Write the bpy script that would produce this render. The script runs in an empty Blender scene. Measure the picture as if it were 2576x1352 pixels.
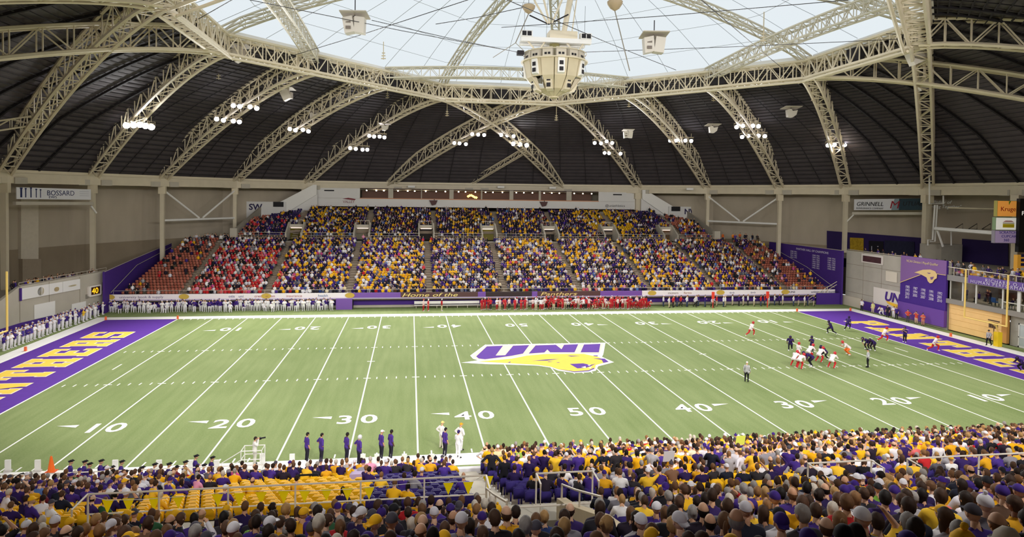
import bpy, math, random
import numpy as np
from mathutils import Vector, Matrix

rnd = random.Random(11)
rng = np.random.default_rng(11)
scene = bpy.context.scene
COL = scene.collection

# ------------------------------------------------------------------ camera
CAM = np.array([31.32626796639822, -42.115083002534334, 17.483036847638513])
YAW, PITCH, ROLL = 0.13729384829126315, -0.027596246491306677, 0.013856482093094088
FPX, PX, PY = 1586.6266284852527, 1251.064458522169, 536.3649776106151
_cy, _sy, _cp, _sp = math.cos(YAW), math.sin(YAW), math.cos(PITCH), math.sin(PITCH)
_f = np.array([_sy * _cp, _cy * _cp, _sp])
_r = np.array([_cy, -_sy, 0.0])
_u = np.cross(_r, _f)
_c, _s = math.cos(ROLL), math.sin(ROLL)
RIGHT, UP, FWD = _c * _r + _s * _u, -_s * _r + _c * _u, _f
cam_data = bpy.data.cameras.new('camera')
cam = bpy.data.objects.new('camera', cam_data)
COL.objects.link(cam)
cam.matrix_world = Matrix(((RIGHT[0], UP[0], -FWD[0], CAM[0]), (RIGHT[1], UP[1], -FWD[1], CAM[1]),
                           (RIGHT[2], UP[2], -FWD[2], CAM[2]), (0, 0, 0, 1)))
cam_data.sensor_width = 36.0
cam_data.lens = FPX / 2576 * 36.0
cam_data.shift_x = (1288 - PX) / 2576
cam_data.shift_y = (PY - 676) / 2576
cam_data.clip_start, cam_data.clip_end = 0.1, 600
scene.camera = cam

# ------------------------------------------------------------------ world, exposure
world = bpy.data.worlds.new('sky')
scene.world = world
world.use_nodes = True
_bg = world.node_tree.nodes['Background']
_bg.inputs['Color'].default_value = (0.93, 0.97, 1.0, 1)
_bg.inputs['Strength'].default_value = 1.12
scene.view_settings.view_transform = 'Standard'
scene.view_settings.look = 'None'
scene.view_settings.exposure = 0.0
scene.view_settings.gamma = 1.0
scene.view_settings.use_curve_mapping = False
STAND_W = 10000.0             # watts of each unseen lamp added to brighten the near stand
FLOOD_W = 10500.0            # watts of each floodlight bank


# ------------------------------------------------------------------ survey helpers: sight lines met with a real plane
def ray(u, v):
    return RIGHT * ((u - PX) / FPX) - UP * ((v - PY) / FPX) + FWD


def at_z(u, v, z=0.0):
    d = ray(u, v)
    return CAM + d * ((z - CAM[2]) / d[2])


def at_y(u, v, y):
    d = ray(u, v)
    return CAM + d * ((y - CAM[1]) / d[1])


def at_x(u, v, x):
    d = ray(u, v)
    return CAM + d * ((x - CAM[0]) / d[0])


def at_d(u, v, dist):
    return CAM + ray(u, v) * dist


def project(p):
    q = np.asarray(p, float) - CAM
    w = q @ FWD
    return np.stack([PX + FPX * (q @ RIGHT) / w, PY - FPX * (q @ UP) / w, w], -1)


# ------------------------------------------------------------------ colours and materials
def lin(h):
    if isinstance(h, str):
        h = [int(h[i:i + 2], 16) / 255 for i in (0, 2, 4)]
    return tuple(c / 12.92 if c <= 0.04045 else ((c + 0.055) / 1.055) ** 2.4 for c in h)


MATS = {}


def mat(hexcol, rough=0.7, metal=0.0, noise=0.0, scale=2.0, emit=0.0, stretch=None, spec=0.3, bump=0.0):
    key = (hexcol, rough, metal, noise, scale, emit, stretch, spec, bump)
    if key in MATS:
        return MATS[key]
    m = bpy.data.materials.new('paint_' + hexcol)
    m.use_nodes = True
    nt = m.node_tree
    b = nt.nodes['Principled BSDF']
    c = lin(hexcol)
    b.inputs['Base Color'].default_value = (*c, 1)
    b.inputs['Roughness'].default_value = rough
    b.inputs['Metallic'].default_value = metal
    b.inputs['Specular IOR Level'].default_value = spec
    if emit:
        b.inputs['Emission Color'].default_value = (*c, 1)
        b.inputs['Emission Strength'].default_value = emit
    if noise or bump:
        tc = nt.nodes.new('ShaderNodeTexCoord')
        mp = nt.nodes.new('ShaderNodeMapping')
        if stretch:
            mp.inputs['Scale'].default_value = stretch
        no = nt.nodes.new('ShaderNodeTexNoise')
        no.inputs['Scale'].default_value = scale
        no.inputs['Detail'].default_value = 5
        nt.links.new(tc.outputs['Object'], mp.inputs['Vector'])
        nt.links.new(mp.outputs['Vector'], no.inputs['Vector'])
        if noise:
            mx = nt.nodes.new('ShaderNodeMix')
            mx.data_type = 'RGBA'
            mx.inputs[6].default_value = (*[x * (1 - noise) for x in c], 1)
            mx.inputs[7].default_value = (*[min(1, x * (1 + noise)) for x in c], 1)
            nt.links.new(no.outputs['Fac'], mx.inputs[0])
            nt.links.new(mx.outputs[2], b.inputs['Base Color'])
        if bump:
            bp = nt.nodes.new('ShaderNodeBump')
            bp.inputs['Strength'].default_value = bump
            nt.links.new(no.outputs['Fac'], bp.inputs['Height'])
            nt.links.new(bp.outputs['Normal'], b.inputs['Normal'])
    MATS[key] = m
    return m


def attr_mat():
    m = bpy.data.materials.new('cloth_by_attribute')
    m.use_nodes = True
    nt = m.node_tree
    a = nt.nodes.new('ShaderNodeAttribute')
    a.attribute_name = 'tint'
    b = nt.nodes['Principled BSDF']
    b.inputs['Roughness'].default_value = 0.8
    b.inputs['Specular IOR Level'].default_value = 0.2
    nt.links.new(a.outputs['Color'], b.inputs['Base Color'])
    return m


TINT = attr_mat()


def glass_mat():
    m = bpy.data.materials.new('clear_pane')
    m.use_nodes = True
    nt = m.node_tree
    nt.nodes.remove(nt.nodes['Principled BSDF'])
    out = nt.nodes['Material Output']
    t = nt.nodes.new('ShaderNodeBsdfTransparent')
    t.inputs[0].default_value = (0.86, 0.9, 0.9, 1)
    g = nt.nodes.new('ShaderNodeBsdfGlossy')
    g.inputs['Roughness'].default_value = 0.03
    fr = nt.nodes.new('ShaderNodeFresnel')
    fr.inputs[0].default_value = 1.45
    mx = nt.nodes.new('ShaderNodeMixShader')
    nt.links.new(fr.outputs[0], mx.inputs[0])
    nt.links.new(t.outputs[0], mx.inputs[1])
    nt.links.new(g.outputs[0], mx.inputs[2])
    nt.links.new(mx.outputs[0], out.inputs[0])
    return m


GLASS = glass_mat()


# ------------------------------------------------------------------ mesh builder
class MB:
    def __init__(self):
        self.v, self.f, self.m = [], [], []

    def face(self, pts, mi=0):
        n = len(self.v)
        self.v += [tuple(map(float, p)) for p in pts]
        self.f.append(tuple(range(n, n + len(pts))))
        self.m.append(mi)

    def add(self, verts, faces, mi=0):
        n = len(self.v)
        self.v += [tuple(map(float, p)) for p in verts]
        self.f += [tuple(i + n for i in f) for f in faces]
        self.m += [mi] * len(faces)

    def hexa(self, b, t, mi=0):          # bottom ring, top ring of four points each
        self.add(list(b) + list(t), [(3, 2, 1, 0), (4, 5, 6, 7), (0, 1, 5, 4), (1, 2, 6, 5), (2, 3, 7, 6), (3, 0, 4, 7)], mi)

    def box(self, lo, hi, mi=0):
        x0, y0, z0 = lo
        x1, y1, z1 = hi
        self.hexa([(x0, y0, z0), (x1, y0, z0), (x1, y1, z0), (x0, y1, z0)],
                  [(x0, y0, z1), (x1, y0, z1), (x1, y1, z1), (x0, y1, z1)], mi)

    def obox(self, c, ax, ay, az, mi=0):  # centre and three half-axis vectors
        c, ax, ay, az = (np.asarray(q, float) for q in (c, ax, ay, az))
        self.hexa([c - ax - ay - az, c + ax - ay - az, c + ax + ay - az, c - ax + ay - az],
                  [c - ax - ay + az, c + ax - ay + az, c + ax + ay + az, c - ax + ay + az], mi)

    def slab(self, pts, off, mi=0):      # polygon extruded along a vector
        n = len(pts)
        o = np.asarray(off, float)
        a = [np.asarray(p, float) for p in pts]
        b = [p + o for p in a]
        fs = [tuple(range(n))[::-1], tuple(range(n, 2 * n))] + [(i, (i + 1) % n, n + (i + 1) % n, n + i) for i in range(n)]
        self.add(a + b, fs, mi)

    def tube(self, pts, r, n=6, mi=0, cap=True):
        P = [np.asarray(p, float) for p in pts]
        base = len(self.v)
        for i, p in enumerate(P):
            t = P[min(i + 1, len(P) - 1)] - P[max(i - 1, 0)]
            t = t / (np.linalg.norm(t) + 1e-9)
            a = np.cross(t, (0, 0, 1.0)) if abs(t[2]) < 0.95 else np.cross(t, (0, 1.0, 0))
            a = a / np.linalg.norm(a)
            b = np.cross(t, a)
            rr = r[i] if hasattr(r, '__len__') else r
            for k in range(n):
                an = 2 * math.pi * (k + 0.5) / n
                self.v.append(tuple(p + rr * (math.cos(an) * a + math.sin(an) * b)))
        for i in range(len(P) - 1):
            for k in range(n):
                k2 = (k + 1) % n
                self.f.append((base + i * n + k, base + i * n + k2, base + (i + 1) * n + k2, base + (i + 1) * n + k))
                self.m.append(mi)
        if cap:
            self.f += [tuple(base + k for k in range(n))[::-1], tuple(base + (len(P) - 1) * n + k for k in range(n))]
            self.m += [mi, mi]

    def lathe(self, prof, c=(0, 0, 0), n=16, mi=0):
        base = len(self.v)
        for r, z in prof:
            for k in range(n):
                a = 2 * math.pi * k / n
                self.v.append((c[0] + r * math.cos(a), c[1] + r * math.sin(a), c[2] + z))
        for i in range(len(prof) - 1):
            for k in range(n):
                k2 = (k + 1) % n
                self.f.append((base + i * n + k, base + i * n + k2, base + (i + 1) * n + k2, base + (i + 1) * n + k))
                self.m.append(mi)

    def mesh(self, name, mats, smooth=False):
        me = bpy.data.meshes.new(name)
        me.from_pydata(self.v, [], self.f)
        for m in (mats if isinstance(mats, (list, tuple)) else [mats]):
            me.materials.append(m)
        if isinstance(mats, (list, tuple)):
            me.polygons.foreach_set('material_index', self.m)
        if smooth:
            me.polygons.foreach_set('use_smooth', [True] * len(self.f))
        me.update()
        return me


def tag(o, label=None, cat=None, group=None, kind=None):
    if label:
        o['label'] = label
    if cat:
        o['category'] = cat
    if group:
        o['group'] = group
    if kind:
        o['kind'] = kind
    return o


def link(name, data, parent=None):
    o = bpy.data.objects.new(name, data)
    COL.objects.link(o)
    if parent is not None:
        o.parent = parent
    return o


def empty(name, loc, label, cat, group=None, rz=0.0, kind=None):
    o = bpy.data.objects.new(name, None)
    COL.objects.link(o)
    o.location = tuple(map(float, loc))
    o.rotation_euler = (0, 0, rz)
    o.empty_display_size = 0.2
    return tag(o, label, cat, group, kind)


def part(name, mb, mats, parent=None, smooth=False, world=True):
    """Link a builder as one mesh; geometry given in world coordinates is brought into the parent's frame."""
    if parent is not None and world and parent.type == 'EMPTY' or parent is not None and world:
        L = np.zeros(3)
        p = parent
        while p is not None:
            L += np.array(p.location)
            p = p.parent
        mb.v = [tuple(np.asarray(v) - L) for v in mb.v]
    return link(name, mb.mesh(name, mats, smooth), parent)


def text(name, body, origin, right, up, size, m, parent=None, extrude=0.0, align='LEFT', sx=1.0, shear=0.0, space=1.0, offset=0.0):
    cu = bpy.data.curves.new(name, 'FONT')
    cu.body = body
    cu.size = size
    cu.align_x = align
    cu.extrude = extrude
    cu.shear = shear
    cu.offset = offset
    cu.space_character = space
    cu.resolution_u = 3
    cu.materials.append(m)
    o = bpy.data.objects.new(name, cu)
    COL.objects.link(o)
    r = np.asarray(right, float)
    r = r / np.linalg.norm(r)
    u = np.asarray(up, float)
    u = u / np.linalg.norm(u)
    n = np.cross(r, u)
    L = np.zeros(3)
    if parent is not None:
        o.parent = parent
        p = parent
        while p is not None:
            L += np.array(p.location)
            p = p.parent
    og = np.asarray(origin, float) - L
    o.matrix_local = Matrix(((r[0] * sx, u[0], n[0], og[0]), (r[1] * sx, u[1], n[1], og[1]), (r[2] * sx, u[2], n[2], og[2]), (0, 0, 0, 1)))
    TEXTS.append((name, o, m))
    return o


TEXTS = []


def bake_texts():
    """Turn every lettering curve into a plain mesh object."""
    dg = bpy.context.evaluated_depsgraph_get()
    for name, o, m in TEXTS:
        me = bpy.data.meshes.new_from_object(o.evaluated_get(dg))
        me.name = name
        par, ml = o.parent, o.matrix_local.copy()
        cu = o.data
        bpy.data.objects.remove(o)
        bpy.data.curves.remove(cu)
        q = link(name, me, par)
        q.matrix_local = ml
        if not me.materials:
            me.materials.append(m)
    TEXTS.clear()


C0 = np.array([45.9, 24.4])       # plan centre of the dome
FY = 25.0                         # across-field middle, for the goal posts
CREAM = mat('D9CDB4', 0.5, noise=0.12, scale=0.6)
CREAM2 = mat('C9BC9F', 0.55, noise=0.15, scale=0.8)
WHITE = mat('E8E6E2', 0.6)
CONC = mat('A39C90', 0.9, noise=0.25, scale=0.35, bump=0.1)
CONC_L = mat('B9B2A4', 0.9, noise=0.15, scale=0.5, bump=0.1)
CONC_D = mat('86796A', 0.9, noise=0.2, scale=0.4)
PURPLE = mat('4A2A86', 0.7, noise=0.08, scale=0.5)
PURPLE_D = mat('2C1A52', 0.75, noise=0.1, scale=0.5)
PURPLE_L = mat('7A55A8', 0.7, noise=0.05, scale=0.5)
GOLD = mat('F4C23A', 0.6)
BLACK = mat('17151A', 0.6)
DARK = mat('2B282C', 0.8)
STEEL = mat('C9C0B2', 0.4, metal=0.3)
X3, Y3, Z3 = np.eye(3)
# ================================================================== FIELD
def turf_mat():
    m = bpy.data.materials.new('turf')
    m.use_nodes = True
    nt = m.node_tree
    b = nt.nodes['Principled BSDF']
    b.inputs['Roughness'].default_value = 0.9
    b.inputs['Specular IOR Level'].default_value = 0.15
    tc = nt.nodes.new('ShaderNodeTexCoord')
    n1 = nt.nodes.new('ShaderNodeTexNoise')
    n1.inputs['Scale'].default_value = 0.12
    n1.inputs['Detail'].default_value = 3
    mp = nt.nodes.new('ShaderNodeMapping')
    mp.inputs['Scale'].default_value = (1.4, 0.12, 1)
    n2 = nt.nodes.new('ShaderNodeTexNoise')
    n2.inputs['Scale'].default_value = 1.2
    n2.inputs['Detail'].default_value = 6
    n3 = nt.nodes.new('ShaderNodeTexNoise')
    n3.inputs['Scale'].default_value = 9
    n3.inputs['Detail'].default_value = 4
    nt.links.new(tc.outputs['Object'], n1.inputs['Vector'])
    nt.links.new(tc.outputs['Object'], mp.inputs['Vector'])
    nt.links.new(mp.outputs['Vector'], n2.inputs['Vector'])
    nt.links.new(tc.outputs['Object'], n3.inputs['Vector'])
    a1 = nt.nodes.new('ShaderNodeMath')
    a1.operation = 'ADD'
    nt.links.new(n1.outputs['Fac'], a1.inputs[0])
    nt.links.new(n2.outputs['Fac'], a1.inputs[1])
    a2 = nt.nodes.new('ShaderNodeMath')
    a2.operation = 'ADD'
    nt.links.new(a1.outputs[0], a2.inputs[0])
    nt.links.new(n3.outputs['Fac'], a2.inputs[1])
    rp = nt.nodes.new('ShaderNodeValToRGB')
    dv = nt.nodes.new('ShaderNodeMath')
    dv.operation = 'DIVIDE'
    dv.inputs[1].default_value = 3.0
    nt.links.new(a2.outputs[0], dv.inputs[0])
    nt.links.new(dv.outputs[0], rp.inputs[0])
    rp.color_ramp.elements[0].position = 0.3
    rp.color_ramp.elements[0].color = (*lin(TURF_A), 1)
    rp.color_ramp.elements[1].position = 0.7
    rp.color_ramp.elements[1].color = (*lin(TURF_B), 1)
    nt.links.new(rp.outputs[0], b.inputs['Base Color'])
    return m


TURF_A, TURF_B = '6E804A', '929E6C'
TURF = turf_mat()
YD = 0.9144
mb = MB()
mb.box((-16.6, -7.6, -0.3), (104.3, 57.0, 0.0))
floor = part('floor', mb, TURF)
tag(floor, 'green artificial turf football field with white yard lines and purple end zones', 'floor', kind='structure')
PAINT = mat('F4F3EE', 0.8, noise=0.05, scale=3)
PAINT_P = mat('5B2F9A', 0.85, noise=0.12, scale=1.5)
PAINT_G = mat('F0CE50', 0.85, noise=0.08, scale=2)
PAINT_C = mat('F6E6C4', 0.85, noise=0.05, scale=2)


def flat(pts, z):
    return [(p[0], p[1], z) for p in pts]


def rect(mbx, x0, y0, x1, y1, z):
    mbx.box((x0, y0, 0.0), (x1, y1, z))


W, L = 53.333 * YD, 100 * YD
for k in range(0, 21):
    mb = MB()
    x = k * 5 * YD
    hw = 0.07 if k in (0, 20) else 0.06
    rect(mb, x - hw, 0, x + hw, W, 0.012)
    part('yard_line', mb, PAINT, floor)
mb = MB()
rect(mb, -10 * YD - 1.83, -1.83, L + 10 * YD + 1.83, 0, 0.012)
rect(mb, -10 * YD - 1.83, W, L + 10 * YD + 1.83, W + 1.83, 0.012)
rect(mb, -10 * YD - 1.83, 0, -10 * YD, W, 0.012)
rect(mb, L + 10 * YD, 0, L + 10 * YD + 1.83, W, 0.012)
part('white_border', mb, PAINT, floor)
mb = MB()
for k in range(1, 100):
    x = k * YD
    if k % 5:
        for y in (0.1, W - 0.7, 20 * YD - 0.3, 33.333 * YD - 0.3):
            rect(mb, x - 0.05, y, x + 0.05, y + 0.6, 0.012)
    else:
        for y in (20 * YD, 33.333 * YD):
            rect(mb, x - 0.35, y - 0.06, x + 0.35, y + 0.06, 0.014)
for x in (3 * YD, 97 * YD):
    rect(mb, x - 0.06, W / 2 - 1.0, x + 0.06, W / 2 + 1.0, 0.012)
for x in (30 * YD, 70 * YD):
    rect(mb, x - 0.4, W / 2 - 0.07, x + 0.4, W / 2 + 0.07, 0.014)
tag(part('hash_mark', mb, PAINT, floor), kind='stuff')
for x0, x1 in ((-10 * YD, -0.07), (L + 0.07, L + 10 * YD)):
    mb = MB()
    rect(mb, x0, 0, x1, W, 0.011)
    part('end_zone', mb, PAINT_P, floor)
# numerals and arrows
for k, s in enumerate((10, 20, 30, 40, 50, 40, 30, 20, 10)):
    x = (k + 1) * 10 * YD
    for near in (True, False):
        sg = 1 if near else -1
        y = 7 * YD if near else W - 7 * YD
        for j, ch in enumerate(str(s)):
            ox = (-1.62 if j == 0 else 0.22) * sg
            if j == 0 and ch == '1':
                ox += 0.25 * sg
            text('field_numeral', ch, (x + ox, y, 0.016), (sg, 0, 0), (0, sg, 0), 2.55, PAINT, floor, sx=1.06, offset=0.045)
        if s != 50:
            d = -1 if k < 4 else 1
            xt = x + d * 2.0
            yt = (9 * YD - 0.45) if near else (W - 9 * YD + 0.45)
            mb = MB()
            mb.face([(xt, yt - 0.28, 0.016), (xt, yt + 0.28, 0.016), (xt + d * 1.5, yt + (0.18 if near else -0.18), 0.016)][::-1 if d > 0 else 1])
            part('field_arrow', mb, PAINT, floor)

# block letters of the end zones, as strokes in a unit cell (width 1, height 1)
GLYPH = {
    'P': [(0.0, 0.0, 0.5, 0.16), (0.1, 0, 0.4, 1), (0, 0.84, 0.85, 1), (0.62, 0.45, 0.95, 0.95), (0.3, 0.38, 0.85, 0.54)],
    'A': [(0.0, 0, 0.42, 0.16), (0.58, 0, 1, 0.16), (0.28, 0.25, 0.75, 0.4)],
    'N': [(0, 0, 0.42, 0.16), (0.08, 0, 0.34, 1), (0.66, 0, 0.92, 1), (0, 0.84, 0.34, 1), (0.58, 0.84, 1, 1)],
    'T': [(0.28, 0, 0.72, 0.16), (0.34, 0, 0.66, 1), (0, 0.8, 1, 1), (0, 0.62, 0.16, 1), (0.84, 0.62, 1, 1)],
    'H': [(0, 0, 0.44, 0.16), (0.56, 0, 1, 0.16), (0, 0.84, 0.44, 1), (0.56, 0.84, 1, 1), (0.08, 0, 0.36, 1), (0.64, 0, 0.92, 1), (0.3, 0.42, 0.7, 0.6)],
    'E': [(0.08, 0, 0.38, 1), (0, 0, 0.95, 0.17), (0, 0.83, 0.95, 1), (0.3, 0.42, 0.7, 0.58), (0.8, 0, 0.97, 0.3), (0.8, 0.7, 0.97, 1)],
    'R': [(0, 0, 0.44, 0.16), (0.1, 0, 0.38, 1), (0, 0.84, 0.85, 1), (0.62, 0.5, 0.92, 0.95), (0.3, 0.4, 0.85, 0.56), (0.62, 0, 0.92, 0.45), (0.6, 0, 1, 0.16)],
    'S': [(0.05, 0.84, 0.95, 1), (0.02, 0.5, 0.3, 0.95), (0.05, 0.42, 0.95, 0.58), (0.7, 0.05, 0.98, 0.5), (0.05, 0, 0.95, 0.16), (0, 0, 0.18, 0.28), (0.82, 0.72, 1, 1)],
}
SLANT = {'N': [[(0.08, 1), (0.36, 1), (0.92, 0), (0.64, 0)]], 'A': [[(0.08, 0), (0.32, 0), (0.62, 1), (0.38, 1)], [(0.92, 0), (0.68, 0), (0.38, 1), (0.62, 1)]]}


def end_letter(ch, org, r, u, w, h):
    org, r, u = (np.asarray(q, float) for q in (org, r, u))
    for grow, z, m, nm in ((0.16, 0.02, PAINT_C, 'letter_edge'), (0.0, 0.03, PAINT_G, 'letter_face')):
        mbx = MB()
        for i, (a, b, c, d) in enumerate(GLYPH[ch]):
            q = [(a * w - grow, b * h - grow), (c * w + grow, b * h - grow), (c * w + grow, d * h + grow), (a * w - grow, d * h + grow)]
            mbx.face([(*(org + r * s + u * t)[:2], z + i * 0.0004) for s, t in q])
        for i, poly in enumerate(SLANT.get(ch, [])):
            cx, cy = sum(p[0] for p in poly) / 4, sum(p[1] for p in poly) / 4
            q = [(s * w + math.copysign(grow, s - cx), t * h + math.copysign(grow, t - cy)) for s, t in poly]
            P = [(*(org + r * s + u * t)[:2], z + 0.004 + i * 0.0004) for s, t in q]
            nrm = np.cross(np.subtract(P[1], P[0]), np.subtract(P[2], P[0]))[2]
            mbx.face(P if nrm > 0 else P[::-1])
        part(nm, mbx, m, floor)


for i, ch in enumerate('PANTHERS'):
    p = 4.25
    y0 = W / 2 - 4 * p
    end_letter(ch, (-2.3, y0 + i * p + 0.5, 0), (0, 1, 0), (-1, 0, 0), 3.2, 4.6)
    end_letter(ch, (L + 2.3, W - y0 - i * p - 0.5, 0), (0, -1, 0), (1, 0, 0), 3.2, 4.6)

# midfield emblem, surveyed on the turf
LOGO = [
    ('emblem_edge', PAINT, 0.02, [[(205, 350), (250, 400), (330, 425), (60, 462), (500, 488), (740, 490), (1270, 510), (1480, 540), (1600, 590), (1850, 625), (2080, 615), (2190, 590), (2230, 520), (2480, 455), (2290, 370), (2310, 330), (2345, 145), (440, 178)]]),
    ('emblem_trim', PAINT_C, 0.026, [[(245, 350), (300, 400), (440, 425), (860, 375), (1380, 315), (2250, 330), (2310, 165), (460, 192)]]),
    ('emblem_lettering', PAINT_P, 0.032, [
        [(470, 205), (725, 195), (608, 350), (760, 345), (885, 195), (1140, 185), (1040, 320), (860, 355), (620, 388), (440, 410), (340, 398), (300, 365)],
        [(1240, 190), (1560, 180), (1650, 250), (1690, 180), (1915, 170), (1855, 300), (1470, 300), (1425, 255), (1380, 302), (1130, 320)],
        [(2005, 175), (2265, 165), (2240, 300), (1950, 300)]]),
    ('emblem_cat', PAINT_G, 0.032, [[(330, 445), (860, 400), (1100, 352), (1400, 325), (2000, 325), (2230, 372), (2300, 410), (2400, 450), (2290, 472), (2190, 500), (2180, 560), (2080, 592), (1850, 610), (1600, 570), (1480, 528), (1270, 498), (800, 470)]]),
    ('emblem_feature', PAINT_P, 0.038, [
        [(1780, 485), (1990, 475), (2110, 500), (2190, 480), (2110, 520), (2040, 545), (1900, 555)],
        [(2150, 395), (2330, 400), (2395, 450), (2310, 467), (2285, 420)],
        [(1180, 435), (1400, 415), (1620, 403), (1420, 432)], [(795, 460), (850, 448), (835, 466)],
        [(1740, 352), (1950, 360), (1800, 368)], [(2150, 348), (2230, 350), (2215, 364), (2160, 358)],
        [(1420, 443), (1520, 447), (1450, 453)], [(1560, 458), (1630, 458), (1600, 466)],
        [(1600, 565), (1850, 603), (2080, 585), (2160, 545), (2170, 560), (2080, 598), (1850, 613)]]),
    ('emblem_tooth', PAINT, 0.044, [[(1960, 538), (2030, 520), (2035, 552)], [(2060, 500), (2120, 497), (2085, 516)], [(2070, 545), (2130, 525), (2110, 556)]]),
]
for nm, m, z, polys in LOGO:
    mb = MB()
    for poly in polys:
        P = [at_z(1150 + a * 0.15916, 840 + b * 0.15916, 0.0) for a, b in poly]
        ar = sum(P[i][0] * P[(i + 1) % len(P)][1] - P[(i + 1) % len(P)][0] * P[i][1] for i in range(len(P)))
        if ar < 0:
            P = P[::-1]
        mb.face([(p[0], p[1], z) for p in P])
    part(nm, mb, m, floor)

# ================================================================== DOME: eave, columns, deck, trusses, skylight
HALF = [(0, 73), (19, 73), (35.9, 68.9), (47.7, 59.6), (56, 46.6), (62, 36), (67, 23.7), (69.3, 10.4)]
NODES = []
for x, y in HALF:
    NODES.append((x, y))
for x, y in HALF[::-1][:-1]:
    NODES.append((x, -y))
RIGHT_N = NODES                                     # clockwise from north (far) over the right to south
LOOP = [(x, y) for x, y in RIGHT_N] + [(0, -73)] + [(-x, y) for x, y in RIGHT_N[::-1] if x > 0]


def ze(x):                                          # the eave sits a hair higher at its north end
    return 20.13 + 0.0022 * x


def eave(x, y, dz=0.0):
    return np.array([C0[0] + x, C0[1] + y, ze(x) + dz])


# eave beam in segments, with corbels
ring = empty('trim_1', (*C0, 19.3), 'cream concrete ring beam under the edge of the dome roof', 'ring beam', kind='structure')
cb = []
for i in range(len(LOOP)):
    a, b = LOOP[i], LOOP[(i + 1) % len(LOOP)]
    A, B = eave(*a), eave(*b)
    t = (B - A) / np.linalg.norm(B - A)
    n = np.cross(t, Z3)
    n /= np.linalg.norm(n)
    mb = MB()
    mb.hexa([A - n * 0.5 - 1.75 * Z3, B - n * 0.5 - 1.75 * Z3, B + n * 0.5 - 1.75 * Z3, A + n * 0.5 - 1.75 * Z3],
            [A - n * 0.5 - 0.35 * Z3, B - n * 0.5 - 0.35 * Z3, B + n * 0.5 - 0.35 * Z3, A + n * 0.5 - 0.35 * Z3])
    part('beam_segment', mb, mat('D2C7B0', 0.55, noise=0.1, scale=0.8), ring)
    mb = MB()
    mb.hexa([A - n * 0.75 - 0.4 * Z3, B - n * 0.75 - 0.4 * Z3, B + n * 0.5 - 0.4 * Z3, A + n * 0.5 - 0.4 * Z3],
            [A - n * 0.75 + 0.05 * Z3, B - n * 0.75 + 0.05 * Z3, B + n * 0.5 + 0.05 * Z3, A + n * 0.5 + 0.05 * Z3])
    part('beam_cap', mb, CREAM, ring)
    if a[1] > -30:
        for sgn, q in ((1, A),):
            mb = MB()
            for s2 in (-1, 1):
                mb.obox(q + t * s2 * 1.75 - 1.4 * Z3 + n * 0.0, t * 0.85, n * 0.72, Z3 * 0.42)
            part('corbel', mb, CONC_L, ring)
# small bulkhead lights on the beam
for u, v in ((660, 461), (845, 470), (1035, 470), (1260, 471), (1390, 473), (1560, 475), (1735, 476), (1875, 476), (300, 449), (2480, 476)):
    p = at_z(u, v, 19.6) if False else at_y(u, v, 95.8 if 640 < u < 1700 else 84.0)
    mb = MB()
    mb.box(p - (0.75, 0.15, 0.22), p + (0.75, 0.15, 0.22))
    part('bulkhead_fixture', mb, WHITE, ring)

COLN = {}
names = {(-67, 23.7): 'slender concrete column at the south end beside the blue and white banner', (-62, 36): 'slender concrete column where the south concourse rail passes behind it',
         (-56, 46.6): 'slender concrete column rising from the southwest seats under the V brace', (-47.7, 59.6): 'concrete column beside the SW lettering',
         (-35.9, 68.9): 'concrete column between the SW wall and the press box', (35.9, 68.9): 'concrete column between the press box and the NW wall',
         (47.7, 59.6): 'concrete column beside the NW lettering', (56, 46.6): 'slender concrete column rising from the northwest seats under the V brace',
         (62, 36): 'slender concrete column before the purple mural at the north end', (67, 23.7): 'thick concrete column with white downpipes at the north end',
         (69.3, 10.4): 'pale concrete column behind the orange and white sponsor boards'}
for (x, y), lab in names.items():
    c = eave(x, y, -1.7)
    z0 = {(-67, 23.7): 4.2, (-62, 36): 4.2, (67, 23.7): 8.2, (69.3, 10.4): 8.2, (62, 36): 8.2}.get((x, y), 3.0)
    root = empty('column', (c[0], c[1], z0), lab, 'column', 'dome columns', kind='structure')
    r = 0.72 if abs(x) < 40 else {-67: 0.36, 67: 0.5, 69.3: 0.62}.get(x, 0.32)
    mb = MB()
    mb.box((c[0] - r, c[1] - r * 0.8, z0), (c[0] + r, c[1] + r * 0.8, c[2]))
    part('shaft', mb, mat('D2C7B0', 0.55, noise=0.1, scale=0.8), root)
    mb = MB()
    mb.box((c[0] - r - 0.25, c[1] - r, c[2] - 1.3), (c[0] + r + 0.25, c[1] + r, c[2] - 0.05))
    part('capital', mb, CREAM, root)
# V braces between the outer columns
for s in (-1, 1):
    A, B = eave(s * 56, 46.6, -2.2), eave(s * 47.7, 59.6, -2.2)
    mid = (A + B) / 2 - 5.3 * Z3
    side = 'southwest' if s < 0 else 'northwest'
    root = empty('column_brace', mid, f'white steel V brace between two columns at the {side} corner', 'brace', 'column braces')
    for p in (A, B):
        mb = MB()
        mb.tube([p, mid + (p - mid) * 0.05], 0.17, 6)
        part('diagonal', mb, WHITE, root)
    mb = MB()
    mb.tube([A - 5.3 * Z3, B - 5.3 * Z3], 0.2, 6)
    part('tie', mb, WHITE, root)

RZ = 33.1
OCT = [(9.6, 37), (36, 9), (36, -9), (9.6, -37), (-9.6, -37), (-36, -9), (-36, 9), (-9.6, 37)]


def prof(t):
    return 19.4 + (RZ - 19.4) * (1 - (1 - t) ** 1.5)


def rib_pt(a, b, t, dz=0.0):
    return np.array([C0[0] + a[0] + (b[0] - a[0]) * t, C0[1] + a[1] + (b[1] - a[1]) * t, prof(t) + 0.0022 * a[0] * (1 - t) + dz])


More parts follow.
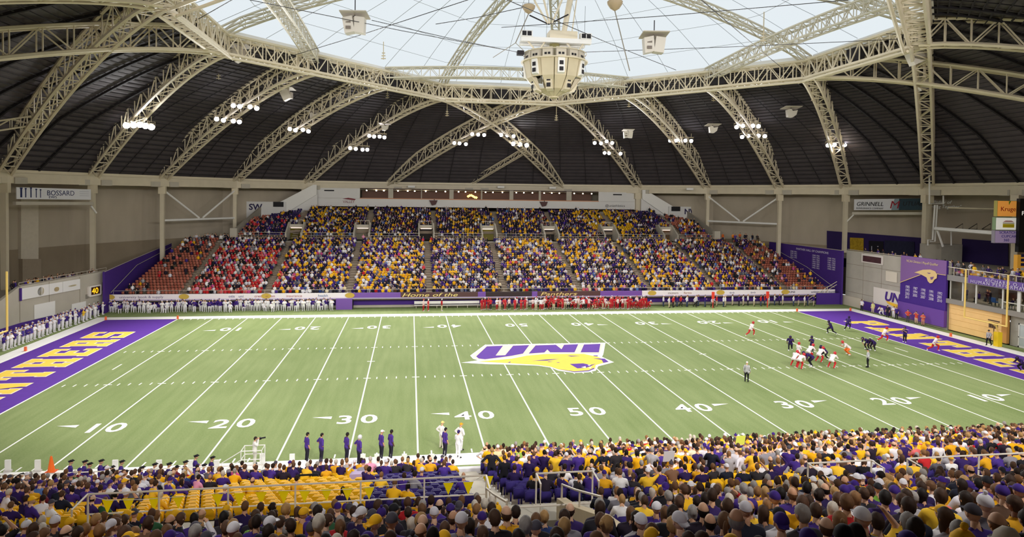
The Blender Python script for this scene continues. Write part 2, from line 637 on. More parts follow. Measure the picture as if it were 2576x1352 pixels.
def box_truss(name, pts, ups, w, d, rc, rw, label, cat, group, panels_faces=('l', 'r', 'b', 't'), m=CREAM, taper=None):
    """Four-chord lattice truss along pts (bottom centre line); every chord is a part, the lacing is one part."""
    P = [np.asarray(p, float) for p in pts]
    root = empty(name, P[0], label, cat, group)
    n = len(P)
    q = {k: [] for k in ('bl', 'br', 'tl', 'tr')}
    for i in range(n):
        t = P[min(i + 1, n - 1)] - P[max(i - 1, 0)]
        t = t / np.linalg.norm(t)
        s = np.cross(t, Z3)
        s /= np.linalg.norm(s)
        u = ups[i] if ups is not None else Z3
        dd = d if taper is None else d * taper(i / (n - 1))
        q['bl'].append(P[i] - s * w / 2)
        q['br'].append(P[i] + s * w / 2)
        q['tl'].append(P[i] - s * w / 2 + u * dd)
        q['tr'].append(P[i] + s * w / 2 + u * dd)
    for k, nm in (('bl', 'bottom_chord'), ('br', 'bottom_chord'), ('tl', 'top_chord'), ('tr', 'top_chord')):
        mb = MB()
        mb.tube(q[k], rc, 5)
        part(nm, mb, m, root)
    mb = MB()
    for fa, fb in (('bl', 'tl'), ('br', 'tr'), ('bl', 'br'), ('tl', 'tr')):
        for i in range(n - 1):
            a, b = (fa, fb) if i % 2 == 0 else (fb, fa)
            mb.tube([q[a][i], q[b][i + 1]], rw, 4, cap=False)
        for i in range(0, n):
            mb.tube([q[fa][i], q[fb][i]], rw * 0.9, 4, cap=False)
    tag(part('lattice_web', mb, m, root), kind='stuff')
    return root, q


RIB_D = 2.5
RIBS = []
DN = {1: (27.2, 18.33), 2: (18.4, 27.67)}
RIBDEF = [  # foot, head, label, photo?
    ((-62, 36), (-36, 9), 'arched lattice roof truss carrying the starburst floodlight bank at the southwest'),
    ((-67, 23.7), (-36, -9), 'largest lattice roof truss sweeping up from the south end column'),
    ((-67, -23.7), (-36, 9), 'lattice roof truss crossing behind the largest south truss from the picture edge'),
    ((-56, 46.6), (-27.2, 18.33), 'arched lattice roof truss with two stepped floodlight rows at the southwest'),
    ((-47.7, 59.6), (-18.4, 27.67), 'arched lattice roof truss landing beside the SW lettering'),
    ((-35.9, 68.9), (-9.6, 37), 'arched lattice roof truss landing at the south edge of the press box'),
    ((-19, 73), (9.6, 37), 'lattice roof truss crossing in an X, landing over the south press box windows'),
    ((19, 73), (-9.6, 37), 'lattice roof truss crossing in an X, landing over the north press box windows'),
    ((35.9, 68.9), (9.6, 37), 'arched lattice roof truss landing at the north edge of the press box'),
    ((47.7, 59.6), (18.4, 27.67), 'arched lattice roof truss landing beside the NW lettering'),
    ((56, 46.6), (27.2, 18.33), 'arched lattice roof truss with two stacked floodlight rows at the northwest'),
    ((62, 36), (36, 9), 'arched lattice roof truss landing beside the black and white banner at the northwest'),
    ((67, 23.7), (36, -9), 'tall near-vertical lattice roof truss at the north end'),
    ((67, -23.7), (36, 9), 'lattice roof truss running out behind the tall north truss, lower of two'),
    ((62, -36), (36, -9), 'lattice roof truss running out behind the tall north truss, upper of two'),
    ((-62, -36), (-36, -9), 'lattice roof truss along the top edge over the south seats'),
]
for foot, head, lab in RIBDEF:
    N = 18
    pts = [rib_pt(foot, head, k / N) for k in range(N + 1)]
    r, q = box_truss('roof_truss', pts, None, 1.5, RIB_D, 0.21, 0.085, lab, 'roof truss', 'arched roof trusses',
                     taper=lambda t: 0.35 + 0.65 * min(1, t * 5))
    RIBS.append((foot, head))
# short bracing trusses from the mid feet
for a, b, lab in (((-1, 73), (8.5, 60.4), 'short bracing truss rising from the press box to the X of trusses'), ((-71, 2), (-58.6, 14.8), 'short bracing truss at the south picture edge')):
    A = np.array([*(C0 + a), 20.0])
    f, h = ((19, 73), (-9.6, 37)) if b[0] > 0 else ((-67, 23.7), (-36, -9))
    t = 0.35 if b[0] > 0 else 0.27
    B = rib_pt(f, h, t, 0.6)
    pts = [A + (B - A) * k / 8 for k in range(9)]
    box_truss('bracing_truss', pts, None, 0.7, 1.1, 0.11, 0.05, lab, 'roof truss', 'bracing trusses')

# compression ring
for i in range(8):
    a, b = OCT[i], OCT[(i + 1) % 8]
    A, B = np.array([*(C0 + a), RZ]), np.array([*(C0 + b), RZ])
    n = 24 if np.linalg.norm(B - A) > 25 else 12
    pts = [A + (B - A) * k / n for k in range(n + 1)]
    labs = ['ring truss edging the skylight on the northwest diagonal', 'ring truss edging the skylight on the north short side', 'ring truss edging the skylight on the northeast diagonal', 'ring truss edging the skylight on the east side overhead',
            'ring truss edging the skylight on the southeast diagonal', 'ring truss edging the skylight on the south short side', 'ring truss edging the skylight on the southwest diagonal', 'ring truss edging the skylight over the middle of the west stand']
    r, q = box_truss('ring_truss', pts, None, 1.7, 2.2, 0.2, 0.08, 'cream ' + labs[i], 'ring truss', 'skylight ring trusses')
    t = (B - A) / np.linalg.norm(B - A)
    nrm = np.cross(t, Z3)
    if np.dot(nrm[:2], (A[:2] + B[:2]) / 2 - C0) < 0:
        nrm = -nrm
    mb = MB()
    mb.hexa([A + nrm * 0.6 + 2.3 * Z3, B + nrm * 0.6 + 2.3 * Z3, B + nrm * 1.2 + 2.3 * Z3, A + nrm * 1.2 + 2.3 * Z3],
            [A + nrm * 0.6 + 3.1 * Z3, B + nrm * 0.6 + 3.1 * Z3, B + nrm * 1.2 + 3.1 * Z3, A + nrm * 1.2 + 3.1 * Z3])
    part('curb', mb, WHITE, r)
    mb = MB()
    ins = nrm * -1.3 - 0.55 * Z3
    mb.tube([A + ins, B + ins], 0.16, 6)
    part('hanger_pipe', mb, CREAM, r)
    if i in (0, 1, 6, 7):
        for tt in ((0.36, 0.70) if n == 24 else (0.5,)):
            p = A + (B - A) * tt + 1.1 * Z3
            mb = MB()
            mb.obox(p - nrm * 0.2, t * 1.0, nrm * 0.4, Z3 * 0.75)
            part('air_duct', mb, DARK, r)

# roof deck, facet by facet, with purlins
DECK = mat('575155', 0.75, noise=0.3, scale=0.8, stretch=(1, 1, 1))
PURL = mat('2A272B', 0.8)
ceil = empty('ceiling', (*C0, 20.0), 'dark metal roof deck of the dome with black purlins', 'ceiling', kind='structure')


def oct_hit(dx, dy):
    best = None
    for i in range(8):
        (x1, y1), (x2, y2) = OCT[i], OCT[(i + 1) % 8]
        den = dx * (y2 - y1) - dy * (x2 - x1)
        if abs(den) < 1e-9:
            continue
        s = (x1 * (y2 - y1) - y1 * (x2 - x1)) / den
        k = (x1 * dy - y1 * dx) / den
        if s > 0 and -1e-6 <= k <= 1 + 1e-6:
            best = s if best is None else min(best, s)
    return best * dx, best * dy


SUB = []
for i in range(len(LOOP)):
    a, b = LOOP[i], LOOP[(i + 1) % len(LOOP)]
    for k in range(3):
        SUB.append((a[0] + (b[0] - a[0]) * k / 3, a[1] + (b[1] - a[1]) * k / 3))
NT = 20
grid = []
for (x, y) in SUB:
    ox, oy = oct_hit(x, y)
    row = []
    for j in range(NT + 1):
        t = j / NT
        row.append(np.array([C0[0] + x + (ox * 1.02 - x) * t, C0[1] + y + (oy * 1.02 - y) * t, prof(t) + 0.0022 * x * (1 - t) + 0.75 + (RIB_D - 0.6) * min(1, t * 4 + 0.02)]))
    grid.append(row)
NS = len(SUB)
for i0 in range(0, NS, 3):
    mb = MB()
    for k in range(3):
        g0, g1 = grid[(i0 + k) % NS], grid[(i0 + k + 1) % NS]
        for j in range(NT):
            mb.face([g0[j], g1[j], g1[j + 1], g0[j + 1]])
    part('deck_panel', mb, DECK, ceil)
    mb = MB()
    for k in range(3):
        g0, g1 = grid[(i0 + k) % NS], grid[(i0 + k + 1) % NS]
        for j in range(NT):
            for h in (0.0, 0.5):
                a = g0[j] + (g0[j + 1] - g0[j]) * h - 0.28 * Z3
                b = g1[j] + (g1[j + 1] - g1[j]) * h - 0.28 * Z3
                mb.tube([a, b], 0.05 if abs(SUB[i0][1]) < 22 else 0.09, 4, cap=False)
        if k % 1 == 0:
            for j in range(NT):
                mb.tube([g0[j] - 0.3 * Z3, g0[j + 1] - 0.3 * Z3], 0.2 if abs(SUB[(i0 + k) % NS][1]) < 30 else 0.06, 4, cap=False)
    tag(part('purlin', mb, PURL, ceil), kind='stuff')


# skylight fabric
def fabric_mat():
    m = bpy.data.materials.new('translucent_fabric')
    m.use_nodes = True
    nt = m.node_tree
    nt.nodes.remove(nt.nodes['Principled BSDF'])
    t = nt.nodes.new('ShaderNodeBsdfTranslucent')
    t.inputs[0].default_value = (0.76, 0.79, 0.8, 1)
    nt.links.new(t.outputs[0], nt.nodes['Material Output'].inputs[0])
    return m


FAB = fabric_mat()


def rho(x, y):
    r = math.hypot(x, y)
    if r < 1e-6:
        return 0.0
    ox, oy = oct_hit(x, y)
    return r / math.hypot(ox, oy)


def zfab(p):
    return RZ + 3.1 + 9.5 * (1 - min(1, p) ** 1.7)


sky = empty('skylight', (*C0, 36), 'white translucent fabric skylight at the top of the dome', 'skylight', kind='structure')
NA, NR = 64, 14
ang = [2 * math.pi * k / NA for k in range(NA)]
for k0 in range(0, NA, 8):
    mb = MB()
    for k in range(k0, k0 + 8):
        for j in range(NR):
            q = []
            for kk, jj in ((k, j), (k, j + 1), (k + 1, j + 1), (k + 1, j)):
                ox, oy = oct_hit(math.cos(ang[kk % NA]), math.sin(ang[kk % NA]))
                p = jj / NR
                q.append((C0[0] + ox * p * 1.035, C0[1] + oy * p * 1.035, zfab(p)))
            mb.face(q if j else q[1:])
    part('fabric_panel', mb, FAB, sky)
mb = MB()
for k in range(0, NA, 2):
    ox, oy = oct_hit(math.cos(ang[k]), math.sin(ang[k]))
    mb.tube([(C0[0] + ox * p, C0[1] + oy * p, zfab(p) - 0.12) for p in np.linspace(0.12, 1, 8)], 0.03, 3, cap=False)
for p in (0.3, 0.45, 0.6, 0.75, 0.88):
    mb.tube([(C0[0] + oct_hit(math.cos(a), math.sin(a))[0] * p, C0[1] + oct_hit(math.cos(a), math.sin(a))[1] * p, zfab(p) - 0.12) for a in ang + ang[:1]], 0.025, 3, cap=False)
tag(part('seam_cable', mb, mat('8E9296', 0.5), sky), kind='stuff')


# arches over the skylight
def arch(a, b, rise, lab, w=1.3, d=1.5, base=RZ + 1.9, n=28, rc=0.13, p=0.8):
    pts = [np.array([C0[0] + a[0] + (b[0] - a[0]) * t, C0[1] + a[1] + (b[1] - a[1]) * t, base + rise * math.sin(math.pi * t) ** p]) for t in np.linspace(0, 1, n + 1)]
    box_truss('skylight_arch', pts, None, w, d, rc, 0.055, lab, 'skylight arch', 'skylight arches', m=mat('CFC8B6', 0.5))


arch((-9.6, 37), (9.6, -37), 7.4, 'tall curved lattice arch rising over the skylight south of the hanging cluster', w=1.0, d=0.9)
arch((9.6, 37), (-9.6, -37), 7.4, 'curved lattice arch rising behind the hanging loudspeaker cluster', w=1.0, d=0.9)
arch((36, 9), (-36, -9), 6.6, 'curved lattice arch spreading from the north corner of the skylight', w=1.0, d=0.9)
arch((-36, 9), (36, -9), 6.6, 'thin curved lattice arch at the south corner of the skylight', w=1.0, d=0.9)
arch((27.2, 18.33), (27.2, -18.33), 0.5, 'straight lattice truss crossing the north part of the skylight', base=RZ + 1.3, p=1)
arch((-27.2, 18.33), (-27.2, -18.33), 0.5, 'straight lattice truss crossing the south part of the skylight', base=RZ + 1.3, p=1)
arch((-18.4, 27.67), (18.4, 27.67), 0.7, 'straight white lattice truss across the far part of the skylight', base=RZ + 1.3, p=1)
# cables across the opening
CAB = mat('2E2D30', 0.5)
cables = [((348, 129), (583, 0)), ((630, 0), (1300, 131)), ((716, 146), (1176, 0)), ((944, 53), (1320, 135)), ((1276, 68), (2134, 0)), ((1276, 0), (1695, 174)),
          ((1478, 131), (2371, 93)), ((1765, 0), (2003, 200)), ((2236, 85), (2576, 100)), ((1100, 60), (1310, 20))]
cnt = ['crossing the southwest truss top', 'running over the south skylight half', 'passing the south loudspeaker pair', 'below the south loudspeaker pair', 'nearly level over the top of the cluster',
       'sloping down beside the north loudspeaker pair', 'running level to the tall north truss', 'dropping over the north arch', 'at the tall north truss top', 'near the south light bowl']
for (a, b), c in zip(cables, cnt):
    A, B = at_z(*a, 34.3), at_z(*b, 34.3)
    A, B = A + (A - B) * 0.02, B + (B - A) * 0.02
    mid = (A + B) / 2 - 0.12 * Z3
    mb = MB()
    mb.tube([A, mid, B], 0.036, 4)
    o = part('cable', mb, CAB)
    tag(o, f'thin dark steel cable {c}', 'cable', 'skylight cables')
# ================================================================== WEST STAND (far side)
AISLES = [-1.7, 10.1, 22.2, 34.4, 46.3, 58.4, 70.2, 82.1, 94.0]
UAISLES = [10.3, 23.4, 36.0, 48.6, 60.0, 72.4, 85.4]
VOMS = [10.2, 22.4, 34.4, 46.4, 58.6, 70.6, 82.8]
WROWS = []            # (y front edge, z floor, x0, x1, tier)
for i in range(23):
    f = i / 22
    WROWS.append((55.4 + 0.87 * i, 1.9 + 0.30 * i, -10.3 + 2.6 * f, 102.0 - 1.6 * f, 0))
for j in range(16):
    f = j / 15
    zz = 9.2 + 0.305 * j
    WROWS.append((77.2 + 0.87 * j, zz, max(0.3 + 1.4 * f, (zz - 11.55) / 0.2 - 1), min(91.6 + 0.3 * f, 88.75 + (12.85 - zz) / 0.246), 1))
terr = empty('terrace', (46, 55.4, 0), 'stepped concrete terraces of the west stand', 'terrace', kind='structure')
mb = MB()
for (y, z, x0, x1, t) in WROWS:
    cut = [x0, x1] if (t == 0 or y > 80.3) else [x0] + [q for v in VOMS if v - 1.3 > x0 for q in (v - 1.3, v + 1.3)] + [x1]
    for ca, cb in zip(cut[::2], cut[1::2]):
        mb.box((ca, y, z - 0.5 if t else max(0.3, z - 0.6)), (cb, y + 0.9, z))
part('lower_steps', mb, CONC_D, terr)
mb = MB()
mb.box((-8, 75.3, 8.2), (100.5, 77.3, 8.75))
part('cross_walk', mb, CONC, terr)
mb = MB()
xs = [0.3] + [q for v in VOMS for q in (v - 1.25, v + 1.25)] + [91.6]
for a, b in zip(xs[::2], xs[1::2]):
    mb.box((a, 76.95, 8.7), (b, 77.25, 9.3))
part('upper_tier_front', mb, CONC_D, terr)
mb = MB()
for k, x in enumerate(AISLES):
    for (y, z, x0, x1, t) in WROWS[:23]:
        if x0 < x < x1:
            mb.box((x - 0.45, y + 0.02, z), (x + 0.45, y + 0.42, z + 0.15))
for x in UAISLES:
    for (y, z, x0, x1, t) in WROWS[23:]:
        mb.box((x - 0.5, y + 0.02, z), (x + 0.5, y + 0.42, z + 0.14))
tag(part('aisle_step', mb, CONC_D, terr), kind='stuff')
# crosswalk rail
rail = empty('guard_rail', (46, 77.2, 8.75), 'thin steel guard rail along the cross walk of the west stand', 'railing')
mb = MB()
for a, b in zip(xs[::2], xs[1::2]):
    for h in (9.75, 10.2):
        mb.tube([(a, 77.0, h), (b, 77.0, h)], 0.035, 4)
    for x in np.arange(a, b, 1.9):
        mb.tube([(x, 77.0, 9.3), (x, 77.0, 10.2)], 0.03, 4)
part('rail_pipe', mb, STEEL, rail)
# vomitory portals
LIT = mat('FFE0D0', 0.6, emit=1.3)
for k, x in enumerate(VOMS):
    od = ['first', 'second', 'third', 'fourth', 'fifth', 'sixth', 'seventh'][k]
    r = empty('entry_portal', (x, 78, 8.75), f'{od} lit entry portal from the SW sign in the west stand', 'portal', 'west stand entry portals')
    for s in (-1, 1):
        mb = MB()
        xx = x + s * 1.4
        mb.slab([(xx - 0.14, 77.2, 8.75), (xx - 0.14, 81.6, 8.75), (xx - 0.14, 81.6, 12.0), (xx - 0.14, 80.4, 12.0), (xx - 0.14, 77.2, 10.1)], (0.28, 0, 0))
        part('side_wall', mb, CONC_L, r)
    mb = MB()
    mb.box((x - 1.3, 80.4, 10.9), (x + 1.3, 80.7, 11.6))
    part('lintel', mb, CONC_L, r)
    mb = MB()
    mb.box((x - 1.05, 80.3, 10.84), (x + 1.05, 80.42, 10.95))
    part('light_strip', mb, LIT, r)
    mb = MB()
    for q in np.linspace(-1.2, 1.2, 4):
        mb.tube([(x + q, 80.5, 11.6), (x + q, 80.5, 12.4)], 0.03, 4)
    mb.tube([(x - 1.2, 80.5, 12.4), (x + 1.2, 80.5, 12.4)], 0.035, 4)
    part('parapet_rail', mb, STEEL, r)
    mb = MB()
    mb.box((x - 1.25, 81.0, 8.7), (x + 1.25, 81.1, 10.9))
    part('passage_wall', mb, mat(['6E6420', '8A8472', '35302E', '8A8140', '35302E', '4A4440', '6B5138'][k], 0.8), r)

# front banner, shade gap and purple wall under the stand
def xat(u, y=55.0):
    return at_y(u, 745, y)[0]


ban = empty('fascia_banner', (46, 55.0, 1.7), 'long sponsor banner along the front of the west stand with gold lettering', 'banner')
BAN_W = mat('EEE6EA', 0.6)
segs = [(-11.2, xat(880), BAN_W, 'white_panel'), (xat(880), xat(1008), PURPLE_L, 'purple_panel'), (xat(1008), xat(1202), mat('5B4140', 0.7), 'lettered_panel'), (xat(1202), xat(1222), PURPLE_L, 'purple_panel'),
        (xat(1222), xat(1338), mat('3A2F30', 0.7), 'dark_panel'), (xat(1338), xat(1352), PURPLE_L, 'purple_panel'), (xat(1352), xat(1510), mat('5B4140', 0.7), 'lettered_panel'), (xat(1510), xat(1615), PURPLE_L, 'purple_panel'), (xat(1615), 102.4, BAN_W, 'white_panel')]
for a, b, m, nm in segs:
    mb = MB()
    mb.box((a + 0.01, 55.0, 1.72), (b - 0.01, 55.15, 2.46))
    part(nm, mb, m, ban)
mb = MB()
mb.box((-11.2, 54.9, 1.55), (102.4, 55.4, 1.72))
part('banner_sill', mb, mat('B7A9C6', 0.6), ban)
mb = MB()
mb.tube([(-11, 55.3, 2.95), (102, 55.3, 2.95)], 0.03, 4)
for x in np.arange(-11, 102, 3.0):
    mb.tube([(x, 55.3, 2.4), (x, 55.3, 2.95)], 0.025, 4)
part('top_rail', mb, STEEL, ban)
GOLDL = mat('F3DC8A', 0.6)
text('lettering', 'Home of the', (xat(1010), 54.97, 1.8), X3, Z3, 0.82, GOLDL, ban, 0.01, sx=2.0, shear=0.3)
text('lettering', 'Panthers', (xat(1358), 54.97, 1.8), X3, Z3, 0.82, GOLDL, ban, 0.01, sx=2.05, shear=0.3)
for u in (276, 463, 670, 880, 1640, 1812, 1975):
    mb = MB()
    x = xat(u)
    mb.lathe([(0.01, -0.02), (0.7, 0), (0.72, 0.02)], n=14)
    mb.v = [(x + p[0] * 1.0, 54.95 - p[2], 2.1 + p[1] * 0.55) for p in mb.v]
    part('crest_oval', mb, mat('C9A94A', 0.6), ban)
for u, s, c in ((300, 'UNIVERSITY BOOK & SUPPLY', '8A7F9A'), (575, 'OTIS   uni', '4A4A86'), (640, 'credit union', 'A04050'), (720, 'insurance', 'B06A6A'), (800, 'health', '4A6AA0'),
                (1680, 'motors', '7A6A5A'), (1720, 'farms', 'A06A3A'), (1835, 'FORD', '34386A'), (1888, 'FORD', '34386A'), (1985, 'UNI', '241C46'), (2040, 'University of Northern Iowa', '241C46')):
    if s in ('FORD', 'UNI', 'University of Northern Iowa'):
        pass
    text('sponsor_text', s if s in ('UNI',) else ' ' * 0 + {'FORD': 'o-o'}.get(s, s.lower()), (xat(u), 54.97, 1.92), X3, Z3, 0.5, mat(c, 0.6), ban, 0.008, sx=1.2)
wall_w = empty('wall_west', (46, 56.6, 0), 'purple padded wall under the overhang of the west stand', 'wall', kind='structure')
mb = MB()
mb.box((-11.6, 56.5, 0), (103.2, 56.9, 1.9))
part('pad', mb, PURPLE, wall_w)
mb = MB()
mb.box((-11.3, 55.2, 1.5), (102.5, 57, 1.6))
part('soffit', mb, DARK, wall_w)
mb = MB()
mb.box((-11.5, 56.2, 0), (103, 56.5, 0.35))
part('curb', mb, CONC_L, wall_w)

# purple end walls of the stand
for s, X, lab in ((-1, -11.4, 'purple wall sloping up beside the southwest end of the stand'), (1, 103.0, 'purple wall with white honour-roll lettering beside the northwest end of the stand')):
    name = 'wall_southwest' if s < 0 else 'wall_northwest'
    r = empty(name, (X, 55, 0), lab, 'wall', kind='structure')
    mb = MB()
    if s < 0:
        mb.slab([(X, 53.6, 0), (X, 80.5, 0), (X, 80.5, 8.2), (X, 62.3, 6.7), (X, 53.6, 5.9)], (-0.3, 0, 0))
    else:
        mb.slab([(X, 54.3, 0), (X, 76, 0), (X, 76, 8.95), (X, 54.3, 9.05)], (0.3, 0, 0))
    part('wall_face', mb, mat('45287E', 0.7, noise=0.1, scale=0.5), r)
    mb = MB()
    if s < 0:
        pts = [(X + 0.15, 55.1, 2.75), (X + 0.15, 63.8, 5.75), (X + 0.15, 79.9, 7.6)]
    else:
        pts = [(X - 0.15, 55.8, 2.65), (X - 0.15, 63.5, 5.3), (X - 0.15, 73, 7.5)]
    mb.tube(pts, 0.045, 5)
    part('hand_rail', mb, STEEL, r)
    mb = MB()
    e = [(X + 0.0, 53.6, 5.95), (X, 62.3, 6.75), (X, 80.5, 8.25)] if s < 0 else [(X, 54.3, 9.1), (X, 76, 9.0)]
    mb.tube(e, 0.06, 5)
    part('coping', mb, STEEL, r)
    if s > 0:
        WL = mat('D8CFE4', 0.6)
        text('heading', 'PANTHER HALL OF CHAMPIONS', (X - 0.03, 67.0, 8.15), (0, -1, 0), Z3, 0.55, WL, r, 0.005, sx=1.15)
        for (y, z, n) in ((68.8, 7.6, 4), (62.2, 7.45, 7), (58.0, 7.35, 6)):
            for q in range(n):
                mbq = text('honour_row', ['1940 1941', '1949 1952', '1961 1962', '1964 1975', '1978 1985', '1990 1991', '1992 1993'][q], (X - 0.03, y, z - q * 0.37), (0, -1, 0), Z3, 0.38, WL, r, 0.005, sx=1.3)

# ------------------------------------------------------------------ press box and SW / NW panels
pb = empty('press_box', (47, 93.6, 14.8), 'white press box with a strip of dark windows above the west stand', 'press box')
WP = mat('DAD8D6', 0.65, noise=0.05, scale=0.5)
mb = MB()
mb.box((11.5, 93.4, 14.8), (82.6, 93.7, 16.5))
part('lower_panel', mb, WP, pb)
for a, b in ((11.5, 20.8), (72.7, 82.6)):
    mb = MB()
    mb.box((a, 93.45, 16.53), (b, 93.7, 18.6))
    part('blank_panel', mb, WP, pb)
WX = [20.85, 26.7, 27.7, 33.6, 33.75, 39.65, 40.5, 46.45, 46.7, 52.7, 53.5, 59.2, 59.6, 65.4, 66.5, 72.6]
mb = MB()
mb.box((20.8, 93.7, 16.4), (72.7, 99, 16.5))
part('room_floor', mb, mat('5A4A44', 0.8), pb)
mb = MB()
mb.box((20.8, 99, 16.4), (72.7, 99.2, 19))
part('room_wall', mb, mat('7A5A50', 0.8), pb)
mb = MB()
mb.box((20.8, 93.7, 18.5), (72.7, 99, 18.7))
part('room_ceiling', mb, mat('4A3A38', 0.8), pb)
mb = MB()
mb.box((20.8, 93.3, 16.45), (72.7, 93.75, 16.62))
part('window_sill', mb, mat('C98F6A', 0.5), pb)
for i in range(0, 16, 2):
    mb = MB()
    mb.face([(WX[i], 93.55, 16.6), (WX[i + 1], 93.55, 16.6), (WX[i + 1], 93.55, 18.5), (WX[i], 93.55, 18.5)])
    part('pane', mb, GLASS, pb)
for i in list(range(1, 15, 2)):
    mb = MB()
    mb.box((WX[i] - 0.02, 93.4, 16.6), (WX[i + 1] + 0.02, 93.7, 18.6))
    part('mullion', mb, CONC_L, pb)
BULB = mat('FFE9D0', 0.5, emit=25)
BULB2 = mat('FFC860', 0.5, emit=5)
for i in range(0, 16, 2):
    for fr in (0.2, 0.5, 0.82):
        x = WX[i] + (WX[i + 1] - WX[i]) * (fr + rnd.uniform(-0.06, 0.06))
        mb = MB()
        mb.lathe([(0.02, 0.18), (0.13, 0.1), (0.15, 0), (0.02, -0.06)], (x, 96 + rnd.uniform(-1, 1), 18.15), 8)
        part('ceiling_lamp', mb, BULB, pb)
for q in range(6):
    mb = MB()
    mb.lathe([(0.02, 0.3), (0.25, 0.12), (0.28, 0), (0.02, -0.25)], (44.0 + q * 0.36, 97, 17.2 + 0.25 * math.sin(q)), 8)
    part('pendant_lamp', mb, BULB2, pb)
text('press_text', '@uniathletics', (74.2, 93.38, 15.35), X3, Z3, 0.75, BLACK, pb, 0.005, sx=1.1)
text('press_text', 'VALLEY', (17.3, 93.38, 15.5), X3, Z3, 0.85, mat('7A2A34', 0.6), pb, 0.005, sx=0.85)
mb = MB()
mb.slab([(17.2, 93.38, 16.35), (19.7, 93.38, 16.1), (20.0, 93.38, 16.35), (18.4, 93.38, 16.6)], (0, -0.02, 0))
part('press_emblem', mb, mat('7A2A34', 0.6), pb)
for a, b in ((13.5, 15.5), (76, 78)):
    mb = MB()
    mb.box((a, 93.35, 17.95), (b, 93.45, 18.2))
    part('vent', mb, BLACK, pb)
for x in (36.2, 60.2):
    r = empty('roof_camera', (x, 92.8, 15.8), 'dark loudspeaker bracket hanging under the press box at ' + ('its south part' if x < 50 else 'its north part'), 'speaker')
    mb = MB()
    mb.slab([(x - 0.9, 92.9, 16.3), (x + 0.9, 92.9, 16.3), (x + 0.5, 92.9, 15.4), (x - 0.3, 92.9, 15.2)], (0, 0.4, 0))
    part('housing', mb, mat('5A4040', 0.7), r)
    mb = MB()
    mb.tube([(x + 0.2, 93.2, 16.3), (x + 0.2, 93.4, 16.6)], 0.08, 5)
    part('bracket', mb, BLACK, r)
for s, lab in ((-1, 'SW'), (1, 'NW')):
    nm = 'trim_2' if s < 0 else 'trim_3'
    r = empty(nm, (46 + s * 43, 91, 13), f'white angled wall panels with {lab} lettering beside the press box', 'wall panel', kind='structure')
    def mx(x):
        return x if s < 0 else 94.3 - x
    def poly(name, P, m=WP, off=0.25):
        mbx = MB()
        mbx.slab([(mx(a), b, c) for a, b, c in P], (0, off, 0))
        return part(name, mbx, m, r)
    poly('lettered_panel', [(-2.4, 91.2, 15.6), (6.2, 91.2, 15.6), (6.2, 91.2, 13.6), (-0.4, 91.2, 12.2), (-2.4, 91.2, 10.5)])
    poly('diagonal_panel', [(5.0, 91.6, 15.6), (11.5, 91.6, 19.2), (12.2, 91.6, 19.2), (12.2, 91.6, 17.2), (6.6, 91.6, 13.6), (5.0, 91.6, 13.6)], WHITE)
    poly('infill_panel', [(6.0, 92.0, 13.2), (12.3, 92.0, 17.3), (12.3, 92.0, 13.2)], WP)
    text('lettering', lab, ((-1.0 if s < 0 else 91.7), 91.1, 13.95), X3, Z3, 1.7, mat('2A2350', 0.6), r, 0.02, sx=1.0, offset=0.035)
    mb = MB()
    c = 4.75 if s < 0 else 89.7
    mb.box((c - 1.0, 91.0, 14.6), (c + 1.0, 91.15, 15.6))
    part('scoreboard', mb, BLACK, r)

# side parapets that end the upper tier
for s in (-1, 1):
    r = empty('parapet', ((0.0 if s < 0 else 92.2), 78, 8.7), 'stepped concrete parapet ending the upper tier by the ' + ('SW sign' if s < 0 else 'NW sign'), 'parapet', kind='structure')
    x = -0.1 if s < 0 else 92.1
    dx = 1.5 if s < 0 else 0.3
    mb = MB()
    mb.slab([(x, 77.2, 8.2), (x + dx, 91.5, 8.2), (x + dx, 91.5, 14.6), (x, 77.2, 10.6)], (s * 0.35, 0, 0))
    part('wall_face', mb, CONC, r)
    mb = MB()
    mb.box((x - 0.6, 76.4, 8.0), (x + 0.6, 77.3, 11.0))
    part('end_post', mb, CONC_L, r)

# ------------------------------------------------------------------ perimeter wall of the building
def offs(p, d):
    v = np.array(p, float)
    return v * (1 + d / np.linalg.norm(v))


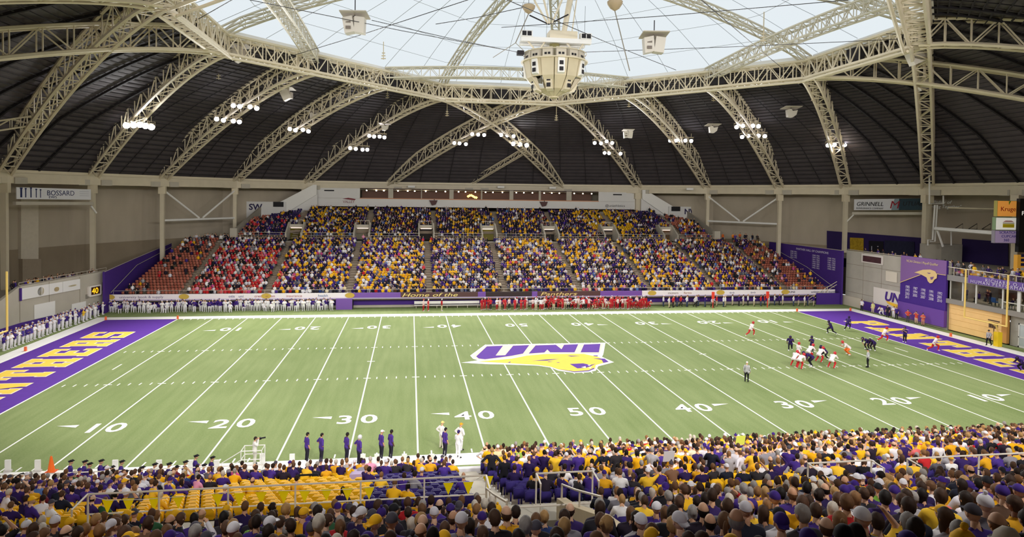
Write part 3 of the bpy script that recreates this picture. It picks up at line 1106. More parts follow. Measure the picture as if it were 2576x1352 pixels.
PWALL = mat('B6AA98', 0.9, noise=0.22, scale=0.3, stretch=(1, 1, 0.35), bump=0.08)
PWALL_D = mat('92846F', 0.9, noise=0.2, scale=0.3, bump=0.05)
SIDE = {0: 'west', 1: 'west', 2: 'northwest', 3: 'northwest', 4: 'north', 5: 'north', 6: 'north', 7: 'north'}
n_lp = len(LOOP)
wroots = {}
for i in range(n_lp):
    a, b = offs(LOOP[i], 5.5), offs(LOOP[(i + 1) % n_lp], 5.5)
    m_ = (a + b) / 2
    sd = ('west' if m_[1] > 62 else 'east' if m_[1] < -62 else ('north' if m_[0] > 0 else 'south'))
    key = 'wall_' + sd if sd != 'west' else 'wall_upper_west'
    if key not in wroots:
        wroots[key] = empty(key, (*(C0 + m_), 0), f'tan concrete outer wall on the {sd} side with a darker lower band', 'wall', kind='structure')
    A, B = np.array([*(C0 + a), 0]), np.array([*(C0 + b), 0])
    t = (B - A) / np.linalg.norm(B - A)
    nn = np.array([m_[0], m_[1], 0]) / np.linalg.norm(m_)
    for nm, z0, z1, m, inset in (('upper_wall', 8.9, 21.5, PWALL, 0.0), ('lower_wall', 0, 8.9, PWALL_D, -0.08)):
        mb = MB()
        a0, b0 = A + nn * inset, B + nn * inset
        mb.hexa([a0 + z0 * Z3, b0 + z0 * Z3, b0 + nn * 0.5 + z0 * Z3, a0 + nn * 0.5 + z0 * Z3], [a0 + z1 * Z3, b0 + z1 * Z3, b0 + nn * 0.5 + z1 * Z3, a0 + nn * 0.5 + z1 * Z3])
        part(nm, mb, m, wroots[key])
    mb = MB()
    a1 = np.array([*(C0 + LOOP[i]), 0]) + nn * 0.3
    b1 = np.array([*(C0 + LOOP[(i + 1) % n_lp]), 0]) + nn * 0.3
    mb.hexa([a1 + 20.0 * Z3, b1 + 20.0 * Z3, B + 20.6 * Z3, A + 20.6 * Z3], [a1 + 20.3 * Z3, b1 + 20.3 * Z3, B + 20.9 * Z3, A + 20.9 * Z3])
    part('eave_soffit', mb, DARK, wroots[key])
# under floor of the whole hall
mb = MB()
mb.face([(C0[0] + offs(p, 6)[0], C0[1] + offs(p, 6)[1], -0.32) for p in LOOP][::-1])
o = part('floor_slab', mb, CONC_D)
tag(o, 'concrete ground slab around the field', 'floor', kind='structure')

# ------------------------------------------------------------------ SOUTH END (left)
sw = empty('wall_south_end', (-15.5, 48, 0), 'tan concrete retaining wall of the south end with doors and sponsor boards', 'wall', kind='structure')
mb = MB()
E1, E2, E3 = np.array([-12.0, 55.6, 0]), np.array([-15.7, 41.6, 0]), np.array([-16.6, 30.0, 0])
mb.slab([E1, E2, E2 + 5.6 * Z3, E1 + 5.85 * Z3], (-0.4, 0.1, 0))
part('wall_face', mb, CONC_L, sw)
mb = MB()
mb.slab([E2, E3, E3 + 1.2 * Z3, E2 + 5.6 * Z3], (-0.4, 0.05, 0))
part('sloped_parapet', mb, CONC_L, sw)
def onE(f, z, off=0.0):
    d = E2 - E1
    n = np.cross(Z3, d)
    n = n / np.linalg.norm(n)
    n = n if n[0] > 0 else -n
    return E1 + d * f + Z3 * z + n * off
def eboard(name, f0, f1, z0, z1, m, th=0.08, parent=sw, off=0.02):
    mbx = MB()
    mbx.slab([onE(f0, z0, off), onE(f1, z0, off), onE(f1, z1, off), onE(f0, z1, off)], onE(0, 0, th) - onE(0, 0, 0))
    return part(name, mbx, m, parent)
eboard('purple_pad', 0.0, 1.0, 0, 1.15, PURPLE, 0.12)
mb = MB()
mb.slab([E2 + np.array([0.05, 0, 0]), E3 + np.array([0.05, 0, 0]), E3 + np.array([0.05, 0, 1.0]), E2 + np.array([0.05, 0, 1.15])], (0.12, 0, 0))
part('purple_pad', mb, PURPLE, sw)
eboard('door_panel', 0.64, 0.86, 1.2, 3.0, WHITE, 0.05)
eboard('door_panel', 0.28, 0.45, 1.15, 2.1, WHITE, 0.05)
eboard('vent_grille', 0.02, 0.07, 3.1, 4.3, mat('6A655E', 0.7), 0.06)
eboard('vent_grille', 0.25, 0.28, 2.4, 3.0, mat('8A857A', 0.7), 0.06)
for f in (0.35, 0.7, 0.999):
    mb = MB()
    mb.tube([onE(f, 1.2, 0.01), onE(f, 5.6, 0.01)], 0.025, 4)
    part('wall_joint', mb, CONC_D, sw)
sb = empty('sponsor_board', onE(0.75, 4.2), 'white three-panel sponsor board with a yellow mark on the south wall', 'sign')
d_ = E2 - E1
for f0, f1 in ((0.36, 0.56), (0.565, 0.71), (0.715, 0.99)):
    mb = MB()
    mb.slab([onE(f0, 3.95, 0.03), onE(f1, 3.95, 0.03), onE(f1, 5.35, 0.03), onE(f0, 5.35, 0.03)], onE(0, 0, 0.15) - onE(0, 0, 0))
    part('panel', mb, WHITE, sb)
mb = MB()
mb.slab([onE(0.99, 3.85, 0.02), onE(1.005, 3.85, 0.02), onE(1.005, 5.4, 0.02), onE(0.99, 5.4, 0.02)], onE(0, 0, 0.17) - onE(0, 0, 0))
part('end_cap', mb, PURPLE, sb)
YEL = mat('F2D840', 0.6)
for f, z, w, h, m in ((0.80, 4.6, 0.035, 0.55, YEL), (0.63, 4.5, 0.03, 0.3, mat('E8C86A', 0.6)), (0.45, 4.6, 0.05, 0.12, mat('E8D89A', 0.6))):
    mb = MB()
    P = [onE(f + w * math.cos(a), z + h * math.sin(a), 0.16) for a in np.linspace(0, 2 * math.pi, 12, endpoint=False)]
    mb.slab(P, onE(0, 0, 0.02) - onE(0, 0, 0))
    part('logo_mark', mb, m, sb)
pc = empty('play_clock', onE(0.17, 3.3), 'play clock showing 40 in lit amber digits on the south wall', 'clock')
mb = MB()
mb.slab([onE(f, z, 0.03) for f, z in ((0.10, 2.75), (0.11, 2.6), (0.25, 2.6), (0.26, 2.75), (0.26, 3.95), (0.25, 4.1), (0.11, 4.1), (0.10, 3.95))], onE(0, 0, 0.3) - onE(0, 0, 0))
part('case', mb, mat('E8E0D8', 0.5), pc)
mb = MB()
mb.slab([onE(f, z, 0.34) for f, z in ((0.125, 2.85), (0.235, 2.85), (0.235, 3.9), (0.125, 3.9))], onE(0, 0, 0.03) - onE(0, 0, 0))
part('display', mb, mat('3A1D08', 0.5), pc)
text('digits', '40', onE(0.232, 2.98, 0.40), -d_, Z3, 1.15, mat('FFB020', 0.5, emit=1.6), pc, 0.01, sx=1.05)
# deck behind the south wall
mb = MB()
mb.slab([(-12.4, 56, 4.3), (-16.1, 41.6, 4.3), (-17, 36, 4.0), (-34, 36, 4.0), (-34, 66, 4.3), (-12.4, 81, 4.3)], (0, 0, -0.3))
o = part('floor_south_deck', mb, CONC, None)
tag(o, 'raised concrete deck at the south end', 'floor', kind='structure')
rl = empty('deck_rail', onE(0.5, 5.8), 'steel rail along the top of the south end wall', 'railing')
mb = MB()
for h in (0.35, 0.0):
    mb.tube([onE(0, 5.95 + h, -0.1), onE(1, 5.7 + h, -0.1)], 0.04, 4)
for f in np.linspace(0, 1, 9):
    mb.tube([onE(f, 5.7, -0.1), onE(f, 6.3 - 0.25 * f, -0.1)], 0.035, 4)
part('rail_pipe', mb, STEEL, rl)
# stair block and yellow boards at the far-left picture edge
st = empty('stair', (-20, 38, 0), 'brown end bleacher steps at the south picture edge', 'stair', kind='structure')
mb = MB()
for k in range(10):
    mb.box((-17.2 - 0.8 * (k + 1), 28, 0.2 + 0.42 * k), (-17.2 - 0.8 * k, 37.5, 0.6 + 0.42 * k))
part('steps', mb, mat('8A7558', 0.9, noise=0.2), st)
for k in range(6):
    mb = MB()
    mb.tube([(-17.0 - 1.5 * k, 37.7, 0.7 + 0.75 * k), (-17.0 - 1.5 * k, 37.7, 1.7 + 0.75 * k)], 0.04, 4)
    part('baluster', mb, STEEL, st)
mb = MB()
mb.tube([(-17, 37.7, 1.7), (-25, 37.7, 5.6)], 0.05, 5)
part('hand_rail', mb, STEEL, st)
yb = empty('sponsor_board', (-25, 45, 6), 'yellow and white concession board at the south picture edge', 'sign')
for z0, z1, m in ((4.6, 5.6, YEL), (5.7, 7.0, mat('C9A030', 0.7)), (7.1, 7.8, mat('6A4A20', 0.7))):
    mb = MB()
    P = [at_x(0, 600, -24.0)]
    mb.box((-26.5, 46.0, z0), (-22.4, 46.2, z1))
    part('panel', mb, m, yb)
# downpipe
# banners hung between columns
def banner(name, lab, A, B, h, items, m):
    """Board hung from A (left end) to B (right end), given by its bottom corners, height h."""
    A, B = np.asarray(A, float), np.asarray(B, float)
    r_ = empty(name, A, lab, 'sign')
    t_ = (B - A) / np.linalg.norm(B - A)
    nn_ = np.cross(t_, Z3)
    mbx = MB()
    mbx.slab([A, B, B + h * Z3, A + h * Z3], -nn_ * 0.12)
    part('board', mbx, m, r_)
    mbx = MB()
    mbx.obox((A + B) / 2 - 0.55 * Z3 - nn_ * 0.1, (B - A) / 2 * 1.04, nn_ * 0.25, Z3 * 0.22)
    part('support_beam', mbx, CONC_L, r_)
    return r_, A, t_, nn_
A_, B_ = at_d(42, 501, 82.6), at_d(229, 503, 94.2)
r_, A_, t_, n_ = banner('hanging_banner', 'white banner with blue BOSSARD lettering hung between the south columns', A_, B_, 1.55, None, mat('DDDDE2', 0.6))
NAVY = mat('28305C', 0.6)
text('lettering', 'BOSSARD', A_ + t_ * 4.4 + Z3 * 0.55 + n_ * 0.02, t_, Z3, 1.0, NAVY, r_, 0.01, sx=1.05)
text('small_lettering', 'EWS', A_ + t_ * 4.7 + Z3 * 0.14 + n_ * 0.02, t_, Z3, 0.5, NAVY, r_, 0.01, sx=1.3)
for k, (x, w, h) in enumerate(((0.5, 0.26, 1.25), (1.2, 0.14, 1.2), (1.95, 0.16, 1.3), (2.75, 0.12, 1.15), (3.4, 0.1, 1.1))):
    mb = MB()
    q = A_ + t_ * x + Z3 * 0.22 + n_ * 0.01
    mb.slab([q, q + t_ * w, q + t_ * w + h * Z3, q + h * Z3], n_ * 0.02)
    mb.slab([q - t_ * 0.06 + (h - 0.12) * Z3, q + t_ * (w + 0.06) + (h - 0.12) * Z3, q + t_ * (w + 0.06) + (h + 0.05) * Z3, q - t_ * 0.06 + (h + 0.05) * Z3], n_ * 0.025)
    part('screw_drawing', mb, NAVY, r_)
for k in range(3):
    mb = MB()
    q = A_ + t_ * 9.8 + Z3 * (0.55 + 0.3 * k) + n_ * 0.01
    mb.slab([q, q + t_ * 1.6, q + t_ * 1.6 + 0.06 * Z3, q + 0.06 * Z3], n_ * 0.01)
    part('small_line', mb, mat('B8B8C4', 0.6), r_)
mb = MB()
mb.tube([B_ - 0.9 * Z3, B_ + t_ * 1.0 - 2.0 * Z3], 0.12, 5)
part('strut', mb, WHITE, r_)
# ================================================================== NORTH END (right)
XN = 104.0
def nz(u, v):                     # point on the north wall plane
    return at_x(u, v, XN)
nw = empty('wall_north_end', (XN, 45, 0), 'grey concrete wall of the north end with painted joints', 'wall', kind='structure')
mb = MB()
mb.box((XN, 34.2, 0), (XN + 0.4, 54.6, 9.15))
part('wall_face', mb, mat('B3ADA2', 0.9, noise=0.15, scale=0.6, bump=0.1), nw)
for z in (2.3, 4.6, 6.9):
    mb = MB()
    mb.box((XN - 0.01, 42.4, z), (XN + 0.02, 54.5, z + 0.05))
    part('wall_joint', mb, CONC_D, nw)
for y in (46.5, 50.5):
    mb = MB()
    mb.box((XN - 0.01, y, 0), (XN + 0.02, y + 0.05, 9.1))
    part('wall_joint', mb, CONC_D, nw)
def nboard(name, u0, v0, u1, v1, m, parent, th=0.08, off=0.02):
    a, b = nz(u0, v0), nz(u1, v1)
    mbx = MB()
    mbx.box((XN - off - th, min(a[1], b[1]), min(a[2], b[2])), (XN - off, max(a[1], b[1]), max(a[2], b[2])))
    return part(name, mbx, m, parent)
nboard('hatch_panel', 2230, 682, 2257, 712, mat('D8CFBE', 0.7), nw)
nboard('roll_door', 2199, 722, 2270, 790, mat('E2DAD2', 0.7), nw)
nboard('plaster_base', 2124, 742, 2172, 786, mat('CFC4B4', 0.8), nw, 0.3)
mb = MB()
mb.box((XN - 0.5, 44.3, 0), (XN - 0.15, 50.3, 1.35))
part('purple_pad', mb, PURPLE, nw)
mb = MB()
mb.tube([(XN + 0.1, 34, 9.3), (XN + 0.1, 54.5, 9.3)], 0.06, 5)
part('coping', mb, STEEL, nw)
ph = empty('poster', nz(2195, 655), 'framed photograph poster near the top of the grey north wall', 'poster')
nboard('frame', 2169, 638, 2222, 668, mat('DAD2CC', 0.6), ph, 0.1)
nboard('print', 2173, 643, 2218, 664, mat('4A2A30', 0.6, noise=0.6, scale=1.5), ph, 0.03, 0.13)
ub = empty('sign', nz(2245, 752), 'UNI lettering board half hidden behind the tall purple banner', 'sign')
a = nz(2226, 759)
text('lettering', 'UNI', (XN - 0.14, a[1], a[2] + 0.25), (0, -1, 0), Z3, 1.9, PURPLE, ub, 0.02, sx=1.1, shear=0.2, offset=0.06)
mb = MB()
mb.slab([(XN - 0.14, a[1] - q, a[2] + w) for q, w in ((0.4, 0.2), (3.6, -0.1), (3.8, -0.4), (2.2, -0.5), (0.8, -0.15))], (-0.05, 0, 0))
part('gold_swoosh', mb, GOLD, ub)
# tall banner with the cat head and playoff years
tb = empty('tall_banner', (XN - 0.3, 38, 0.4), 'tall purple banner with a gold cat head and white playoff years', 'banner')
mb = MB()
mb.box((XN - 0.35, 34.25, 2.6), (XN - 0.05, 42.3, 9.45))
part('cloth', mb, mat('452684', 0.8, noise=0.1, scale=1.0), tb)
mb = MB()
mb.slab([(XN - 0.36, 42.3, 9.45), (XN - 0.36, 34.25, 9.45), (XN - 0.36, 34.25, 7.55), (XN - 0.36, 36.2, 7.55), (XN - 0.36, 38.9, 6.9), (XN - 0.36, 42.3, 5.4)], (-0.02, 0, 0))
part('upper_field', mb, mat('84609C', 0.8), tb)
mb = MB()
mb.box((XN - 0.5, 34.25, 0.35), (XN - 0.05, 42.5, 2.6))
part('padding', mb, mat('6A459A', 0.8), tb)
CATC = mat('E2C48A', 0.7)
mb = MB()
mb.tube([(XN - 0.4, 42.3, 5.4), (XN - 0.4, 38.6, 7.0)], 0.06, 4)
mb.tube([(XN - 0.4, 36.0, 7.5), (XN - 0.4, 34.3, 7.5)], 0.05, 4)
part('gold_line', mb, CATC, tb)
def bz(px, py):                   # crop of the banner: 2250+px*.2071, 620+py*.2071
    p = nz(2250 + px * 0.2071, 620 + py * 0.2071)
    return (XN - 0.42, p[1], p[2])
mb = MB()
mb.slab([bz(*q) for q in ((275, 318), (380, 285), (470, 283), (530, 305), (552, 345), (548, 390), (520, 405), (495, 445), (465, 450), (440, 425), (425, 380), (380, 355), (340, 335))], (-0.03, 0, 0))
part('cat_head', mb, CATC, tb)
mb = MB()
mb.slab([bz(*q) for q in ((470, 375), (515, 370), (500, 400), (480, 408))], (-0.06, 0, 0))
mb.slab([bz(*q) for q in ((430, 320), (480, 325), (455, 335))], (-0.06, 0, 0))
part('cat_feature', mb, mat('7A5A8A', 0.7), tb)
HEADC = mat('E0C9A0', 0.7)
text('heading', 'NCAA Division I Playoff Qualifier', (XN - 0.4, 41.2, 8.6), (0, -1, 0), Z3, 0.5, HEADC, tb, 0.005, sx=0.82)
YRS = [['1985', '1987', '1990', '1991', '1992'], ['1993', '1994', '1995', '1996', '2001'], ['2003', '2005', '2007', '2008', '2010'], ['2011']]
WLT = mat('DDD2EA', 0.7)
for r_i, row in enumerate(YRS):
    for c_i, s_ in enumerate(row):
        text('year', s_, (XN - 0.38, 41.3 - 1.42 * c_i, 4.75 - 0.5 * r_i - 0.02 * c_i), (0, -1, 0), Z3, 0.58, WLT, tb, 0.005, sx=0.72)

# suite building: orange wall, glazed suite, balcony
sn = empty('suite_block', (XN, 28, 0), 'orange and grey suite block with glazed room and balcony at the north end', 'building')
mb = MB()
mb.box((XN + 0.0, 26.3, 0.15), (XN + 0.4, 34.0, 3.8))
part('orange_wall', mb, mat('F0C684', 0.8, noise=0.08, scale=1.0), sn)
for z in (0.9, 1.65, 2.4, 3.1):
    mb = MB()
    mb.box((XN - 0.012, 26.3, z), (XN + 0.02, 33.9, z + 0.03))
    part('wall_seam', mb, mat('C99A50', 0.8), sn)
mb = MB()
mb.box((XN + 0.0, 25.6, 0.15), (XN + 0.4, 26.3, 3.8))
part('tan_pier', mb, mat('C99250', 0.8), sn)
mb = MB()
mb.box((XN + 0.5, 10, 0.0), (XN + 0.8, 25.6, 3.8))
part('grey_wall', mb, mat('A9A69C', 0.85, noise=0.1), sn)
DOORF = mat('D9D9D4', 0.5)
for y0 in (23.0, 21.4):
    mb = MB()
    for z0, z1, ya, yb_ in ((0, 2.9, y0, y0 + 0.14), (0, 2.9, y0 + 1.36, y0 + 1.5), (2.75, 2.9, y0, y0 + 1.5), (0, 0.2, y0, y0 + 1.5), (1.2, 1.32, y0, y0 + 1.5)):
        mb.box((XN + 0.42, ya, z0), (XN + 0.52, yb_, z1))
    part('door_frame', mb, DOORF, sn)
    mb = MB()
    mb.box((XN + 0.46, y0 + 0.14, 0.2), (XN + 0.48, y0 + 1.36, 2.75))
    part('door_pane', mb, mat('B9C2C4', 0.2), sn)
mb = MB()
mb.box((XN - 0.3, 8, 3.75), (XN + 9, 34.3, 4.35))
part('floor_slab', mb, mat('8F8B84', 0.8), sn)
mb = MB()
mb.box((XN - 0.25, 8, 6.85), (XN + 12, 34.3, 7.6))
part('balcony_slab', mb, mat('8A8786', 0.7), sn)
mb = MB()
mb.box((XN - 0.32, 8, 6.95), (XN - 0.26, 30.9, 7.95))
part('purple_fascia', mb, mat('6E55A0', 0.7), sn)
text('lettering', 'HUMAN PERFORMANCE CENTER', (XN - 0.36, 30.5, 7.02), (0, -1, 0), Z3, 0.58, mat('CFC6E4', 0.6), sn, 0.01, sx=1.15, space=1.25)
text('lettering', 'RICHARD O. JACOBSON', (XN - 0.36, 28.4, 7.42), (0, -1, 0), Z3, 0.58, mat('CFC6E4', 0.6), sn, 0.01, sx=1.15, space=1.25)
mb = MB()
mb.box((XN + 7.5, 8, 4.3), (XN + 7.7, 34, 6.9))
part('room_wall', mb, mat('5A4636', 0.8), sn)
mb = MB()
mb.box((XN + 7.4, 25.5, 4.3), (XN + 7.5, 28.6, 6.6))
part('accent_wall', mb, mat('D9B23A', 0.8), sn)
mb = MB()
mb.box((XN + 3.0, 8, 4.3), (XN + 3.2, 23.6, 6.9))
part('accent_wall', mb, mat('C99A50', 0.8), sn)
mb = MB()
mb.box((XN, 34.0, 4.3), (XN + 8, 34.2, 6.9))
part('side_wall', mb, mat('8A8786', 0.8), sn)
for y in (34.1, 32.0, 30.0, 26.3, 24.2, 22.0, 18.0):
    w = 0.2 if y in (24.2, 34.1) else 0.07
    mb = MB()
    mb.box((XN + 0.0, y - w, 4.35), (XN + 0.2, y + w, 6.85))
    part('window_post', mb, DOORF, sn)
for a, b in ((34.0, 32.1), (31.9, 30.1), (29.9, 26.4), (26.2, 24.4), (24.0, 22.1), (21.9, 18.1)):
    mb = MB()
    mb.face([(XN + 0.1, a, 4.4), (XN + 0.1, b, 4.4), (XN + 0.1, b, 6.8), (XN + 0.1, a, 6.8)])
    part('pane', mb, GLASS, sn)
mb = MB()
mb.box((XN + 0.02, 18, 5.2), (XN + 0.18, 26.2, 5.28))
part('transom', mb, DOORF, sn)
for y in np.arange(9, 34.2, 2.2):
    mb = MB()
    mb.tube([(XN - 0.2, y, 7.6), (XN - 0.2, y, 8.65)], 0.045, 5)
    part('baluster', mb, STEEL, sn)
mb = MB()
mb.tube([(XN - 0.2, 8, 8.65), (XN - 0.2, 34.2, 8.65)], 0.05, 5)
part('hand_rail', mb, STEEL, sn)
for y in np.arange(9, 33, 2.2):
    mb = MB()
    mb.face([(XN - 0.2, y + 0.06, 7.65), (XN - 0.2, y + 2.14, 7.65), (XN - 0.2, y + 2.14, 8.58), (XN - 0.2, y + 0.06, 8.58)])
    part('rail_pane', mb, GLASS, sn)
ROOML = mat('FFE8C8', 0.5, emit=7)
for y in (32.5, 30.0, 27.4, 24.6, 21.5):
    mb = MB()
    mb.box((XN + 2.4, y - 0.5, 6.74), (XN + 3.4, y + 0.5, 6.82))
    part('ceiling_lamp', mb, ROOML, sn)
# suite chairs and tables inside
for k, y in enumerate((28.4, 27.4, 25.3, 23.2)):
    c = empty('lounge_chair', (XN + 1.2, y, 4.35), f"{['blue', 'pale grey', 'grey', 'white'][k]} chair behind the suite glass, {['first', 'second', 'third', 'fourth'][k]} from the tall banner", 'chair', 'suite chairs')
    m = mat(['2F5FA8', 'B9B4A8', '8F8A80', 'D8D4CC'][k], 0.7)
    for nm_, lo, hi in (('seat', (XN + 0.95, y - 0.3, 4.75), (XN + 1.5, y + 0.3, 4.9)), ('backrest', (XN + 0.9, y - 0.3, 4.9), (XN + 1.0, y + 0.3, 5.4))):
        mb = MB()
        mb.box(lo, hi)
        part(nm_, mb, m, c)
    for sx_, sy_ in ((0.98, -0.26), (0.98, 0.26), (1.46, -0.26), (1.46, 0.26)):
        mb = MB()
        mb.box((XN + sx_ - 0.03, y + sy_ - 0.03, 4.35), (XN + sx_ + 0.03, y + sy_ + 0.03, 4.76))
        part('leg', mb, BLACK, c)
# north deck
mb = MB()
mb.slab([(XN + 0.4, 34, 8.0), (XN + 0.4, 54.4, 8.0), (103, 79, 8.0), (121, 62, 8.0), (121, 8, 8.0), (XN + 12, 8, 8.0), (XN + 12, 34, 8.0)], (0, 0, -0.3))
o = part('floor_north_deck', mb, CONC)
tag(o, 'raised concrete deck above the north end wall', 'floor', kind='structure')
# murals on the outer wall of the north side
mu = empty('mural', (118, 55, 8), 'dark purple mural band with pictures along the north concourse wall', 'mural')
MUR = mat('2B1B52', 0.75, noise=0.1, scale=0.6)


def wall_dist(u, v, inset=5.2):
    """Distance along the sight line to the outer wall."""
    d_ = ray(u, v)[:2]
    best_ = 999
    for i_ in range(n_lp):
        a_, b_ = offs(LOOP[i_], inset) + C0, offs(LOOP[(i_ + 1) % n_lp], inset) + C0
        e_ = b_ - a_
        den = d_[0] * e_[1] - d_[1] * e_[0]
        if abs(den) < 1e-9:
            continue
        w_ = a_ - CAM[:2]
        k_ = (w_[0] * e_[1] - w_[1] * e_[0]) / den
        s_ = (w_[0] * d_[1] - w_[1] * d_[0]) / den
        if k_ > 1 and 0 <= s_ <= 1:
            best_ = min(best_, k_)
    return best_


for (u0, v0, u1, v1, ins, nm_, m) in ((2080, 581, 2332, 672, 5.2, 'purple_field', MUR), (2420, 601, 2536, 705, 5.2, 'purple_field', MUR),
                                    (2138, 598, 2172, 645, 5.0, 'gold_picture', mat('A98A20', 0.8, noise=0.6, scale=3)), (2186, 606, 2222, 645, 5.0, 'dark_picture', mat('15121C', 0.8, noise=0.3)),
                                    (2225, 605, 2300, 648, 5.0, 'stripe_picture', mat('22223A', 0.8, noise=0.4, scale=2))):
    us = np.linspace(u0, u1, 7)
    sl = 0.075 if nm_ == 'purple_field' else 0.05
    for q in range(6):
        P = [at_d(us[q], v1, wall_dist(us[q], v1, ins)), at_d(us[q + 1], v1, wall_dist(us[q + 1], v1, ins)), at_d(us[q + 1], v0 + sl * (us[q + 1] - u0), wall_dist(us[q + 1], v0, ins)), at_d(us[q], v0 + sl * (us[q] - u0), wall_dist(us[q], v0, ins))]
        n_ = np.cross(P[1] - P[0], P[3] - P[0])
        mb = MB()
        mb.slab(P, -n_ / np.linalg.norm(n_) * 0.1)
        part(nm_, mb, m, mu)
for k, (u, ch) in enumerate(((2190, 'I'), (2206, 'T'))):
    text('mural_letter', ch, at_d(u, 634, wall_dist(u, 634, 4.8)), RIGHT * np.array([1, 1, 0]), Z3, 1.5, mat('C9C6D4', 0.7), mu, 0.01)
# pale pilaster on the south wall
pl = empty('pilaster', (-27, 62, 4), 'pale block pilaster on the south concourse under the blue and white banner', 'pillar', kind='structure')
for nm_, (u0, v0, u1, v1), ins, m in (('upper_block', (53, 500, 97, 652), 4.9, mat('CBC1B0', 0.9, noise=0.1)), ('lower_block', (57, 652, 104, 720), 4.7, mat('9C8E7A', 0.9, noise=0.1))):
    P = [at_d(u0, v1, wall_dist(u0, v1, ins)), at_d(u1, v1, wall_dist(u1, v1, ins)), at_d(u1, v0, wall_dist(u1, v0, ins)), at_d(u0, v0, wall_dist(u0, v0, ins))]
    n_ = np.cross(P[1] - P[0], P[3] - P[0])
    mb = MB()
    mb.slab(P, -n_ / np.linalg.norm(n_) * 0.8)
    part(nm_, mb, m, pl)
# concrete hut on the north deck
ht = empty('concrete_hut', at_d(2375, 655, 101), 'grey concrete enclosure around the downpipe column on the north deck', 'enclosure')
P = [at_d(2329, 655, 99.2), at_d(2420, 655, 99.2)]
hx = P[1] - P[0]
hy = np.array([-hx[1], hx[0], 0]) / np.linalg.norm(hx[:2])
for nm_, a, b, m in (('front_wall', 0.0, 0.42, CONC_L), ('side_wall', 0.42, 1.0, mat('A39E94', 0.9, noise=0.1))):
    mb = MB()
    q0, q1 = P[0] + hx * a, P[0] + hx * b
    q0[2] = q1[2] = 8.0
    mb.slab([q0, q1, q1 + 2.8 * Z3, q0 + 2.8 * Z3], hy * 1.5)
    part(nm_, mb, m, ht)
# downpipes on the thick column
dp = empty('downpipe', at_d(2350, 600, 97.5), 'white downpipes looping round the thick north column', 'pipe')
d = 98.3
for pts in (([(2338, 440), (2338, 513), (2373, 513), (2373, 440)]), ([(2352, 516), (2346, 604), (2334, 604), (2334, 618)]), ([(2358, 516), (2352, 608), (2340, 608)])):
    mb = MB()
    mb.tube([at_d(u, v, d) for u, v in pts], 0.12, 6)
    part('pipe_run', mb, WHITE, dp)
# sign bridge and strut
sg = empty('sign_bridge', at_d(2430, 580, 98), 'white steel walkway beam from the column to the sponsor boards', 'beam')
for (a, b, r) in (((2352, 576), (2504, 588), 0.22), ((2352, 573), (2504, 584), 0.12), ((2358, 580), (2372, 621), 0.16), ((2393, 583), (2393, 618), 0.1)):
    mb = MB()
    mb.tube([at_d(*a, 97), at_d(*b, 97 if b[0] < 2450 else 87)], r, 6)
    part('member', mb, WHITE, sg)
for u in (2400, 2436, 2470):
    mb = MB()
    dd = 97 - (u - 2352) / 15.2
    mb.tube([at_d(u, 577, dd), at_d(u + 22, 577, dd), at_d(u + 22, 563, dd), at_d(u, 577, dd)], 0.05, 4)
    part('floodlight_arm', mb, BLACK, sg)
pr = empty('wall_pipe', at_d(2440, 525, 96), 'thin pale conduit along the upper north wall', 'pipe')
mb = MB()
mb.tube([at_d(2385, 523, 97), at_d(2505, 526, 92)], 0.12, 5)
part('conduit', mb, CREAM, pr)
# sponsor boards stack
def dboard(name, lab, u0, v0, u1, v1, d, m, th=0.6, side=None, emit=False, cat='sign'):
    A, B = at_d(u0, v1, d), at_d(u1, v1, d)
    h = (v1 - v0) / FPX * d
    r_ = empty(name, A, lab, cat)
    t_ = (B - A)
    t_[2] = 0
    L_ = np.linalg.norm(t_)
    t_ = t_ / L_
    n_ = np.cross(t_, Z3)
    mbx = MB()
    mbx.slab([A, A + t_ * L_, A + t_ * L_ + Z3 * h, A + Z3 * h], -n_ * th)
    part('cabinet', mbx, side or m, r_)
    mbx = MB()
    mbx.slab([A + n_ * 0.02 + t_ * 0.05 + Z3 * 0.05, A + t_ * (L_ - 0.05) + n_ * 0.02 + Z3 * 0.05, A + t_ * (L_ - 0.05) + Z3 * (h - 0.05) + n_ * 0.02, A + t_ * 0.05 + Z3 * (h - 0.05) + n_ * 0.02], -n_ * 0.02)
    part('face', mbx, m, r_)
    return r_, A, t_, n_, L_, h
DSN = 85.5
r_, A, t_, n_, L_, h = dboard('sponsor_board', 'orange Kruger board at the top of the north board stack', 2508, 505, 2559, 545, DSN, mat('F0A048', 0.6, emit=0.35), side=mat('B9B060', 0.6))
text('lettering', 'Kruger', A + t_ * 0.42 + Z3 * 0.75 + n_ * 0.04, t_, Z3, 0.85, mat('B8261E', 0.6), r_, 0.01)
mb = MB()
mb.tube([A + t_ * 1.55 + Z3 * 1.65 + n_ * 0.05, A + t_ * 1.6 + Z3 * 2.0 + n_ * 0.05, A + t_ * 1.75 + Z3 * 2.1 + n_ * 0.05], [0.05, 0.12, 0.03], 5)
part('leaf_mark', mb, mat('7AA82E', 0.6), r_)
r_, A, t_, n_, L_, h = dboard('sponsor_board', 'white board with a yellow striped mark in the middle of the north board stack', 2504, 547, 2559, 579, DSN, mat('F2EFE6', 0.6, emit=0.35), side=mat('8FA880', 0.6))
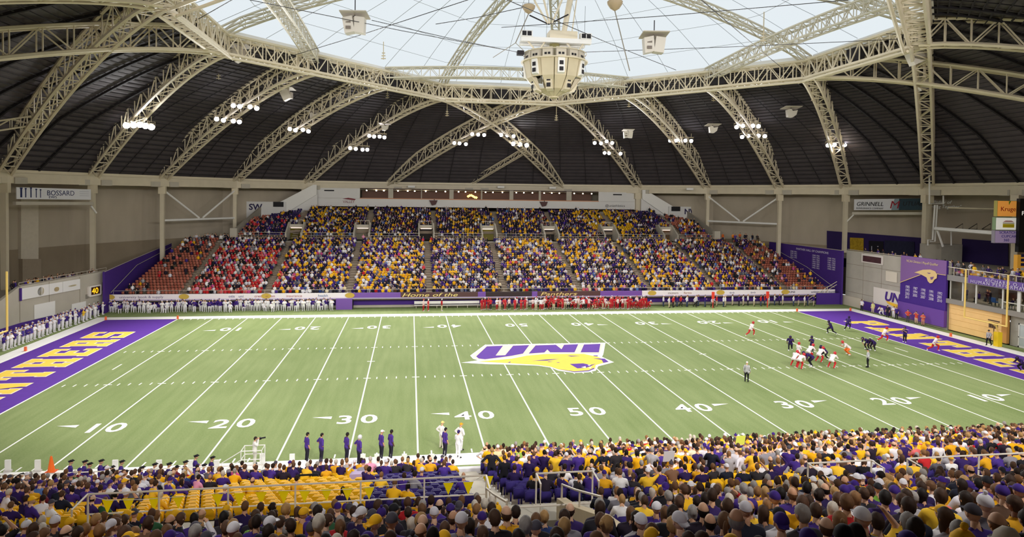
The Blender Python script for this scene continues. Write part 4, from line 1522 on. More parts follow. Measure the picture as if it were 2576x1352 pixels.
for z0, z1, m in ((0.35, 0.85, mat('F0D820', 0.6)), (0.9, 1.0, mat('8A7A30', 0.6)), (1.1, 1.3, mat('E0A0A0', 0.6))):
    mb = MB()
    mb.slab([A + t_ * 0.95 + Z3 * z0 + n_ * 0.03, A + t_ * 2.5 + Z3 * z0 + n_ * 0.03, A + t_ * (2.5 if z0 < 1 else 2.1) + Z3 * z1 + n_ * 0.03, A + t_ * (0.95 if z0 < 1 else 1.3) + Z3 * z1 + n_ * 0.03], n_ * 0.02)
    part('mark_stripe', mb, m, r_)
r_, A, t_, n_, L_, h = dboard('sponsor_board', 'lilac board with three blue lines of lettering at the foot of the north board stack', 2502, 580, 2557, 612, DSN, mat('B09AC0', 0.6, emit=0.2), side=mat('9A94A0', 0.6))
for k, s_ in enumerate(('SCRATCH', 'CUPCAKERY', '360')):
    text('lettering', s_, A + t_ * (0.55 + 0.3 * k) + Z3 * (1.3 - 0.52 * k) + n_ * 0.04, t_, Z3, 0.5, mat('4A3AB0', 0.6), r_, 0.01, sx=1.05)
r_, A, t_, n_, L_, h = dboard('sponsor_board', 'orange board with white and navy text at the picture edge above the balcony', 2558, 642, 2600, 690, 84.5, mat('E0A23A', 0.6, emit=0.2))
for k in range(4):
    mb = MB()
    q = A + t_ * 0.45 + Z3 * (0.5 + 0.6 * k) + n_ * 0.03
    mb.slab([q, q + t_ * 2, q + t_ * 2 + 0.38 * Z3, q + 0.38 * Z3], n_ * 0.02)
    part('text_block', mb, mat(['E8E4E0', '2A2A5A', '2A2A5A', '2A2A5A'][k], 0.6), r_)
r_, A, t_, n_, L_, h = dboard('scoreboard', 'black scoreboard cut by the picture edge beside the orange board', 2562, 500, 2640, 635, 85.0, mat('1A1C1C', 0.4), side=BLACK, cat='scoreboard')
text('lettering', 'PANTHERS', A + t_ * 0.2 + Z3 * 5.0 + n_ * 0.04, t_, Z3, 0.8, mat('F0EDE4', 0.6, emit=0.6), r_, 0.01)
# Grinnell banner
A_, B_ = at_d(2148, 529, 111.0), at_d(2337, 529, 101.6)
r_, A_, t_, n_ = banner('hanging_banner', 'black and white GRINNELL MUTUAL banner hung between the north columns', A_, B_, 1.9, None, mat('CFCFD4', 0.6))
Lb = np.linalg.norm(B_ - A_)
mb = MB()
q = A_ + n_ * 0.015
mb.slab([q + t_ * Lb * 0.62, q + t_ * Lb, q + t_ * Lb + 1.9 * Z3, q + t_ * Lb * 0.62 + 1.9 * Z3], n_ * 0.02)
part('dark_half', mb, mat('1E3440', 0.6), r_)
mb = MB()
mb.slab([q + t_ * Lb * 0.52, q + t_ * Lb * 0.621, q + t_ * Lb * 0.621 + 1.9 * Z3, q + t_ * Lb * 0.56 + 1.9 * Z3], n_ * 0.02)
part('mid_tone', mb, mat('7A8A94', 0.6), r_)
text('lettering', 'GRINNELL', A_ + t_ * 0.4 + Z3 * 0.75 + n_ * 0.03, t_, Z3, 1.0, BLACK, r_, 0.01, sx=0.95, shear=0.2)
text('lettering', 'M', A_ + t_ * 5.7 + Z3 * 0.3 + n_ * 0.05, t_, Z3, 1.8, mat('8A1A2A', 0.6), r_, 0.01, sx=1.1, shear=0.2)
text('lettering', 'UTUAL', A_ + t_ * 7.7 + Z3 * 0.75 + n_ * 0.05, t_, Z3, 1.0, BLACK, r_, 0.01, sx=0.95, shear=0.2)
text('lettering', 'REINSURANCE COMPANY', A_ + t_ * 0.4 + Z3 * 0.2 + n_ * 0.03, t_, Z3, 0.4, mat('4A4A4A', 0.6), r_, 0.01, sx=0.95)
text('lettering', '"A Policy of', A_ + t_ * 11.2 + Z3 * 1.05 + n_ * 0.05, t_, Z3, 0.72, mat('D8DADD', 0.6), r_, 0.01, shear=0.25)
text('lettering', 'Working Together"', A_ + t_ * 10.9 + Z3 * 0.35 + n_ * 0.05, t_, Z3, 0.72, mat('D8DADD', 0.6), r_, 0.01, shear=0.25, sx=0.88)
mb = MB()
mb.tube([A_ - 0.8 * Z3, A_ - t_ * 1.2 - 2.1 * Z3], 0.12, 5)
part('strut', mb, WHITE, r_)

# ================================================================== GOAL POSTS
YG = mat('F5D478', 0.45)
for s, lab in ((-1, 'yellow goal post at the south end behind the marching band'), (1, 'yellow goal post at the north end with a padded base')):
    x = -10 * YD if s < 0 else L + 10 * YD - 0.3
    r = empty('goal_post', (x + s * 1.9, FY, 0), lab, 'goal post', 'goal posts')
    mb = MB()
    mb.tube([(x, FY - 2.85, 3.05), (x, FY + 2.85, 3.05)], 0.085, 8)
    part('crossbar', mb, YG, r)
    for q in (-2.82, 2.82):
        mb = MB()
        mb.tube([(x, FY + q, 3.0), (x, FY + q, 9.1)], 0.1, 8)
        part('upright', mb, YG, r)
    mb = MB()
    mb.tube([(x + s * 1.9, FY, 0), (x + s * 1.9, FY, 1.6), (x + s * 1.6, FY, 2.5), (x + s * 0.9, FY, 2.95), (x, FY, 3.05)], 0.12, 8)
    part('gooseneck', mb, YG, r)
    mb = MB()
    mb.box((x + s * 1.9 - 0.3, FY - 0.3, 0.02), (x + s * 1.9 + 0.3, FY + 0.3, 1.75))
    part('base_pad', mb, mat('F2CE1E', 0.6), r)
# wire rack sign behind the north post
wr = empty('play_clock_rack', at_x(2497, 825, XN - 1.0), 'small dark slotted sign rack behind the north goal post', 'sign')
for k in range(4):
    mb = MB()
    mb.box((XN - 1.0, 25.9 + 0.32 * k, 1.9), (XN - 0.9, 26.12 + 0.32 * k, 2.6))
    part('slot', mb, mat('5A4634', 0.7), wr)
mb = MB()
mb.box((XN - 1.0, 25.7, 2.75), (XN - 0.9, 27.2, 2.9))
part('slot_header', mb, mat('5A4634', 0.7), wr)
mb = MB()
mb.tube([(XN - 0.95, 26.4, 0), (XN - 0.95, 26.4, 1.9)], 0.05, 5)
part('stem', mb, mat('5A4634', 0.7), wr)
# corner pylons
PYL = mat('F07040', 0.6)
for k, (x, y, w) in enumerate(((-10 * YD, W, 'far corner of the south end zone'), (0, W, 'far end of the south goal line'), (L, W, 'far end of the north goal line'), (L + 10 * YD, W, 'far corner of the north end zone'),
                               (-10 * YD - 0.5, 20 * YD + 13.5, 'south end line by the near hash marks'), (L + 10 * YD + 0.4, 33.3 * YD, 'north end line by the far hash marks'))):
    mb = MB()
    mb.box((x - 0.1, y - 0.1, 0.012), (x + 0.1, y + 0.1, 0.47))
    mb.box((x - 0.12, y - 0.12, 0.012), (x + 0.12, y + 0.12, 0.06))
    tag(part('pylon', mb, PYL), f'small orange pylon at the {w}', 'pylon', 'end zone pylons')

# ================================================================== HANGING CLUSTER
hb = empty('loudspeaker_cluster', (46.45, FY - 0.6, 28.4), 'big round cream loudspeaker cluster hanging under the skylight', 'loudspeaker')
hc = (46.45, 24.4)
n_p = 14
for k in range(n_p):
    a0, a1 = 2 * math.pi * k / n_p + 0.02, 2 * math.pi * (k + 1) / n_p - 0.02
    mb = MB()
    prof_ = [(0.35, 28.1), (1.95, 28.8), (2.95, 30.0), (3.3, 31.7)]
    for i in range(3):
        (r0, z0), (r1, z1) = prof_[i], prof_[i + 1]
        if i == 1 and k % 4 == 0:
            continue
        q = []
        for r_, z_ in ((r0, z0), (r1, z1)):
            for a in (a0, a1):
                q.append(np.array([hc[0] + r_ * math.cos(a), hc[1] + r_ * math.sin(a), z_]))
        mb.slab([q[0], q[1], q[3], q[2]], (np.array([hc[0], hc[1], z0]) - q[0]) * 0.05)
    part('shell_panel', mb, CREAM2, hb)
for k in range(n_p):
    a = 2 * math.pi * (k + 0.5) / n_p
    ca, sa = math.cos(a), math.sin(a)
    dirv, tan = np.array([ca, sa, 0]), np.array([-sa, ca, 0])
    if k % 2 == 0:
        c = np.array([*hc, 30.85]) + dirv * 3.0
    else:
        c = np.array([*hc, 29.35]) + dirv * 2.2
    mb = MB()
    mb.obox(c, tan * 0.36, dirv * 0.3 + Z3 * 0.1, Z3 * 0.74 + dirv * (0.05 if k % 2 == 0 else 0.3))
    sp = part('horn_cabinet', mb, WHITE if k % 2 == 0 else CREAM, hb)
    mb = MB()
    for z_ in (-0.3, 0.32):
        mb.obox(c + dirv * 0.33 + Z3 * z_, tan * 0.2, dirv * 0.04, Z3 * 0.2)
    link('horn_mouth', mb.mesh('horn_mouth', DARK), sp).location = (-np.array(hb.location)).tolist()
    c = np.array([*hc, 32.3]) + dirv * 2.8
    mb = MB()
    mb.obox(c, tan * 0.52, dirv * 0.4, Z3 * 0.5)
    sp = part('driver_cabinet', mb, mat('C4BBAA', 0.6), hb)
    mb = MB()
    for q in (-0.18, 0.18):
        mb.obox(c + dirv * 0.42 + tan * q - Z3 * 0.15, tan * 0.12, dirv * 0.02, Z3 * 0.11)
    link('driver_mouth', mb.mesh('driver_mouth', BLACK), sp).location = (-np.array(hb.location)).tolist()
mb = MB()
mb.lathe([(3.05, 31.7), (3.55, 31.7), (3.6, 31.82), (3.05, 31.84)], (*hc, 0), 28)
part('ring_walk', mb, CREAM, hb)
mb = MB()
mb.lathe([(3.4, 32.6), (3.46, 32.65), (3.4, 32.7)], (*hc, 0), 28)
part('ring_rail', mb, CREAM, hb)
mb = MB()
mb.lathe([(0.05, 27.95), (0.5, 28.05), (0.55, 28.25), (0.05, 28.4)], (*hc, 0), 12)
part('bottom_cap', mb, CREAM2, hb)
mb = MB()
mb.lathe([(0.6, 29), (0.7, 32), (0.5, 34.2)], (*hc, 0), 8)
part('core', mb, mat('8A8254', 0.8), hb)
mb = MB()
mb.obox((hc[0], hc[1] - 0.6, 34.0), X3 * 3.8, Y3 * 0.3, Z3 * 0.24)
mb.obox((hc[0], hc[1] + 1.2, 34.0), X3 * 3.6, Y3 * 0.3, Z3 * 0.2)
part('top_beam', mb, WHITE, hb)
mb = MB()
mb.obox((hc[0] + 0.8, hc[1], 34.6), X3 * 1.5, Y3 * 0.8, Z3 * 0.45)
part('hoist_box', mb, CREAM, hb)
for s in (-1, 1):
    mb = MB()
    mb.obox((hc[0] + s * 3.2, hc[1] - 0.6, 34.55), X3 * 0.6, Y3 * 0.4, Z3 * 0.32)
    sp = part('projector', mb, WHITE, hb)
    mb = MB()
    for q in (-0.27, 0.27):
        mb.obox((hc[0] + s * 3.2 + q, hc[1] - 1.02, 34.55), X3 * 0.22, Y3 * 0.02, Z3 * 0.23)
    link('projector_lens', mb.mesh('projector_lens', BLACK), sp).location = (-np.array(hb.location)).tolist()
    for (x0, z0, x1, z1) in ((3.0, 33.8, 2.2, 32.7), (1.2, 33.8, 1.9, 32.8)):
        mb = MB()
        mb.tube([(hc[0] + s * x0, hc[1] - 0.6, z0), (hc[0] + s * x1, hc[1] - 1.0, z1)], 0.1, 5)
        part('strut', mb, CREAM, hb)
    mb = MB()
    mb.tube([(hc[0] + s * 3.3, hc[1], 34.5), (hc[0] + s * 3.3, hc[1], 38)], 0.02, 4)
    part('hanger_cable', mb, CAB, hb)
mb = MB()
mb.obox((hc[0] - 3.75, hc[1] - 0.3, 32.6), X3 * 0.35, Y3 * 0.35, Z3 * 0.22)
part('side_camera', mb, DARK, hb)
for k in range(9):
    a = 2 * math.pi * k / 9
    mb = MB()
    mb.lathe([(0.02, 0.25), (0.24, 0.1), (0.26, -0.1), (0.05, -0.25)], (hc[0] + 1.7 * math.cos(a), hc[1] + 1.7 * math.sin(a), 30.4 + 0.4 * (k % 2)), 8)
    part('inner_horn', mb, BLACK, hb)
# hanging mast and V strut
ms = empty('mast', (48, 24.6, 34.7), 'cream mast and V struts holding the loudspeaker cluster', 'mast')
for pts, r in (([(47.4, 24.5, 34.7), (48.0, 24.6, 38), (49.3, 25.0, 44)], [0.28, 0.32, 0.38]), ([(48.3, 24.5, 34.7), (49.0, 24.6, 40), (49.8, 24.8, 44)], 0.07),
               ([(45.6, 24.0, 35.8), (44.2, 24, 38), (42.0, 24, 43.5)], 0.11), ([(45.8, 24.0, 35.8), (45.2, 24, 38), (43.4, 24, 43.5)], 0.11), ([(46.0, 24.0, 35.8), (47.0, 24, 38.2), (48.6, 24, 43.5)], 0.11)):
    mb = MB()
    mb.tube(pts, r, 7)
    part('strut', mb, CREAM, ms)
mb = MB()
mb.tube([(43.6, 24, 36.6), (45.7, 24, 35.75), (47.8, 24, 36.9)], 0.08, 5)
part('saddle', mb, DARK, ms)
# teardrop light bowls
for (u, v, d, lab, s) in ((1330, 20, 66, 'small tan light bowl hanging south of the cluster mast', 1.0), (1547, 10, 62, 'larger tan light bowl hanging north of the cluster mast', 1.1)):
    c = at_d(u, v, d)
    r = empty('light_bowl', c, lab, 'light fixture', 'light bowls')
    mb = MB()
    mb.lathe([(0.06, -0.62 * s), (0.4 * s, -0.42 * s), (0.66 * s, -0.02 * s), (0.7 * s, 0.2 * s), (0.55 * s, 0.32 * s), (0.1 * s, 0.36 * s)], c, 14)
    part('bowl', mb, mat('B7A283', 0.6), r, smooth=True)
    for tgt in ((1295, 110, d), (1320, 205, 92)) if u < 1400 else ((1583, 180, 88),):
        pass
    mb = MB()
    e = at_d(*((1297, 108) if u < 1400 else (1584, 178)), d - 2)
    mb.tube([c - 0.6 * s * Z3, e], 0.05, 4)
    part('stay_cable', mb, mat('8E877A', 0.5), r)
    mb = MB()
    mb.tube([c + 0.3 * s * Z3, c + 5.2 * Z3], 0.03, 4)
    part('hanger', mb, CAB, r)
    if u < 1400:
        for q in ((1240, 145), (1318, 128)):
            mb = MB()
            mb.tube([e, at_d(*q, d - 2)], 0.04, 4)
            part('bridle', mb, mat('8E877A', 0.5), r)


# loudspeaker boxes under square reflectors
def speaker(u, v, d, s, lab, kind):
    c = at_d(u, v, d)
    r = empty('hanging_loudspeaker', c, lab, 'loudspeaker', 'hanging loudspeakers')
    SPW = mat('CFC8BE', 0.6)
    ax = RIGHT * np.array([1, 1, 0])
    ax = ax / np.linalg.norm(ax)
    ay = np.cross(Z3, ax)
    mb = MB()
    mb.obox(c + Z3 * 0.95 * s, ax * 1.3 * s, ay * 1.1 * s - 0.1 * s * Z3, Z3 * 0.05 * s)
    part('reflector', mb, mat('B9B0A0', 0.6), r)
    if kind in ('pair', 'low'):
        for q, tilt in ((-0.55, 0.35), (0.5, -0.2)):
            k = c + ax * q * s - Z3 * 0.1 * s
            mb = MB()
            mb.obox(k, ax * 0.48 * s + Z3 * tilt * 0.3 * s, ay * 0.5 * s, Z3 * 0.72 * s - ax * tilt * 0.3 * s - ay * 0.15 * s)
            b = part('cabinet', mb, SPW, r)
            if q < 0:
                mb = MB()
                for zz in (-0.3, 0.3):
                    mb.obox(k - ay * 0.54 * s + Z3 * zz * s, ax * 0.24 * s, ay * 0.02 * s, Z3 * 0.15 * s)
                link('mouth', mb.mesh('mouth', mat('7A7068', 0.7)), b).location = (-np.array(r.location)).tolist()
    elif kind == 'tilt':
        mb = MB()
        mb.obox(c - Z3 * 0.1 * s, ax * 0.6 * s + Z3 * 0.3 * s, ay * 0.5 * s, Z3 * 0.7 * s - ax * 0.35 * s)
        part('cabinet', mb, SPW, r)
        mb = MB()
        mb.obox(c - Z3 * 0.1 * s + ax * 0.75 * s - Z3 * 0.05 * s, ax * 0.22 * s, ay * 0.45 * s, Z3 * 0.5 * s)
        part('side_cabinet', mb, mat('B9AFA6', 0.6), r)
    else:
        mb = MB()
        mb.slab([c + ax * x * s + Z3 * z * s - ay * 0.4 * s for x, z in ((-0.75, 0.55), (-0.2, 0.75), (0.1, 0.4), (0.9, 0.55), (0.7, -0.2), (0.1, -0.65), (-0.6, -0.55))], ay * 0.8 * s)
        part('cabinet', mb, SPW, r)
    mb = MB()
    mb.tube([c + 0.5 * s * Z3, c + 2.4 * s * Z3], 0.05 * s, 5)
    mb.tube([c + 0.4 * s * Z3 - ax * 0.4 * s, c + 1.0 * s * Z3], 0.04 * s, 4)
    part('hanger', mb, DARK, r)


speaker(893, 62, 62, 1.0, 'white loudspeaker pair hanging under a square reflector on the south side of the skylight', 'pair')
speaker(1645, 112, 63, 1.0, 'white loudspeaker pair hanging under a square reflector on the north side of the skylight', 'pair')
speaker(600, 135, 76, 1.0, 'tilted white loudspeaker at the south corner of the ring truss', 'tilt')
speaker(720, 238, 92, 0.9, 'small white loudspeaker before the southwest roof bays', 'tilt')
speaker(788, 292, 104, 0.75, 'small white loudspeaker on the truss beside the SW lettering', 'fan')
speaker(968, 322, 110, 0.75, 'small white loudspeaker on the truss over the south press box edge', 'fan')
speaker(1580, 338, 110, 0.75, 'small white loudspeaker hanging before the northwest roof, southmost of three', 'low')
speaker(1793, 327, 104, 0.85, 'small white loudspeaker hanging before the northwest roof, middle of three', 'fan')
speaker(1990, 286, 96, 0.95, 'small white loudspeaker hanging before the northwest roof, northmost of three', 'fan')
speaker(2302, 140, 68, 1.0, 'white loudspeaker under the ring truss beside the tall north truss', 'tilt')
speaker(2318, 208, 78, 1.0, 'white loudspeaker halfway down the tall north truss', 'tilt')
# drop rods with valve clusters under the trusses
for k, (u, v0, v1, d, w) in enumerate(((385, 15, 75, 70, 'at the top of the largest south truss'), (229, 145, 205, 80, 'on the largest south truss'), (550, 140, 200, 84, 'at the south corner of the ring'), (790, 165, 215, 96, 'on the southwest ring truss, lower south one'),
                                   (975, 205, 248, 104, 'on the southwest ring truss, lower north one'), (1125, 255, 293, 108, 'over the south press box'), (1400, 264, 304, 108, 'over the north press box'), (1583, 225, 270, 103, 'on the northwest ring truss, south one'),
                                   (1796, 205, 255, 96, 'on the northwest ring truss, north one'), (2048, 195, 255, 88, 'at the north corner of the ring'), (965, 105, 150, 80, 'inside the skylight, south of the cluster'), (1922, 30, 105, 66, 'inside the skylight, north of the cluster'), (411, 240, 275, 92, 'beside the starburst truss'), (1666, 300, 328, 110, 'between two northwest trusses'))):
    A, B = at_d(u, v0, d), at_d(u, v1, d)
    B = np.array([A[0], A[1], B[2]])
    r = empty('drop_rod', A, f'thin hanging rod {w}', 'hanging rod', 'hanging rods')
    mb = MB()
    mb.tube([A, B], 0.055, 5)
    part('rod', mb, CREAM2, r)
    for q in range(3):
        mb = MB()
        c = B + Z3 * (0.15 + 0.35 * q)
        mb.tube([c - RIGHT * (0.3 - 0.05 * q), c + RIGHT * (0.3 - 0.05 * q)], 0.07, 5)
        part('valve', mb, CREAM2, r)

# ================================================================== FLOODLIGHTS
LENS = mat('F6F2FF', 0.3, emit=60)
LENSB = mat('FFFFFF', 0.3, emit=220)
HOUS = mat('8F8A86', 0.4, metal=0.4)
BANKS = [  # truss foot, head, aim pixel of the bank centre, lamps, phrase, lens scale
    ((-62, 36), (-36, 9), (350, 315), [(318, 316), (336, 315), (352, 314), (366, 317), (381, 320)], 'starburst bank on the southwest truss', 1.5),
    ((-56, 46.6), (-27.2, 18.33), (616, 268), [(587, 266), (603, 268), (629, 269), (646, 273)], 'upper step of the stepped southwest bank', 1.0),
    ((-56, 46.6), (-27.2, 18.33), (574, 303), [(545, 300), (562, 303), (587, 305), (602, 307)], 'lower step of the stepped southwest bank', 1.0),
    ((-47.7, 59.6), (-18.4, 27.67), (752, 328), [(729, 325), (743, 328), (762, 327), (776, 331)], 'bank on the truss beside the SW lettering', 1.0),
    ((-35.9, 68.9), (-9.6, 37), (948, 344), [(929, 342), (941, 344), (955, 344), (967, 346)], 'upper bank over the south press box edge', 1.0),
    ((-35.9, 68.9), (-9.6, 37), (902, 376), [(881, 373), (895, 375), (912, 377), (924, 377)], 'lower bank over the south press box edge', 1.0),
    ((-19, 73), (9.6, 37), (1158, 362), [(1143, 360), (1156, 361), (1172, 363)], 'lower south arm of the crossing trusses', 1.0),
    ((-19, 73), (9.6, 37), (1203, 339), [(1188, 338), (1203, 339), (1218, 340)], 'upper south arm of the crossing trusses', 0.9),
    ((19, 73), (-9.6, 37), (1277, 341), [(1261, 340), (1276, 341), (1292, 343)], 'upper north arm of the crossing trusses', 0.9),
    ((19, 73), (-9.6, 37), (1308, 364), [(1291, 362), (1308, 364), (1325, 366)], 'bright lower north arm of the crossing trusses', 1.5),
    ((35.9, 68.9), (9.6, 37), (1517, 359), [(1496, 360), (1512, 361), (1526, 356), (1540, 360)], 'upper bank over the north press box edge', 1.0),
    ((35.9, 68.9), (9.6, 37), (1540, 386), [(1521, 385), (1532, 386), (1561, 387)], 'lower bank over the north press box edge', 0.9),
    ((47.7, 59.6), (18.4, 27.67), (1710, 354), [(1686, 354), (1701, 354), (1724, 354), (1739, 355)], 'bank on the truss beside the NW lettering', 1.0),
    ((56, 46.6), (27.2, 18.33), (1880, 318), [(1853, 320), (1869, 317), (1894, 317), (1908, 318)], 'upper row of the stacked northwest bank', 1.0),
    ((56, 46.6), (27.2, 18.33), (1898, 343), [(1867, 345), (1882, 342), (1908, 342), (1924, 343)], 'lower row of the stacked northwest bank', 1.0),
    ((62, 36), (36, 9), (2111, 365), [(2083, 366), (2099, 365), (2125, 365), (2141, 364)], 'bank on the truss beside the black and white banner', 1.1),
]
FIELD_C = np.array([46.0, 22.0, 0.0])


def flood_head(c, aim, s, lens, lab, nm='floodlight'):
    c = np.asarray(c, float)
    a = aim / np.linalg.norm(aim)
    r = empty(nm, c, lab, 'floodlight', 'roof floodlights')
    sd = np.cross(a, Z3)
    sd /= np.linalg.norm(sd)
    up = np.cross(sd, a)
    for nm_, m, pr_ in (('housing', HOUS, [(0.12, -0.55), (0.2, -0.45), (0.3, -0.1), (0.34, 0.0)]), ('lens', lens, [(0.0, 0.03), (0.22, 0.02), (0.32, -0.02)])):
        mb = MB()
        mb.lathe([(rr * s, zz * s) for rr, zz in pr_], n=10)
        mb.v = [tuple(c + sd * p[0] + up * p[1] + a * p[2]) for p in mb.v]
        part(nm_, mb, m, r, smooth=True)
    mb = MB()
    mb.tube([c - sd * 0.36 * s, c - sd * 0.36 * s - a * 0.5 * s + up * 0.45 * s, c + sd * 0.36 * s - a * 0.5 * s + up * 0.45 * s, c + sd * 0.36 * s], 0.035, 4)
    mb.tube([c - a * 0.5 * s + up * 0.45 * s, c - a * 0.5 * s + up * 1.3], 0.05, 4)
    part('bracket', mb, CREAM2, r)
    return r


def spot(name, c, target, power, size=2.0, blend=0.7):
    l = bpy.data.lights.new(name, 'SPOT')
    l.energy = power
    l.spot_size = size
    l.spot_blend = blend
    l.shadow_soft_size = 0.8
    l.color = (1.0, 0.97, 0.93)
    o = link(name, l)
    o.location = tuple(map(float, c))
    o.rotation_euler = Vector(np.asarray(target) - np.asarray(c)).to_track_quat('-Z', 'Y').to_euler()
    return o


ORD = ['first', 'second', 'third', 'fourth', 'fifth']
for foot, head, px, lamps, phrase, s in BANKS:
    a, b = np.array(foot) + C0, np.array(head) + C0
    d = ray(*px)
    nrm = np.array([-(b - a)[1], (b - a)[0]])
    k = ((a - CAM[:2]) @ nrm) / (d[:2] @ nrm)
    dist = k - 1.2
    cc = at_d(*px, dist)
    for j, (u, v) in enumerate(lamps):
        c = at_d(u, v, dist + 0.1 * (j % 2))
        tgt = FIELD_C + np.array([(cc[0] - 46) * 0.5, -25, 5.0])
        flood_head(c, tgt - c, 1.0 * (1.25 if s > 1.2 else 1.0), LENSB if s > 1.2 else LENS, f'{ORD[j]} lit floodlight from left, {phrase}')
    pm = empty('lamp_rail', cc, f'short support rail of the {phrase}', 'rail', 'lamp rails')
    mb = MB()
    mb.tube([at_d(lamps[0][0] - 6, lamps[0][1] - 9, dist + 0.6), at_d(lamps[-1][0] + 6, lamps[-1][1] - 9, dist + 0.6)], 0.07, 5)
    part('pipe', mb, CREAM2, pm)
    tgt = np.array([46 + (cc[0] - 46) * 0.55, 20.0, 0])
    spot('flood_beam', cc + (tgt - cc) / np.linalg.norm(tgt - cc) * 1.2, tgt, FLOOD_W, 2.25, 0.75)
    # the matching bank on the east half of the roof, behind the camera
    ce = np.array([cc[0], 2 * C0[1] - cc[1], cc[2]])
    tgt = np.array([46 + (cc[0] - 46) * 0.55, 34.0, 0])
    if px[1] < 400 and len(lamps) > 2:
        spot('flood_beam', ce, tgt, FLOOD_W, 1.8, 0.8)
# unseen lamps added over the east stand to brighten the near crowd
for x in (6, 25, 44, 63, 82):
    spot('stand_fill', (x, -36.5, 27.6), (x + 4, -12, 4), STAND_W, 2.0, 0.7)
bake_texts()
# ================================================================== PEOPLE
SKINS = ['D9A988', 'C99878', 'E0B496', '8A5A40', 'B98566', '5E3D2C']
# joints: x across, y forward, z up; standing height about 1.75
def pose(kind):
    J = {}
    if kind.startswith('sit'):
        ln = {'sit': 0.02, 'sit_lean': 0.14, 'sit_hood': 0.05, 'sit_arm': 0.0}[kind]
        J.update(pel=(0, 0, .50), spi=(0, .0 + ln * .3, .70), che=(0, ln * .8, .92), tra=(0, ln * 1.0, 1.03), nec=(0, ln * 1.15, 1.115))
        for s, k in ((-1, 'l'), (1, 'r')):
            J['sho' + k] = (s * .185, ln * .9, .985)
            J['elb' + k] = (s * .27, .08 + ln, .76)
            J['wri' + k] = (s * .17, .30 + ln * .5, .66)
            J['hip' + k] = (s * .10, .03, .49)
            J['kne' + k] = (s * .13, .44, .50)
            J['ank' + k] = (s * .12, .42, .09)
            J['toe' + k] = (s * .13, .58, .04)
        if kind == 'sit_arm':
            J['elbr'] = (.36, .12, 1.12)
            J['wrir'] = (.16, .1, 1.36)
    else:
        J.update(pel=(0, 0, .95), spi=(0, .01, 1.12), che=(0, .0, 1.30), tra=(0, .0, 1.41), nec=(0, .01, 1.495))
        for s, k in ((-1, 'l'), (1, 'r')):
            J['sho' + k] = (s * .185, 0, 1.37)
            J['elb' + k] = (s * .25, -.03, 1.12)
            J['wri' + k] = (s * .25, .06, .88)
            J['hip' + k] = (s * .10, 0, .92)
            J['kne' + k] = (s * .11, .02, .50)
            J['ank' + k] = (s * .12, -.02, .09)
            J['toe' + k] = (s * .14, .14, .04)
        if kind == 'fold':
            for s, k in ((-1, 'l'), (1, 'r')):
                J['elb' + k] = (s * .29, .06, 1.14)
                J['wri' + k] = (s * -.04, .22, 1.16)
        if kind == 'clap':
            for s, k in ((-1, 'l'), (1, 'r')):
                J['elb' + k] = (s * .27, .10, 1.16)
                J['wri' + k] = (s * .06, .30, 1.34)
        if kind == 'phone':
            for s, k in ((-1, 'l'), (1, 'r')):
                J['elb' + k] = (s * .30, .10, 1.30)
                J['wri' + k] = (s * .08, .20, 1.58)
        if kind == 'hips':
            for s, k in ((-1, 'l'), (1, 'r')):
                J['elb' + k] = (s * .40, -.08, 1.16)
                J['wri' + k] = (s * .20, .02, 1.0)
        if kind == 'walk':
            J.update(kner=(.11, .2, .52), ankr=(.12, .16, .12), toer=(.13, .31, .06), knel=(-.11, -.05, .5), ankl=(-.11, -.30, .14), toel=(-.12, -.18, .05))
            J.update(elbl=(-.27, .1, 1.15), wril=(-.24, .3, 1.02), elbr=(.27, -.14, 1.14), wrir=(.27, -.08, .9))
        if kind == 'run':
            J.update(pel=(0, 0, .90), spi=(0, .06, 1.06), che=(0, .16, 1.22), tra=(0, .2, 1.31), nec=(0, .24, 1.39))
            for s, k in ((-1, 'l'), (1, 'r')):
                J['sho' + k] = (s * .20, .17, 1.31)
                J['hip' + k] = (s * .10, 0, .87)
            J.update(kner=(.11, .38, .72), ankr=(.11, .30, .30), toer=(.12, .45, .26), knel=(-.11, -.12, .50), ankl=(-.11, -.50, .30), toel=(-.12, -.52, .16))
            J.update(elbl=(-.30, .32, 1.14), wril=(-.22, .52, 1.24), elbr=(.30, -.06, 1.08), wrir=(.28, .10, .94))
        if kind == 'crouch':
            J.update(pel=(0, -.20, .66), spi=(0, -.02, .80), che=(0, .18, .96), tra=(0, .27, 1.02), nec=(0, .35, 1.07))
            for s, k in ((-1, 'l'), (1, 'r')):
                J['sho' + k] = (s * .21, .22, 1.02)
                J['elb' + k] = (s * .30, .36, .78)
                J['wri' + k] = (s * .18, .56, .82)
                J['hip' + k] = (s * .12, -.18, .63)
                J['kne' + k] = (s * .22, .14, .42)
                J['ank' + k] = (s * .24, -.18, .09)
                J['toe' + k] = (s * .27, -.02, .04)
        if kind == 'bend':
            J.update(pel=(0, -.22, .78), spi=(0, -.02, .90), che=(0, .22, .98), tra=(0, .33, 1.0), nec=(0, .43, 1.03))
            for s, k in ((-1, 'l'), (1, 'r')):
                J['sho' + k] = (s * .20, .28, 1.0)
                J['elb' + k] = (s * .24, .30, .74)
                J['wri' + k] = (s * .16, .26, .52)
                J['hip' + k] = (s * .12, -.2, .75)
                J['kne' + k] = (s * .17, .06, .44)
                J['ank' + k] = (s * .18, -.14, .09)
                J['toe' + k] = (s * .21, .02, .04)
    if kind == 'run':
        J = {k: (v[0], v[1], v[2] - .125) for k, v in J.items()}
    return {k: np.array(v, float) for k, v in J.items()}


